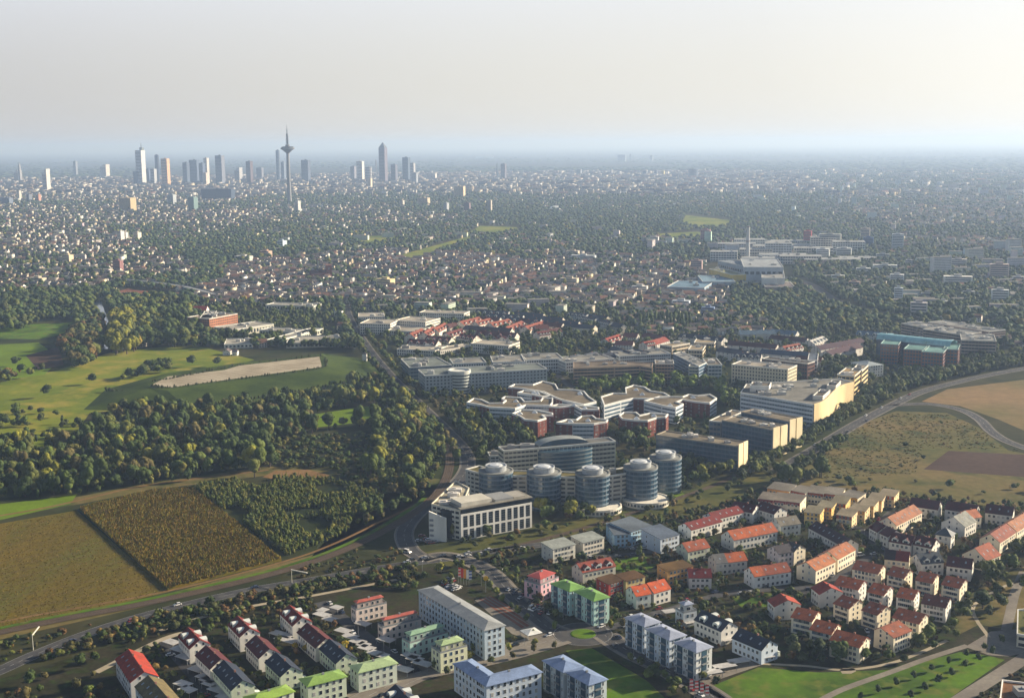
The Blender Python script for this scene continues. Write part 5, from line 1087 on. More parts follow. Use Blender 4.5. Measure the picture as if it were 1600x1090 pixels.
# ------------------------------------------------------------------ skyline
def hz_y(px): return 228+.5*math.pi/180*(800-px)
def tower_at(px, ytop, ybase, dist=None):
    """ground point under pixel column px at distance dist (or at ybase) and height reaching ytop"""
    if dist: yb = hz_y(px)+H*FP/dist
    else: yb = ybase
    p = G(px, yb); lo, hi = 5., 420.
    for _ in range(30):
        m_ = (lo+hi)/2
        if PX([[p.x, p.y, m_]])[0][1] > ytop: lo = m_
        else: hi = m_
    dep = float((np.array([p.x, p.y, 0])-CAM)@FW)
    return p, lo, dep/FP
def hirise(px, ytop, wpx, col, label, ybase=None, dist=None, top='flat', rz=.35, aspect=1., strips='v', cat='tower block', name='high_rise', rgroup=None, col2=None, glass=None):
    p, h, mpp = tower_at(px, ytop, ybase, dist); Wd = wpx*mpp; f = 1/(math.cos(rz)+aspect*math.sin(abs(rz))); x = Wd*f/2; y = x*aspect
    p = p+Vector((0, y, 0)); t = thing(name, label, cat, (p.x, p.y, 0), -rz, rgroup)
    FOOT.append([(p.x+sx*(x+6), p.y+sy*(y+6)) for sx, sy in ((-1, -1), (1, -1), (1, 1), (-1, 1))])
    wm = cm('wall', col); hb = h
    if top == 'pyramid': hb = h*.86
    if top == 'antenna': hb = h*.86
    if top == 'dome': hb = h*.95
    b = MB()
    if top in ('round', 'dome'):
        b.lathe([(x, 0), (x, hb)], 28)
        if top == 'dome': b = MB(); b.lathe([(x, 0), (x, hb), (x*.7, hb+h*.03), (.2, h)], 28)
    elif top == 'step':
        b.box(-x, x*.1, -y, y, 0, h*.8); b.box(x*.1+.01, x, -y, y, 0, h); b.box(-x*.5, x*.1, -y*.6, y*.6, h*.8+.01, h*.92)
    elif top == 'spire':
        b.box(-x, x, -y, y, 0, h*.6); b.prism([(-x*.6, -y*.6), (x*.6, -y*.6), (x*.6, y*.6), (-x*.6, y*.6)], h*.6+.01, h*.85)
    else: b.box(-x, x, -y, y, 0, hb)
    b.obj('wall', wm, t)
    nfl = max(3, min(26, int(hb/(3.4 if hb < 100 else 9)))); gm = glass or mat('glass_far', (.05, .065, .08), .25, .4, .3, .4)
    if top not in ('round', 'dome'):
        hh = hb if top != 'step' else h*.79
        for k in range(nfl):
            z = hh*(k+.3)/nfl; z2 = hh*(k+.75)/nfl
            b = MB(); xx = x if top != 'spire' or z2 < h*.59 else None
            if xx is None: break
            m1 = x*.12; b.box(-x+m1, x-m1, -y-.12, y+.12, z, z2, 0, True)
            b.obj('window_band', gm, t)
        b = MB(); b.box(x+.01, x+.1, -y+m1, y-m1, hh*.1, hh*.93); b.obj('window_strip', gm, t) if False else None
    else:
        for k in range(nfl):
            z = hb*(k+.3)/nfl; z2 = hb*(k+.7)/nfl; b = MB(); b.lathe([(x+.02, z), (x+.15, z), (x+.15, z2), (x+.02, z2)], 28); b.f.pop(); b.m.pop(); b.obj('window_band', gm, t)
    if top == 'pyramid':
        b = MB(); e = x
        for i in range(4): c = [(-e, -y), (e, -y), (e, y), (-e, y)]; b.face([(*c[i], hb), (*c[(i+1) % 4], hb), (0, 0, h)])
        b.obj('roof', cm('metal', (70, 84, 96)), t)
    elif top == 'spire':
        b = MB(); b.lathe([(x*.4, h*.85), (x*.15, h)], 8); b.obj('roof', wm, t)
    elif top == 'antenna':
        b = MB(); b.box(x*.2, x, -y*.5, y*.5, hb+.01, hb+h*.07); b.obj('roof', cm('wall', (120, 130, 130)), t); b = MB(); b.lathe([(3.2, hb), (2.4, h-6), (.4, h+14)], 8, x*.5, 0); b.obj('antenna', cm('metal', (86, 100, 96)), t)
    else:
        b = MB(); hh = h*(.92 if top == 'step' else 1) if top != 'dome' else h; r = min(.4*x, 6); 
        if top != 'dome': b.box(-r, r, -r*.6, r*.6, (h if top != 'step' else h*.92)+.01, (h if top != 'step' else h*.92)+2.8+h*.01); b.obj('roof_unit', cm('wall', tuple(int(c*.85) for c in col)), t)
    return t
SK = [
 (31, 253, 6, (150, 152, 158), 'slim pale tower with pointed top at the far left', 9144, 'spire', 1),
 (27, 266, 10, (190, 190, 190), 'stepped white block beside the slim pointed tower', 9144, 'step', 1),
 (72, 264, 11, (206, 204, 200), 'white stepped tower complex near the left edge', 7112, 'step', 1),
 (118, 252, 6, (130, 138, 150), 'lone grey tower on the horizon left of the bank towers', 11430, 'flat', 1),
 (163, 257, 14, (200, 196, 190), 'pale terraced block with sloping outline at the left', 10414, 'step', .8),
 (220, 226, 14, (206, 208, 208), 'tallest white bank tower with antenna, leftmost of the skyline', 8255, 'antenna', .9),
 (246, 241, 8, (66, 74, 96), 'dark blue round topped tower beside the white bank tower', 8763, 'dome', 1),
 (259, 248, 13, (206, 170, 136), 'salmon coloured sunlit tower in the left skyline group', 8001, 'flat', .7),
 (240, 264, 9, (170, 176, 184), 'lower pale tower between the bank tower and the salmon tower', 8128, 'flat', 1),
 (213, 268, 9, (96, 110, 134), 'low blue grey tower at the foot of the white bank tower', 8255, 'flat', 1),
 (232, 264, 8, (92, 106, 130), 'blue tower right of the foot of the white bank tower', 8382, 'flat', 1),
 (291, 254, 10, (86, 98, 118), 'dark slate tower, first of the cluster of four', 8509, 'flat', 1),
 (304, 250, 16, (92, 106, 130), 'broad dark blue tower, second of the cluster of four', 8636, 'flat', .6),
 (316, 255, 9, (88, 100, 124), 'dark tower, third of the cluster of four', 8255, 'flat', 1),
 (323, 247, 8, (196, 192, 188), 'pale sunlit tower, fourth of the cluster of four', 8509, 'flat', 1),
 (321, 270, 8, (196, 188, 180), 'slim pale low tower in front of the cluster', 7874, 'flat', 1),
 (344, 243, 14, (120, 126, 140), 'twin toned grey tower with flat top right of the cluster', 8382, 'flat', .8),
 (372, 262, 12, (170, 172, 176), 'pale mid rise between the grey and the brown tower', 8890, 'step', 1),
 (390, 252, 10, (98, 88, 94), 'brown tower left of the telecommunications tower', 8128, 'flat', 1),
 (406, 262, 11, (120, 124, 134), 'low grey block left of the telecommunications tower', 9525, 'flat', .6),
 (435, 235, 8, (116, 130, 150), 'slender blue grey tower just left of the telecommunications tower', 8890, 'round', 1),
 (443, 253, 7, (112, 126, 146), 'lower slender tower beside the telecommunications tower', 9017, 'flat', 1),
 (478, 250, 14, (86, 96, 116), 'dark grey broad tower just right of the telecommunications tower', 8509, 'flat', .7),
 (552, 260, 9, (130, 130, 142), 'small brownish tower left of the white one', 9144, 'flat', 1),
 (563, 252, 12, (214, 212, 204), 'white tower with overhanging top left of the pointed tower', 8763, 'flat', .7),
 (576, 261, 13, (176, 176, 176), 'round pale tower in front of the white one', 8001, 'round', 1),
 (578, 279, 7, (216, 202, 176), 'small bright cream block at the foot of the round pale tower', 7239, 'flat', 1),
 (588, 250, 2, (150, 150, 156), 'thin chimney left of the pointed tower', 9652, 'round', 1),
 (599, 222, 13, (112, 108, 122), 'brown pencil shaped tower with pyramid top', 8382, 'pyramid', 1),
 (616, 257, 10, (104, 106, 122), 'dark tower right of the pencil shaped tower', 8509, 'flat', 1),
 (635, 246, 12, (84, 98, 116), 'tall dark tower with light frame at the right of the skyline', 8382, 'flat', .8),
 (645, 255, 8, (170, 172, 176), 'white sided tower attached to the tall dark one', 8255, 'flat', 1),
 (648, 270, 10, (150, 156, 166), 'low pale tower at the right end of the skyline group', 7874, 'flat', .8),
 (674, 271, 17, (206, 204, 200), 'broad white slab right of the skyline group', 8890, 'flat', .4),
 (787, 256, 9, (104, 102, 114), 'dark brown tower standing alone near the middle', 8890, 'flat', 1),
 (777, 252, 3, (90, 104, 116), 'slim dark spire beside the lone brown tower', 9144, 'spire', 1),
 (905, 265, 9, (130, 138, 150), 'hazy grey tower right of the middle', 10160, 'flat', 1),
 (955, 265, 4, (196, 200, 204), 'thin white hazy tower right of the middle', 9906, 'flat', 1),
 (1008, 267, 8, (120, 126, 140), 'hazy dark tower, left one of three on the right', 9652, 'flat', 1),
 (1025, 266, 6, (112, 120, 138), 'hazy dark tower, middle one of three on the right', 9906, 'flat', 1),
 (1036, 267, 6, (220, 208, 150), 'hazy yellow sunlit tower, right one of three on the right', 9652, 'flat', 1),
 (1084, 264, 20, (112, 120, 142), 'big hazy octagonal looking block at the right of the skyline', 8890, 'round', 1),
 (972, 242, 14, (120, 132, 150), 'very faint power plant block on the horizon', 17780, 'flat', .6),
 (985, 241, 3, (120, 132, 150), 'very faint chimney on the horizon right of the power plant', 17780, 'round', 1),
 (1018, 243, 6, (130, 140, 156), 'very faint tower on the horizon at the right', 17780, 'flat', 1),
]
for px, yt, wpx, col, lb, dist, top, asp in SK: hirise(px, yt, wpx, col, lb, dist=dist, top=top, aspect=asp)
MIDB = [
 (198, 309, 28, 329, (196, 178, 140), 'beige twin slab apartment block in the left middle distance', .5), (301, 308, 15, 329, (120, 146, 146), 'square green glass office in the left middle distance', .8), (340, 295, 58, 312, (70, 84, 104), 'very long dark office slab below the left skyline', .15), (465, 314, 9, 331, (206, 206, 204), 'white tower block at the foot of the telecommunications tower', 1), (440, 376, 15, 389, (196, 210, 222), 'small square white office among trees', .9), (268, 304, 14, 320, (176, 184, 190), 'pale glass office left of the green glass one', .6), (184, 407, 17, 425, (150, 112, 112), 'reddish brick apartment block above the left village', .5), (718, 291, 18, 308, (206, 188, 158), 'tall beige slab near the middle of the horizon towns', .6), (765, 313, 8, 332, (176, 170, 160), 'slim beige tower block right of the beige slab', 1), (697, 317, 9, 331, (176, 180, 186), 'slim pale tower block left of the beige slab', 1), (730, 317, 11, 331, (120, 104, 110), 'brown tower block between two slim ones', .8), (628, 313, 8, 323, (196, 190, 180), 'small cream tower block in the belt of villas', .8), (662, 309, 20, 320, (206, 188, 164), 'cream apartment slab in the belt of villas', .4),
 (30, 298, 6, 312, (206, 204, 196), 'slim white tower near the left edge', 1), (45, 304, 8, 315, (120, 128, 140), 'short grey tower near the left edge', 1), (60, 304, 7, 316, (196, 150, 130), 'short terracotta tower near the left edge', 1), (10, 309, 20, 320, (120, 132, 150), 'dark slab at the left edge', .4), (188, 361, 11, 378, (216, 214, 208), 'white round cornered block of the white cluster, left', .9), (196, 363, 8, 377, (216, 214, 208), 'white round cornered block of the white cluster, middle', .9), (214, 363, 12, 376, (222, 214, 200), 'white round cornered block of the white cluster, right', .8),
 (205, 315, 8, 325, (196, 178, 150), 'small beige block beside the twin slab', 1),
 (1023, 370, 15, 383, (200, 196, 196), 'white and red apartment block right of the middle', .7), (1103, 359, 17, 379, (150, 116, 122), 'red and grey apartment block left of the campus', .7), (1089, 407, 20, 423, (160, 140, 138), 'pink grey apartment block left of the power station', .6), (1263, 361, 15, 384, (160, 72, 72), 'dark red tower block behind the campus', 1), (1273, 368, 8, 385, (206, 204, 190), 'white narrow tower beside the dark red one', 1), (1298, 366, 36, 392, (170, 172, 168), 'large grey terraced high rise behind the campus', .4), (1353, 357, 17, 376, (186, 176, 166), 'beige tower block in the right middle distance', .8), (1358, 371, 18, 386, (66, 92, 140), 'deep blue apartment block in front of the beige tower', .7), (1404, 366, 21, 394, (176, 184, 192), 'pale twin tower block at the right', .8), (1287, 389, 23, 409, (204, 208, 208), 'white tower with green stripe in the campus', .7), (1320, 388, 26, 404, (196, 198, 196), 'white campus slab right of the striped tower', .6),
 (1350, 419, 24, 430, (206, 208, 206), 'low white slab among trees, left one', .5), (1384, 414, 38, 426, (214, 216, 214), 'long white apartment slab among trees', .3), (1403, 429, 24, 445, (212, 214, 214), 'white cube apartment block among trees', .6), (1405, 450, 16, 475, (196, 206, 214), 'tall narrow white apartment block by the motorway', .8), (1437, 473, 28, 496, (196, 190, 188), 'pinkish white slab nearest the large right office complex', .5), (1421, 406, 12, 419, (150, 152, 160), 'grey slab with dark stripe among trees', .8), (1310, 430, 22, 442, (196, 198, 196), 'pale low slab above the motorway curve', .5), (1336, 440, 20, 453, (180, 160, 150), 'brownish low block above the motorway curve', .6), (1499, 432, 46, 450, (214, 212, 206), 'long white apartment slab at the right', .4), (1499, 405, 27, 420, (196, 190, 186), 'pale pink slab at the right', .5), (1563, 413, 31, 440, (186, 170, 164), 'tall pinkish tower with dark stripes at the right edge', .5), (1564, 453, 28, 476, (206, 208, 206), 'white slab block near the right edge', .5), (1450, 458, 22, 470, (150, 154, 156), 'grey low slab half hidden by trees', .5), (1592, 432, 18, 444, (206, 204, 202), 'white slab cut by the right edge', .5), (1515, 455, 20, 466, (170, 172, 172), 'grey low slab near the right edge', .5), (1380, 397, 22, 408, (160, 166, 170), 'grey wide slab in the green at the right', .4), (1475, 470, 18, 480, (190, 194, 190), 'small pale block near the motorway', .6), (1560, 405, 12, 412, (180, 186, 196), 'pale roof top block behind the pinkish tower', .6), (1065, 470, 30, 480, (196, 204, 212), 'blue white office by the villages', .5), (1000, 447, 26, 458, (214, 214, 208), 'white slab block left of the blue roofed halls', .4), (1107, 480, 22, 492, (130, 150, 186), 'blue and white office block in front of the power station', .5), (890, 435, 30, 448, (196, 186, 166), 'beige block with hipped outline in the village', .5), (895, 392, 22, 402, (200, 186, 168), 'beige block on the ridge above the village', .5), (912, 399, 40, 408, (196, 200, 202), 'white terraced slab on the ridge above the village', .3), (380, 400, 30, 408, (206, 204, 196), 'low white school block left of the church', .4), (415, 392, 20, 404, (200, 170, 150), 'small cream and red block among trees', .5), (602, 436, 30, 450, (222, 206, 160), 'sunlit yellow white block in the village', .5), (105, 398, 18, 412, (214, 200, 170), 'cream block in the left town', .6), (58, 434, 30, 444, (216, 204, 180), 'long cream slab in the left town', .3)]
for px, yt, wpx, yb, col, lb, asp in MIDB: hirise(px, yt, wpx, col, lb, ybase=yb, aspect=asp, name='apartment_tower', cat='apartment block', rz=.3 if px > 700 else .5)
g = np.random.default_rng(31); nb_ = 0; APM = {}
for poly, n_, tone in (([(1000, 385), (1110, 380), (1240, 452), (1330, 430), (1600, 385), (1600, 490), (1480, 495), (1300, 460), (1130, 400), (1010, 400)], 64, (206, 208, 208)), ([(300, 360), (900, 345), (1000, 385), (860, 400), (440, 398), (300, 392)], 32, (208, 202, 190)), ([(560, 470), (880, 455), (1000, 470), (1000, 498), (600, 492)], 24, (212, 206, 196)), ([(0, 355), (280, 345), (300, 440), (0, 460)], 26, (214, 204, 188)), ([(1100, 285), (1600, 290), (1600, 380), (1240, 350)], 40, (200, 204, 208))):
    pp = scatter(poly, n_, seed=nb_+91)
    for x, y in pp:
        if not clear_mask(np.array([[x, y]]), 14)[0]: continue
        L_, W_, h_ = g.uniform(15, 38), 12, g.choice([12, 15, 18, 24, 33] if x > 100 and y > 2200 else [9, 9, 12]); c = tuple(int(v*g.uniform(.9, 1.05)) for v in tone); c = tuple(min(235, (q//6)*6) for q in c)
        t = thing('apartment_house', 'pale flat roofed apartment block standing among trees in the middle distance', 'apartment block', (x, y, 0), float(g.choice([-.3, -.2, .2, 1.25])), 'pale apartment blocks among trees')
        b = MB(); b.box(-L_/2, L_/2, -W_/2, W_/2, 0, h_); b.obj('wall', cm('wall', c), t)
        b = MB(); b.box(-L_/2-.3, L_/2+.3, -W_/2-.3, W_/2+.3, h_+.01, h_+.5, 0, True); b.obj('roof', cm('deck', (140, 138, 132)), t)
        for k in range(int(h_/3)): b = MB(); b.box(-L_/2+1, L_/2-1, -W_/2-.08, W_/2+.08, k*3+1, k*3+2.3, 0, True); b.obj('window_band', mat('glass_pale', (.20, .23, .26), .3, .3, .3, .4), t)
        FOOT.append([(x+sx*(L_/2), y+sy*(W_/2+6)) for sx, sy in ((-1, -1), (1, -1), (1, 1), (-1, 1))]); nb_ += 1
# telecommunications tower
p, h, mpp = tower_at(452.5, 196, 318)
t = thing('telecommunications_tower', 'very tall concrete television tower with disc pod and antenna rising above the horizon', 'television tower', (p.x, p.y, 0)); s = h/331.
cw = cm('wall', (134, 136, 138)); dk = cm('metal', (84, 86, 92))
b = MB(); b.lathe([(11, 0), (9.2, 25*s), (7.6, 90*s), (6.3, 218*s), (6.3, 226*s)], 28); b.obj('shaft', cw, t)
b = MB(); b.lathe([(6.4, 214*s), (10, 217*s), (22, 228*s), (27.5, 231*s), (29.5, 234*s), (29.5, 236.5*s), (26, 237*s)], 40); b.obj('pod_base', cw, t)
b = MB(); b.lathe([(25.5, 237.1*s), (25.5, 240*s), (21, 240.2*s)], 40); b.obj('pod_window', GLASS, t)
b = MB(); b.lathe([(26.2, 240.3*s), (20, 242*s), (9, 243*s), (8, 250*s), (5, 251*s)], 40); b.obj('pod_roof', dk, t)
b = MB(); b.lathe([(4.4, 252*s), (4, 262*s), (3.6, 296*s), (2, 297*s), (1.7, 316*s), (.9, 317*s), (.6, 334*s)], 12); b.obj('antenna', dk, t)
for k in range(8):
    b = MB(); z = (255+k*5.2)*s; r = 9-k*.55; b.lathe([(r, z), (r, z+1.2), (r-1, z+1.2)], 20); b.obj('antenna_platform', dk, t)
# church
p, h, mpp = tower_at(514, 414, 436)
t = thing('church', 'brick village church with square tower and slim dark spire', 'church', (p.x, p.y, 0), .3)
b = MB(); b.box(-5, 5, -5, 5, 0, h); b.obj('bell_tower', cm('wall', (128, 84, 72)), t)
b = MB(); b.box(-34, -5.01, -7, 7, 0, 11)
for s_ in (-7, 7): pass
b.obj('wall', cm('wall', (132, 90, 78)), t)
b = MB(); b.slab([(-34.3, -7.6, 10.8), (-5.1, -7.6, 10.8), (-5.1, 0, 18), (-34.3, 0, 18)], .4); b.slab([(-34.3, 0, 18), (-5.1, 0, 18), (-5.1, 7.6, 10.8), (-34.3, 7.6, 10.8)], .4); b.obj('roof', cm('tile', (92, 54, 50)), t)
b = MB(); b.lathe([(2.4, 14), (2.4, 20), (.1, 50)], 8, -20, 0); b.obj('spire', cm('metal', (60, 70, 80)), t)
for z in (8, 18, 28): link('window', winmesh(2.2, 3), t, (0, -5.02, z))
# air supported dome in the park
p = G(868, 327); t = thing('white_dome', 'small white air dome in the distant park', 'dome', p); b = MB(); b.lathe([(26, 0), (24, 5), (17, 10), (8, 12.5), (.1, 13)], 24); b.obj('dome_shell', cm('paint', (226, 226, 222)), t)
p = G(760, 248); t = thing('stadium_roof', 'faint long pale roof of a distant stadium', 'stadium', G(757, 247.0)); b = MB()
for i in range(8):
    a0, a1 = math.pi*i/8, math.pi*(i+1)/8; b.face([(150*math.cos(a0), 0, 30+18*math.sin(a0)), (150*math.cos(a0), 90, 30+18*math.sin(a0)), (150*math.cos(a1), 90, 30+18*math.sin(a1)), (150*math.cos(a1), 0, 30+18*math.sin(a1))])
b.box(-150, 150, 2, 88, 0, 30); b.obj('shell_roof', cm('plain', (214, 216, 216)), t)

# ------------------------------------------------------------------ vegetation and far towns
def ico(sub=1):
    ph = (1+5**.5)/2
    v = [(-1, ph, 0), (1, ph, 0), (-1, -ph, 0), (1, -ph, 0), (0, -1, ph), (0, 1, ph), (0, -1, -ph), (0, 1, -ph), (ph, 0, -1), (ph, 0, 1), (-ph, 0, -1), (-ph, 0, 1)]
    f = [(0, 11, 5), (0, 5, 1), (0, 1, 7), (0, 7, 10), (0, 10, 11), (1, 5, 9), (5, 11, 4), (11, 10, 2), (10, 7, 6), (7, 1, 8), (3, 9, 4), (3, 4, 2), (3, 2, 6), (3, 6, 8), (3, 8, 9), (4, 9, 5), (2, 4, 11), (6, 2, 10), (8, 6, 7), (9, 8, 1)]
    v = [np.array(p)/np.linalg.norm(p) for p in v]
    for _ in range(sub-1):
        nf = []; c = {}
        def mid(a, b):
            k = (min(a, b), max(a, b))
            if k not in c: q = v[a]+v[b]; v.append(q/np.linalg.norm(q)); c[k] = len(v)-1
            return c[k]
        for a, b_, d in f: x, y, z = mid(a, b_), mid(b_, d), mid(d, a); nf += [(a, x, z), (b_, y, x), (d, z, y), (x, y, z)]
        f = nf
    return np.array(v), np.array(f)
I1, I2 = ico(1), ico(2)
def crown(seed, nc, sub, leaves, lsize, shape='round', trunkz=.22):
    """unit crown: height 1 (z from trunkz to 1), radius about .5; clumps of leaves spread through the volume"""
    g = np.random.default_rng(seed); V, F, T = [], [], []; k = 0; base = I2 if sub == 2 else I1
    for i in range(nc):
        if shape == 'round':
            u_ = g.normal(size=3); u_ /= np.linalg.norm(u_); r = g.uniform(.35, .78) if i else 0
            c = np.array([u_[0]*.36*r, u_[1]*.36*r, .60+u_[2]*.34*r]); rad = g.uniform(.17, .25)*(1.25 if nc < 5 else 1) if i else .30
        elif shape == 'tall':
            z = (i+.5)/nc; c = np.array([g.normal(0, .05), g.normal(0, .05), .2+.74*z]); rad = .10+.09*math.sin(math.pi*min(1, z*1.05))
        else:
            z = (i+.5)/nc; c = np.array([g.normal(0, .03), g.normal(0, .03), .1+.84*z]); rad = .27*(1-z)+.03
        tint = g.uniform(.72, 1.28)
        v = base[0]*rad*g.uniform(.82, 1.18, (len(base[0]), 1)); v[:, 2] *= .85
        V.append(v+c); F.append(base[1]+k); T.append(np.full(len(v), tint)); k += len(v)
        n = leaves; d = g.normal(size=(n, 3)); d /= np.linalg.norm(d, axis=1)[:, None]; d[:, 2] = np.abs(d[:, 2])*.9-.25
        pc = c+d*rad*g.uniform(.85, 1.28, (n, 1)); a = g.normal(size=(n, 3, 3))*lsize
        V.append((pc[:, None, :]+a).reshape(-1, 3)); F.append(np.arange(n*3).reshape(-1, 3)+k); T.append(np.repeat(tint*g.uniform(.75, 1.35, n), 3)); k += n*3
    V = np.vstack(V); F = np.vstack(F); T = np.concatenate(T)
    return V, F, T
def trunk_np(kz=.5, r=.035):
    a = np.linspace(0, 2*math.pi, 6)[:-1]; V = [(r*math.cos(q)*1.3, r*math.sin(q)*1.3, 0) for q in a]+[(r*.6*math.cos(q), r*.6*math.sin(q), kz) for q in a]; F = []
    for i in range(5): j = (i+1) % 5; F += [(i, j, 5+j), (i, 5+j, 5+i)]
    return np.array(V), np.array(F)
LOD0 = [crown(i, 13, 2, 46, .035, 'round') for i in range(5)]+[crown(21+i, 9, 2, 40, .03, 'tall') for i in range(2)]+[crown(31, 9, 2, 40, .03, 'cone')]
LOD1 = [crown(40+i, 6+i % 4, 1, 24, .05) for i in range(8)]+[crown(50, 5, 1, 12, .04, 'tall')]
LOD2 = [crown(60+i, 4, 1, 5, .07) for i in range(6)]
LOD3 = [crown(70+i, 2, 1, 3, .09) for i in range(5)]
CON1 = [crown(80+i, 4, 1, 8, .05, 'cone') for i in range(3)]
GC = [lin(c) for c in [(62, 76, 34), (54, 68, 32), (74, 86, 36), (84, 90, 42), (48, 60, 32), (66, 72, 40)]]
YC = [lin(c) for c in [(112, 112, 38), (100, 100, 40), (124, 114, 44)]]
BC = [lin(c) for c in [(92, 70, 42), (98, 82, 44), (84, 78, 44), (72, 70, 38)]]
PAL = {'g': np.array(GC), 'y': np.array(YC), 'b': np.array(BC), 'gy': np.array(GC+GC+YC[:2]), 'gb': np.array(GC+BC), 'm': np.array([lin(c) for c in [(62, 76, 36), (72, 84, 38), (88, 92, 42), (50, 64, 32), (104, 102, 46), (82, 76, 44), (58, 74, 36), (54, 68, 34)]]), 'lg': np.array([lin(c) for c in [(86, 104, 40), (98, 114, 44), (80, 96, 40)]]), 'far': np.array([lin(c) for c in [(54, 72, 40), (66, 82, 42), (48, 64, 40), (78, 88, 46)]])}
def merge(tpls, pos, wid, hei, cols, seed=0, z0=0, mats=LEAF, name='x', trunk=None):
    g = np.random.default_rng(seed); n = len(pos); pick = g.integers(0, len(tpls), n); Vs, Fs, Cs = [], [], []; k = 0
    for ti, (V, F, T) in enumerate(tpls):
        ix = np.where(pick == ti)[0]
        if not len(ix): continue
        m_ = len(ix); a = g.uniform(0, 2*math.pi, m_); ca, sa = np.cos(a)[:, None], np.sin(a)[:, None]; w_ = wid[ix][:, None]
        x = (V[None, :, 0]*ca-V[None, :, 1]*sa)*w_+pos[ix, 0][:, None]; y = (V[None, :, 0]*sa+V[None, :, 1]*ca)*w_+pos[ix, 1][:, None]
        z = V[None, :, 2]*hei[ix][:, None]+z0
        Vs.append(np.stack([x, y, z], -1).reshape(-1, 3)); Fs.append((F[None]+(np.arange(m_)*len(V))[:, None, None]).reshape(-1, 3)+k); k += m_*len(V)
        Cs.append((cols[ix][:, None, :]*T[None, :, None]).reshape(-1, 3))
    return np.vstack(Vs), np.vstack(Fs), np.vstack(Cs)
# candidate trees: x, y, width, height, palette colour, sort
TX = []
def pxmask(P, polys):
    q = PX(np.column_stack([P, np.zeros(len(P))])); r = np.zeros(len(P), bool)
    for p in polys: r |= inpoly(q[:, 0], q[:, 1], p)
    return r
def wood(poly, spacing, wmin, wmax, hr, pal, where, kind=None, seed=1, avoid=None, pad=0, shapes='round', keep=1.):
    P = np.array([tuple(G(*p)[:2]) for p in poly]); area = abs(sum(P[i][0]*P[i-1][1]-P[i-1][0]*P[i][1] for i in range(len(P)))/2)
    n = int(area/(spacing*spacing)*keep); pts = scatter(poly, max(n, 3), seed=seed); ok = clear_mask(pts, pad)
    if avoid: ok &= ~pxmask(pts, avoid)
    pts = pts[ok]; g = np.random.default_rng(seed+99); n = len(pts); w_ = wmin+(wmax-wmin)*1.12*g.uniform(0, 1, n)**1.6; h_ = w_*g.uniform(*hr, n)
    c = PAL[pal][g.integers(0, len(PAL[pal]), n)]*g.uniform(.8, 1.2, (n, 1))
    for i in range(n): TX.append((pts[i, 0], pts[i, 1], w_[i], h_[i], c[i], where, shapes))
DIRTP = [(405, 748), (430, 732), (515, 730), (520, 745), (505, 752), (450, 756)]; CLR = [(484, 650), (575, 633), (600, 640), (596, 662), (490, 672)]
MEADP = [(-60, 610), (90, 578), (180, 548), (300, 538), (398, 562), (350, 576), (240, 592), (190, 612), (232, 636), (140, 645), (110, 690), (-60, 735)]
wood([(-60, 775), (-60, 705), (60, 700), (130, 690), (190, 645), (260, 640), (330, 645), (400, 640), (400, 700), (380, 740), (200, 765), (60, 780)], 6.6, 5, 13, (1.0, 1.6), 'm', 'in the dense wood left of the brown scrub', seed=1)
wood([(400, 640), (470, 622), (560, 602), (618, 600), (650, 640), (680, 680), (640, 690), (600, 672), (500, 672), (480, 690), (400, 700)], 6.8, 5, 13, (1.0, 1.6), 'm', 'in the wood around the bright clearing', seed=2, avoid=[CLR])
wood([(380, 700), (480, 680), (600, 680), (690, 690), (700, 720), (660, 765), (600, 765), (540, 752), (520, 735), (400, 728)], 5.0, 3, 7, (.6, 1.0), 'm', 'in the low brown scrub behind the tree nursery', seed=3, avoid=[DIRTP])
wood([(560, 690), (660, 640), (694, 690), (698, 730), (640, 770), (580, 765)], 11, 9, 14, (1, 1.3), 'gy', 'in the wood beside the tram curve', seed=4)
wood([(380, 700), (420, 690), (430, 740), (390, 750)], 12, 12, 16, (1.1, 1.5), 'gy', 'beside the bare earth patch', seed=5)
wood([(-60, 655), (60, 640), (130, 660), (150, 690), (60, 700), (-60, 700)], 16, 6, 10, (.9, 1.2), 'g', 'at the foot of the left meadow', seed=6)
wood([(185, 655), (330, 640), (330, 625), (260, 635), (190, 640)], 9, 9, 13, (1.2, 1.6), 'gy', 'at the foot of the grassy mound', seed=7)
wood([(90, 545), (120, 520), (160, 500), (160, 560), (120, 582)], 8, 11, 16, (1, 1.3), 'gb', 'on the left river bank', seed=8)
wood([(180, 535), (200, 480), (250, 470), (300, 490), (312, 520), (290, 545), (220, 545), (190, 555)], 9, 11, 17, (1.1, 1.5), 'gy', 'on the right river bank', seed=9)
wood([(170, 555), (178, 500), (205, 500), (215, 552)], 9, 13, 18, (1.3, 1.6), 'y', 'among the yellow green poplars on the river bank', seed=10)
wood([(-60, 470), (140, 455), (150, 500), (90, 500), (20, 520), (-60, 520)], 13, 11, 17, (.9, 1.2), 'g', 'in the park at the left edge', seed=11)
wood([(190, 595), (230, 575), (265, 570), (265, 585), (240, 592)], 8, 9, 13, (.8, 1.1), 'g', 'in the clump beside the mound', seed=12)
wood([(-60, 585), (80, 575), (30, 600), (-60, 610)], 13, 7, 12, (.9, 1.2), 'gb', 'along the far meadow hedge', seed=13)
wood([(300, 545), (380, 540), (540, 548), (620, 552), (560, 540), (520, 530), (380, 532), (310, 522)], 8, 9, 14, (1, 1.3), 'g', 'in the belt behind the gravel topped mound', seed=14)
wood([(585, 562), (650, 600), (672, 650), (690, 665), (640, 600), (600, 560)], 8, 8, 12, (1, 1.3), 'g', 'along the left side of the main road', seed=15)
wood([(540, 480), (560, 530), (590, 560), (570, 560), (530, 510)], 9, 8, 12, (1, 1.3), 'g', 'along the far main road', seed=16)
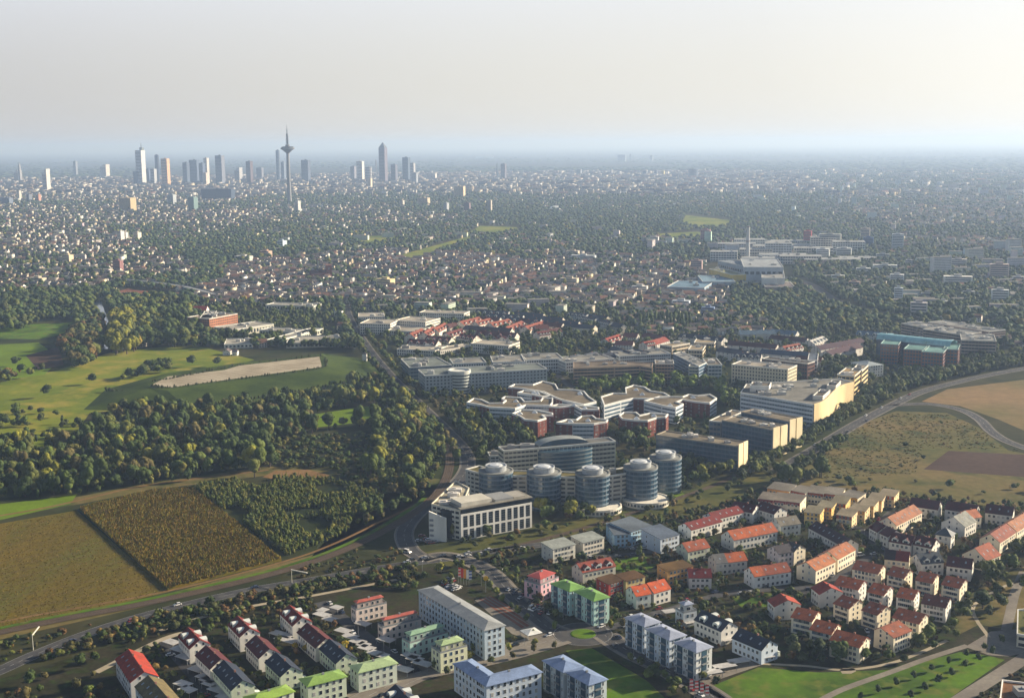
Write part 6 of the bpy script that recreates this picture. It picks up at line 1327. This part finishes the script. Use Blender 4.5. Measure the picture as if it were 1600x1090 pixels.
for q, sd_ in (((72, 621), 0), ((145, 600), 0), ((300, 573), 0), ((25, 572), 0), ((108, 550), 1), ((340, 573), 0), ((12, 590), 1), ((8, 668), 0), ((30, 663), 0)):
    p = G(*q); TX.append((p.x, p.y, 13, 13, np.array(GC[4] if sd_ == 0 else BC[1]), 'standing alone on the left meadow', 'round'))
for q, w_ in (((24, 778), 9), ((125, 768), 11), ((160, 765), 9), ((405, 735), 16), ((580, 745), 14), ((595, 730), 13), ((640, 770), 11)):
    p = G(*q); TX.append((p.x, p.y, w_, w_*1.3, np.array(GC[2] if w_ != 13 else YC[0]), 'at the front edge of the big wood', 'round'))
# right of main road, office park
wood([(695, 660), (720, 640), (790, 660), (860, 690), (800, 700), (760, 720), (725, 700)], 9, 8, 12, (1, 1.3), 'gy', 'between the main road and the zigzag campus', seed=20)
wood([(660, 610), (720, 598), (860, 600), (870, 612), (720, 618), (680, 650)], 11, 7, 10, (1, 1.2), 'g', 'in front of the drum office', seed=21)
wood([(895, 612), (960, 598), (1060, 595), (1130, 600), (1150, 625), (1130, 640), (1120, 615), (1040, 608), (960, 612)], 7.5, 8, 11, (1, 1.3), 'lg', 'in the bright green rows behind the campus', seed=22)
wood([(840, 800), (900, 790), (940, 800), (920, 815), (850, 815)], 8, 8, 12, (1, 1.2), 'gy', 'below the second and third round tower', seed=23)
wood([(1060, 700), (1100, 690), (1150, 735), (1200, 690), (1250, 660), (1260, 680), (1190, 740), (1100, 765), (1060, 770)], 8.5, 7, 12, (1, 1.2), 'gy', 'around the glass office slabs', seed=24)
wood([(960, 680), (1020, 672), (1022, 710), (970, 705)], 9, 8, 12, (1, 1.3), 'g', 'between arched slab and round towers', seed=25)
wood([(1130, 745), (1200, 722), (1250, 690), (1340, 630), (1380, 600), (1460, 570), (1560, 555), (1650, 545), (1650, 570), (1500, 592), (1400, 625), (1330, 655), (1270, 695), (1220, 740), (1160, 755)], 7, 7, 11, (1, 1.2), 'g', 'along the tree lined road at the right', seed=26)
wood([(1225, 740), (1290, 745), (1230, 770), (1200, 765)], 8, 8, 13, (1, 1.3), 'g', 'at the corner of the rough field', seed=27)
wood([(1240, 745), (1600, 758), (1640, 790), (1530, 780), (1400, 765), (1260, 760)], 13, 4, 9, (.6, .9), 'gb', 'scattered over the rough field', seed=28, keep=.45, avoid=[[(1435, 740), (1475, 698), (1650, 700), (1650, 755)]])
wood([(1320, 690), (1480, 660), (1600, 700), (1600, 760), (1350, 745)], 26, 3, 7, (.6, .9), 'gb', 'scattered over the rough field', seed=29, keep=.4, avoid=[[(1435, 740), (1475, 698), (1650, 700), (1650, 755)]])
wood([(1240, 560), (1380, 575), (1330, 600), (1280, 590)], 9, 8, 12, (1, 1.2), 'g', 'beside the cream terrace buildings', seed=30)
wood([(700, 835), (830, 822), (960, 792), (1100, 752), (1200, 722), (1205, 745), (1100, 782), (960, 815), (830, 850), (720, 862)], 8.5, 3.5, 8, (.9, 1.2), 'gb', 'along the grassy tram line', seed=31)
wood([(1180, 640), (1210, 600), (1150, 600), (1130, 620), (1150, 650)], 9, 8, 12, (1, 1.2), 'g', 'left of the wavy facade building', seed=32)
# estate: street trees and gardens
EST = [(700, 880), (900, 832), (1100, 790), (1200, 765), (1400, 770), (1600, 790), (1600, 905), (1480, 990), (1400, 1040), (1230, 1035), (1150, 1000), (1080, 1060), (950, 1000), (860, 960)]
wood([(600, 560), (700, 550), (900, 540), (1100, 530), (1280, 545), (1560, 555), (1400, 610), (1250, 690), (1100, 760), (900, 800), (740, 720), (700, 640)], 10, 4, 8, (1, 1.2), 'm', 'between the office buildings', seed=50, avoid=[[(1085, 610), (1130, 600), (1130, 650), (1085, 650)]])
wood([(540, 490), (900, 470), (1100, 490), (1560, 510), (1560, 560), (1100, 545), (640, 560)], 10, 6, 11, (1, 1.25), 'g', 'in the yards beyond the office park', seed=51)
wood([(300, 478), (520, 478), (540, 535), (340, 545), (300, 520)], 11, 6, 10, (1, 1.2), 'g', 'around the market halls', seed=52)
wood(EST, 4.8, 1.6, 5.2, (1, 1.4), 'gb', 'among the houses of the right estate', seed=33, pad=.3)
wood([(1230, 1010), (1380, 1030), (1480, 985), (1560, 880), (1640, 840), (1640, 900), (1520, 985), (1430, 1035), (1250, 1045)], 7.5, 5, 10, (1, 1.2), 'g', 'in the dark hedge woods along the park path', seed=34)
wood([(200, 1000), (480, 940), (560, 1000), (640, 1060), (500, 1100), (180, 1100)], 4.4, 1.6, 4.6, (1, 1.3), 'gb', 'in the gardens of the lower left estate', seed=35, pad=.2)
wood([(40, 1040), (200, 1000), (330, 975), (450, 945), (560, 915), (650, 925), (650, 885), (480, 912), (300, 950), (120, 1000)], 3.0, 2.8, 6, (.8, 1.1), 'gb', 'in the bushes along the main road bend', seed=36)
wood([(-40, 1100), (60, 1050), (180, 1015), (200, 1100)], 10, 4, 8, (.9, 1.2), 'gb', 'in the bottom left corner', seed=37)
wood([(-40, 1010), (160, 972), (300, 942), (450, 905), (560, 880), (640, 862), (640, 875), (480, 900), (250, 950), (100, 995), (-40, 1050)], 4.2, 2, 4.5, (.7, 1), 'gb', 'between railway and main road', seed=55)
wood([(460, 880), (560, 860), (640, 858), (640, 868), (560, 885), (470, 905)], 7, 2.5, 5, (.8, 1), 'gb', 'between railway and main road', seed=38)
wood([(960, 1008), (1060, 1060), (1080, 1090), (1040, 1090), (950, 1020)], 7, 4, 6.5, (1, 1.2), 'g', 'in the hedge beside the striped lawn', seed=39)
wood([(640, 905), (700, 895), (745, 935), (700, 915)], 8, 4, 7, (1, 1.1), 'gy', 'around the car dealer', seed=40)
for i in range(9):
    p = G(1345+i*29-(i*1.5), 1090-i*11.2+4); TX.append((p.x, p.y, 3.6, 5.4, np.array(GC[1]), 'in the upper row of young trees on the park lawn', 'round'))
for i in range(7):
    p = G(1424+i*21, 1090-i*11.4+1); TX.append((p.x, p.y, 3.8, 5.6, np.array(GC[1]), 'in the lower row of young trees on the park lawn', 'round'))
for q in [(680, 1045), (706, 1040), (735, 1033), (765, 1026), (795, 1019), (835, 1012), (770, 1012), (740, 1020), (866, 985), (955, 985), (1000, 1040), (1025, 1052), (700, 1012)]:
    p = G(*q); TX.append((p.x, p.y, 4.5, 6.5, np.array(YC[1] if q[0] % 2 else GC[2]), 'planted along the street near the roundabout', 'round'))
def line_trees(pts, offs, step, w0, w1, pal, where):
    L_ = smooth([G(*p).xy for p in pts], 30); acc = 0
    for i in range(1, len(L_)-1):
        acc += (L_[i]-L_[i-1]).length
        if acc < step: continue
        acc = 0; d = (L_[i+1]-L_[i-1]).normalized(); nn = Vector((d.y, -d.x))
        for o_ in offs:
            w_ = rng.uniform(w0, w1); p = L_[i]+nn*(o_+rng.normal(0, .8)); TX.append((p.x, p.y, w_, w_*rng.uniform(1.05, 1.4), PAL[pal][rng.integers(0, len(PAL[pal]))], where, 'round'))
wood([(1512, 1100), (1600, 1043), (1640, 1030), (1640, 1066), (1566, 1062), (1558, 1104)], 3.5, 1.5, 4, (.8, 1), 'gb', 'in the planting before the brown gravel roof', seed=57)
line_trees([(545, 495), (572, 540), (608, 585), (648, 625), (688, 663), (720, 697), (735, 724)], (-9.5, 9.5), 8, 6, 10, 'm', 'in the avenue lining the main road')
line_trees([(1262, 708), (1335, 664), (1385, 637)], (-11, -18), 7.5, 6, 9.5, 'g', 'in the double row along the tree lined road')
line_trees([(1218, 738), (1262, 708), (1300, 686)], (9, 15), 7, 6, 9, 'g', 'on the field side where the tree lined road meets the estate')
line_trees([(1440, 612), (1500, 596), (1560, 583), (1640, 568)], (-12, -20), 9, 6, 10, 'g', 'in the rows where the road leaves to the right')
line_trees([(650, 1052), (720, 1036), (800, 1017), (860, 1000)], (-9, 9), 11, 3.5, 5, 'gb', 'in the young rows of the wide bottom street')
line_trees([(985, 1018), (1040, 1045), (1100, 1080)], (-8, 8), 8, 4, 6, 'g', 'beside the street of the triple lavender roofed row')
line_trees([(710, 880), (760, 892), (805, 935), (845, 970)], (-8, 8), 10, 4, 6, 'gy', 'beside the street from junction to roundabout')
wood([(600, 762), (688, 735), (695, 745), (670, 785), (600, 812), (520, 850), (560, 815)], 7, 4, 9, (.9, 1.3), 'm', 'beside the railway curve near the junction', seed=56)
for i in range(12):
    p = G(706+i*2.6, 842-i*1.2); TX.append((p.x, p.y, 3, 10, np.array(YC[1]), 'in the row of slim poplars before the tall dark bays', 'tall'))
for q in [(540, 1014), (478, 1020), (462, 1018)]:
    p = G(*q); TX.append((p.x, p.y, 4, 6, np.array([.30, .22, .02]), 'glowing yellow in the lower left gardens', 'round'))
for ln_, hh_, sp_ in (([(236, 603), (268, 605), (400, 589), (500, 575), (508, 562)], 9, 3), ([(240, 596), (300, 585), (372, 571), (500, 556)], 9, 3), ([(165, 612), (232, 626), (300, 638), (440, 619), (560, 598)], 0, 4)):
    L_ = smooth([G(a_, b_, hh_).xy for a_, b_ in ln_], 24)
    for p in L_: TX.append((p.x+rng.normal(0, .8), p.y+rng.normal(0, .8), 3.5 if hh_ else 3, 3 + (hh_ if hh_ else 3), np.array(GC[5]), 'on the hedge line of the grassy mound', 'hedge'))
for i in range(14):
    p = G(1000+i*6, 512+rng.uniform(-3, 3)); TX.append((p.x, p.y, 6, 24, np.array(GC[0]), 'in the tall poplar row beyond the red quarter', 'tall'))
# nursery of young conifers
NP_ = [(300, 764), (430, 747), (520, 752), (592, 775), (602, 800), (520, 842), (448, 868), (370, 812)]
npz = scatter(NP_, 4200, seed=77); npz = npz[(np.sin(npz[:, 0]/9)+np.sin(npz[:, 1]/13+npz[:, 0]/31)) > -1.15]; npz = npz[~pxmask(npz, [[(440, 800), (520, 790), (500, 805), (450, 812)], [(560, 800), (600, 795), (590, 812), (540, 828)]])]
g = np.random.default_rng(5); n = len(npz)
V, F, cc = merge(CON1+[crown(85+i, 5, 1, 10, .06) for i in range(3)], npz, g.uniform(2.0, 5.0, n), g.uniform(2.4, 7, n), np.array([lin((82, 92, 38)), lin((66, 78, 34)), lin((98, 98, 42))])[g.integers(0, 3, n)], 3)
tag(link('tree_nursery', np_mesh('tree_nursery', V, F, LEAF, cc)), 'dense plantation of young conifers between crop field and scrub', 'young trees', kind='stuff')

# ---- middle distance and beyond: trees and houses out to the horizon
def rings(d0, d1, fa, fr, seed):
    """points by distance ring: angular step fa(D) metres, radial step fr(D) metres"""
    g = np.random.default_rng(seed); out = []; d = d0; A = math.radians(24.5)
    while d < d1:
        n = int(2*A*d/fa(d)); a = np.linspace(-A, A, n)+g.uniform(-.5, .5, n)*2*A/n; r = d+g.uniform(-.5, .5, n)*fr(d)*1.6
        out.append(np.stack([r*np.sin(a), r*np.cos(a)], 1)); d += fr(d)
    return np.vstack(out)
OPEN = [[(545, 378), (580, 368), (620, 367), (622, 375), (580, 383)], [(733, 363), (750, 352), (812, 354), (812, 362), (760, 368)], [(1064, 348), (1072, 335), (1142, 343), (1140, 353), (1090, 358)], [(298, 389), (345, 382), (352, 389), (310, 393)], [(1008, 366), (1090, 361), (1132, 368), (1050, 374)], [(620, 402), (700, 377), (737, 367), (737, 376), (640, 410)],
        [(168, 459), (200, 450), (290, 457), (270, 469), (190, 465)], [(142, 470), (160, 468), (188, 505), (175, 530), (172, 546), (160, 546)], [(1285, 495), (1310, 498), (1300, 512), (1288, 508)], [(40, 478), (100, 474), (128, 486), (95, 496), (50, 489)],
        [(300, 478), (520, 478), (540, 535), (340, 540), (300, 520)], [(560, 485), (960, 480), (1000, 530), (1400, 510), (1560, 500), (1560, 560), (1100, 600), (600, 600), (540, 500)], [(1100, 405), (1240, 400), (1240, 440), (1100, 448)]]
# zones: (polygon, house share, white share)
T_LEFT = [(-60, 352), (150, 350), (250, 395), (300, 408), (300, 430), (180, 440), (120, 470), (-60, 470)]
T_VIL = [(300, 470), (330, 420), (440, 402), (600, 392), (760, 400), (860, 415), (880, 455), (780, 480), (600, 478), (540, 472), (330, 478)]
T_CEN = [(850, 395), (1050, 400), (1140, 450), (1250, 470), (1130, 505), (960, 500), (860, 478)]
T_MID = [(-60, 320), (600, 322), (760, 330), (700, 348), (400, 350), (300, 370), (-60, 345)]
T_CITY = [(-100, 262), (700, 268), (1000, 266), (1250, 268), (1300, 300), (900, 306), (620, 300), (420, 306), (330, 320), (-100, 312)]
T_RF = [(1290, 300), (1700, 300), (1700, 420), (1400, 370)]
T_QRT = [(880, 478), (1130, 500), (1300, 520), (1330, 560), (1130, 545), (900, 520)]
P = rings(1430, 10500, lambda d: 9+max(0, d-2200)*.0026, lambda d: 10+max(0, d-1800)*.0105, 5)
q = PX(np.column_stack([P, np.zeros(len(P))]))
inf = (q[:, 0] > -90) & (q[:, 0] < 1690) & (q[:, 1] < 560)
P, q = P[inf], q[inf]
def inz(z): return inpoly(q[:, 0], q[:, 1], z)
hs_ = np.full(len(P), .09)
for z, s_ in ((T_LEFT, .42), (T_VIL, .74), (T_CEN, .48), (T_MID, .3), (T_CITY, .55), (T_RF, .32), (T_QRT, .3)): hs_ = np.where(inz(z), s_, hs_)
ok = clear_mask(P, 1)
WOODBLK = [[(1150, 448), (1290, 470), (1400, 510), (1350, 520), (1200, 505), (1130, 490)], [(700, 330), (1290, 318), (1290, 345), (1050, 372), (850, 372), (735, 350)], [(1300, 460), (1600, 470), (1600, 500), (1420, 495)], [(300, 420), (345, 408), (350, 440), (310, 450)], [(-40, 462), (150, 455), (310, 470), (310, 545), (-40, 600)], [(290, 395), (560, 378), (740, 380), (560, 392), (440, 400), (330, 415)]]
for z in WOODBLK: hs_ = np.where(inz(z), .01, hs_)
for z in OPEN: ok &= ~inz(z)
ok &= ~((q[:, 1] > 545) | inz(MEADP) | inz([(-60, 500), (120, 500), (100, 600), (-60, 610)]) | inz([(640, 520), (700, 500), (900, 520), (900, 545), (640, 560)]))
g = np.random.default_rng(3); pick = g.uniform(0, 1, len(P)); Dd = np.linalg.norm(P, axis=1)
low = np.sin(P[:, 0]/140+3)*np.sin(P[:, 1]/190+P[:, 0]/400)*.5+.5     # towns and woods break up unevenly
low2 = np.sin(P[:, 0]/310+P[:, 1]/800)*np.sin(P[:, 1]/520-1)*.5+.5; hs_ = np.clip(hs_*(.2+.9*low+.8*low2), 0, .9)
uu = P[:, 0]*math.cos(.3)-P[:, 1]*math.sin(.3); vv = P[:, 0]*math.sin(.3)+P[:, 1]*math.cos(.3)
ok &= ~((hs_ > .2) & ((np.mod(uu, 130) < 15) | (np.mod(vv, 95) < 12)))
ish = ok & (pick < hs_); ist = ok & ~ish
# thin the trees a little where towns stand
ist &= ~((hs_ > .22) & (g.uniform(0, 1, len(P)) < .45))
# trees of the middle distance
PT = P[ist]; DT = Dd[ist]; n = len(PT)
wT = g.uniform(9.5, 17, n)*(1+np.maximum(0, DT-2300)*.00018); hT = g.uniform(9, 16, n); cT = PAL['far'][g.integers(0, 4, n)]*g.uniform(.75, 1.25, (n, 1))
m_ = g.uniform(0, 1, n) < .06; cT[m_] = PAL['y'][g.integers(0, 3, m_.sum())]*.8
for nm, sel, tp, lb in (('woodland', DT < 2900, LOD2, 'trees between villages and office park in the middle distance'), ('distant_woodland', DT >= 2900, LOD3, 'hazy tree canopy between the distant towns')):
    V, F, cc = merge(tp, PT[sel], wT[sel], hT[sel], cT[sel], 9); V[:, 2] -= .16*hT.mean()*0
    tag(link(nm, np_mesh(nm, V, F, LEAF, cc)), lb, 'woodland', kind='stuff')
print('mid trees', n)
# far canopy beyond 8.5 km
P2 = rings(10500, 30000, lambda d: 60+d*.004, lambda d: 120+(d-10500)*.05, 8); g2 = np.random.default_rng(4); keep = (np.sin(P2[:, 0]/900+1)*np.sin(P2[:, 1]/1300+P2[:, 0]/2500) > -.25); P2 = P2[keep]; n = len(P2)
V, F, cc = merge(LOD3, P2, g2.uniform(70, 160, n), g2.uniform(12, 20, n), PAL['far'][g2.integers(0, 4, n)]*.9, 10)
tag(link('horizon_forest', np_mesh('horizon_forest', V, F, LEAF, cc)), 'faint forest bands towards the horizon', 'forest', kind='stuff')
# ---- houses: template, unit box 1x1x1 with gable
HWALL = mat('town_wall', (.6, .58, .54), .85, .12, .2, .2, attr='Col'); HROOF = mat('town_roof', (.2, .1, .08), .8, .25, .3, .2, attr='Col')
def house_np(flat=False):
    e = .62 if not flat else .97; hw = .5
    V = [(-hw, -hw, 0), (hw, -hw, 0), (hw, hw, 0), (-hw, hw, 0), (-hw, -hw, e), (hw, -hw, e), (hw, hw, e), (-hw, hw, e)]; F = []; Mi = []
    for i in range(4): j = (i+1) % 4; F += [(i, j, 4+j), (i, 4+j, 4+i)]; Mi += [0, 0]
    if flat: V += [(-hw-.01, -hw-.01, e+.01), (hw+.01, -hw-.01, e+.01), (hw+.01, hw+.01, e+.01), (-hw-.01, hw+.01, e+.01)]; F += [(8, 9, 10), (8, 10, 11)]; Mi += [1, 1]
    else:
        k = len(V); o = .53; V += [(-hw, 0, 1), (hw, 0, 1)]; F += [(7, 4, 8), (5, 6, 9)]; Mi += [0, 0]
        V += [(-o, -o-.01, e-.03), (o, -o-.01, e-.03), (o, o+.01, e-.03), (-o, o+.01, e-.03), (-o, 0, 1.02), (o, 0, 1.02)]; F += [(10, 11, 15), (10, 15, 14), (12, 13, 14), (12, 14, 15)]; Mi += [1]*4
    return np.array(V, float), np.array(F), np.array(Mi)
# windows as dark recess strips on the template
def add_strips(T):
    V, F, Mi = [list(map(tuple, T[0])), list(map(tuple, T[1])), list(T[2])]
    for sgn, ax in ((-1, 0), (1, 0), (1, 1), (-1, 1)):
        for z0, z1 in ((.10, .24), (.36, .50)):
            for a, b_ in ((-.38, -.24), (-.08, .08), (.24, .38)):
                k = len(V); o = .504*sgn
                P_ = [(a, o, z0), (b_, o, z0), (b_, o, z1), (a, o, z1)] if ax == 0 else [(o, a, z0), (o, b_, z0), (o, b_, z1), (o, a, z1)]
                V += P_; F += [(k, k+1, k+2), (k, k+2, k+3)]; Mi += [2, 2]
    return np.array(V), np.array(F), np.array(Mi)
HT = [add_strips(house_np()), add_strips(house_np(True))]
WC = np.array([lin(c) for c in [(236, 232, 222), (226, 218, 204), (222, 216, 206), (230, 214, 180), (212, 198, 176), (238, 236, 230)]])
RC = np.array([lin(c) for c in [(66, 62, 62), (80, 74, 72), (58, 60, 64), (62, 70, 80), (92, 72, 64), (78, 76, 76), (108, 80, 68)]])
PH = P[ish]; DH = Dd[ish]; n = len(PH); g = np.random.default_rng(12)
LHh = g.uniform(9, 16, n)*(1+np.maximum(0, DH-3100)*.00015); WHh = g.uniform(8, 11, n)*(1+np.maximum(0, DH-3100)*.00008); HH = g.uniform(7.5, 11, n)
city = PX(np.column_stack([PH, np.zeros(n)]))[:, 1] < 306; HH[city] *= g.uniform(1.0, 2.3, city.sum()); LHh[city] *= 1.8
ang = g.choice([-.3, -.3, -.3, -.3+math.pi/2, .2], n)+g.normal(0, .12, n); fl = (g.uniform(0, 1, n) < np.where(city, .6, .1)).astype(int)
wc = WC[g.integers(0, len(WC), n)]*g.uniform(.4, 1.05, (n, 1)); rc_ = RC[g.integers(0, len(RC), n)]*g.uniform(.8, 1.2, (n, 1))
rc_[city & (fl == 1)] = lin((104, 104, 104)); wc[city] *= .72
order = np.argsort(DH/LHh); ind = order[:260]; rest = order[260:]
def build_houses(ix):
    Vs, Fs, Cs, Ms = [], [], [], []; k = 0
    for f_ in (0, 1):
        V, F, Mi = HT[f_]; s_ = ix[fl[ix] == f_]; m_ = len(s_)
        if not m_: continue
        x = V[None, :, 0]*LHh[s_][:, None]; y = V[None, :, 1]*WHh[s_][:, None]; ca, sa = np.cos(ang[s_])[:, None], np.sin(ang[s_])[:, None]
        Vs.append(np.stack([x*ca-y*sa+PH[s_, 0][:, None], x*sa+y*ca+PH[s_, 1][:, None], V[None, :, 2]*HH[s_][:, None]], -1).reshape(-1, 3))
        Fs.append((F[None]+(np.arange(m_)*len(V))[:, None, None]).reshape(-1, 3)+k); k += m_*len(V)
        vr = np.zeros(len(V), bool); vr[np.unique(F[Mi == 1])] = True
        Cs.append(np.where(vr[None, :, None], rc_[s_][:, None, :], wc[s_][:, None, :]).reshape(-1, 3)); Ms.append(np.tile(Mi, m_))
    return np.vstack(Vs), np.vstack(Fs), np.vstack(Cs), np.concatenate(Ms)
V, F, cc, Mi = build_houses(rest); me = np_mesh('distant_town', V, F, [HWALL, HROOF, GLASS], cc); me.polygons.foreach_set('material_index', Mi.astype(np.int32))
tag(link('distant_town', me), 'countless pale houses of the towns fading towards the skyline', 'town', kind='stuff')
hv = {}
def hmesh(f_, wi, ri):
    k = (f_, wi, ri)
    if k not in hv:
        V, F, Mi = HT[f_]; vr = np.zeros(len(V), bool)
        vr[np.unique(F[Mi == 1])] = True
        c = np.where(vr[:, None], RC[ri], WC[wi]); me = np_mesh('town_house', V, F, [HWALL, HROOF, GLASS], c); me.polygons.foreach_set('material_index', Mi.astype(np.int32)); hv[k] = me
    return hv[k]
RN = ['brown', 'rust', 'dark grey', 'slate', 'orange', 'grey brown', 'orange']; WN = ['white', 'cream', 'greyish', 'yellow', 'beige', 'white']
def where_h(px, py):
    for z, nm in ((T_LEFT, 'in the left town beyond the river'), (T_VIL, 'in the village around the church'), (T_CEN, 'in the settlement below the power station'), (T_QRT, 'in the quarter right behind the offices')):
        if inpoly(np.array([px]), np.array([py]), z)[0]: return nm
    return 'scattered among middle distance trees'
for i in ind:
    wi, ri = int(g.integers(0, 6)), int(g.integers(0, 7)); f_ = int(fl[i]); pq = PX([[PH[i, 0], PH[i, 1], 0]])[0]; wh = where_h(*pq)
    o = link('town_house', hmesh(f_, wi, ri), None, (PH[i, 0], PH[i, 1], 0), ang[i], (LHh[i], WHh[i], HH[i]))
    lb = '%s %s house %s%s' % ('small', WN[wi], 'with flat roof ' if f_ else 'with %s gabled roof ' % RN[ri], wh)
    tag(o, lb, 'house', lb.replace('small', 'small', 1)+', group')
print('houses', n)
# ---- trees with positions: largest 300 as individuals, the rest by kind
A_ = np.array([(t_[0], t_[1], t_[2], t_[3]) for t_ in TX]); n = len(A_); dist = np.hypot(A_[:, 0], A_[:, 1]); q = PX(np.column_stack([A_[:, :2], np.zeros(n)]))
vis = np.array([t_[6] != 'hedge' for t_ in TX]) & (q[:, 0] > -10) & (q[:, 0] < 1610) & (q[:, 1] < 1110) & (q[:, 1] > 200)
score = np.where(vis, A_[:, 2]*np.sqrt(A_[:, 3])/dist, 0)
order = np.argsort(-score); top = set(order[:295].tolist()); print('placed trees', n)
t0m = {}
CN = {}
def leafmesh(k, cidx, col):
    key = (k, cidx)
    if key not in t0m:
        V, F, T = LOD0[k]; t0m[key] = np_mesh('crown', V, F, LEAF, np.array(col)[None, :]*T[:, None])
    return t0m[key]
tv, tf = trunk_np(); TRM = np_mesh('trunk', tv, tf, BARK)
PALS = [GC[0], GC[1], GC[2], GC[3], YC[0], BC[0], BC[2], (.30, .22, .02)]; PN = ['green', 'dark green', 'green', 'olive green', 'yellow green', 'brown tinged', 'olive brown', 'golden yellow']
for i in sorted(top):
    x, y, w_, h_, c, wh, shp = TX[i]; ci = int(np.argmin([np.linalg.norm(np.array(c)-np.array(pc)) for pc in PALS]))
    k = random.randrange(5) if shp == 'round' else (5+random.randrange(2) if shp == 'tall' else 7)
    lb = '%s %s tree %s' % ('slender' if shp == 'tall' else 'round', PN[ci], wh)
    t = thing('tree', lb, 'tree', (x, y, 0), random.uniform(0, 6.28), lb); sw = w_*(1 if shp == 'round' else 1.6)
    link('crown', leafmesh(k, ci, PALS[ci]), t, sc=(sw, sw, h_)); link('trunk', TRM, t, sc=(w_, w_, h_))
rest = [i for i in order.tolist() if i not in top]
near = [i for i in rest if dist[i] < 1600 and TX[i][3] >= 7.5]; farr = [i for i in rest if dist[i] >= 1600]; shr = [i for i in rest if dist[i] < 1600 and TX[i][3] < 7.5]
for nm, ix, tp, lb, cat in (('forest', near, LOD1, 'dense mixed trees of the woods and tree belts near the offices', 'forest'), ('tree_belt', farr, LOD2, 'belts of trees farther back around river and roads', 'woodland'), ('shrubbery', shr, LOD1[:8], 'shrubs and small trees filling gardens, banks and scrub', 'shrubs')):
    V, F, cc = merge(tp, A_[ix, :2], A_[ix, 2], A_[ix, 3], np.array([TX[i][4] for i in ix]), 20, z0=0)
    if nm == 'shrubbery': V[:, 2] -= .5
    o = link(nm, np_mesh(nm, V, F, LEAF, cc)); tag(o, lb, cat, kind='stuff')
    print(nm, len(ix))
# ---- haze
b = MB(); b.box(-200000, 200000, -3000, 200000, -5, 352, 0, True); hz = b.mesh('haze', [])
m_ = D.materials.new('haze'); m_.use_nodes = True; nt = m_.node_tree; nt.nodes.clear(); ou = nt.nodes.new('ShaderNodeOutputMaterial'); pv = nt.nodes.new('ShaderNodeVolumePrincipled')
pv.inputs['Density'].default_value = HZ; pv.inputs['Color'].default_value = (.44, .61, .93, 1); pv.inputs['Absorption Color'].default_value = (.2, .2, .2, 1); pv.inputs['Anisotropy'].default_value = .25
nt.links.new(pv.outputs[0], ou.inputs['Volume']); hz.materials.append(m_); o = link('haze', hz); o['kind'] = 'stuff'; o['label'] = 'pale bluish haze over the far city'
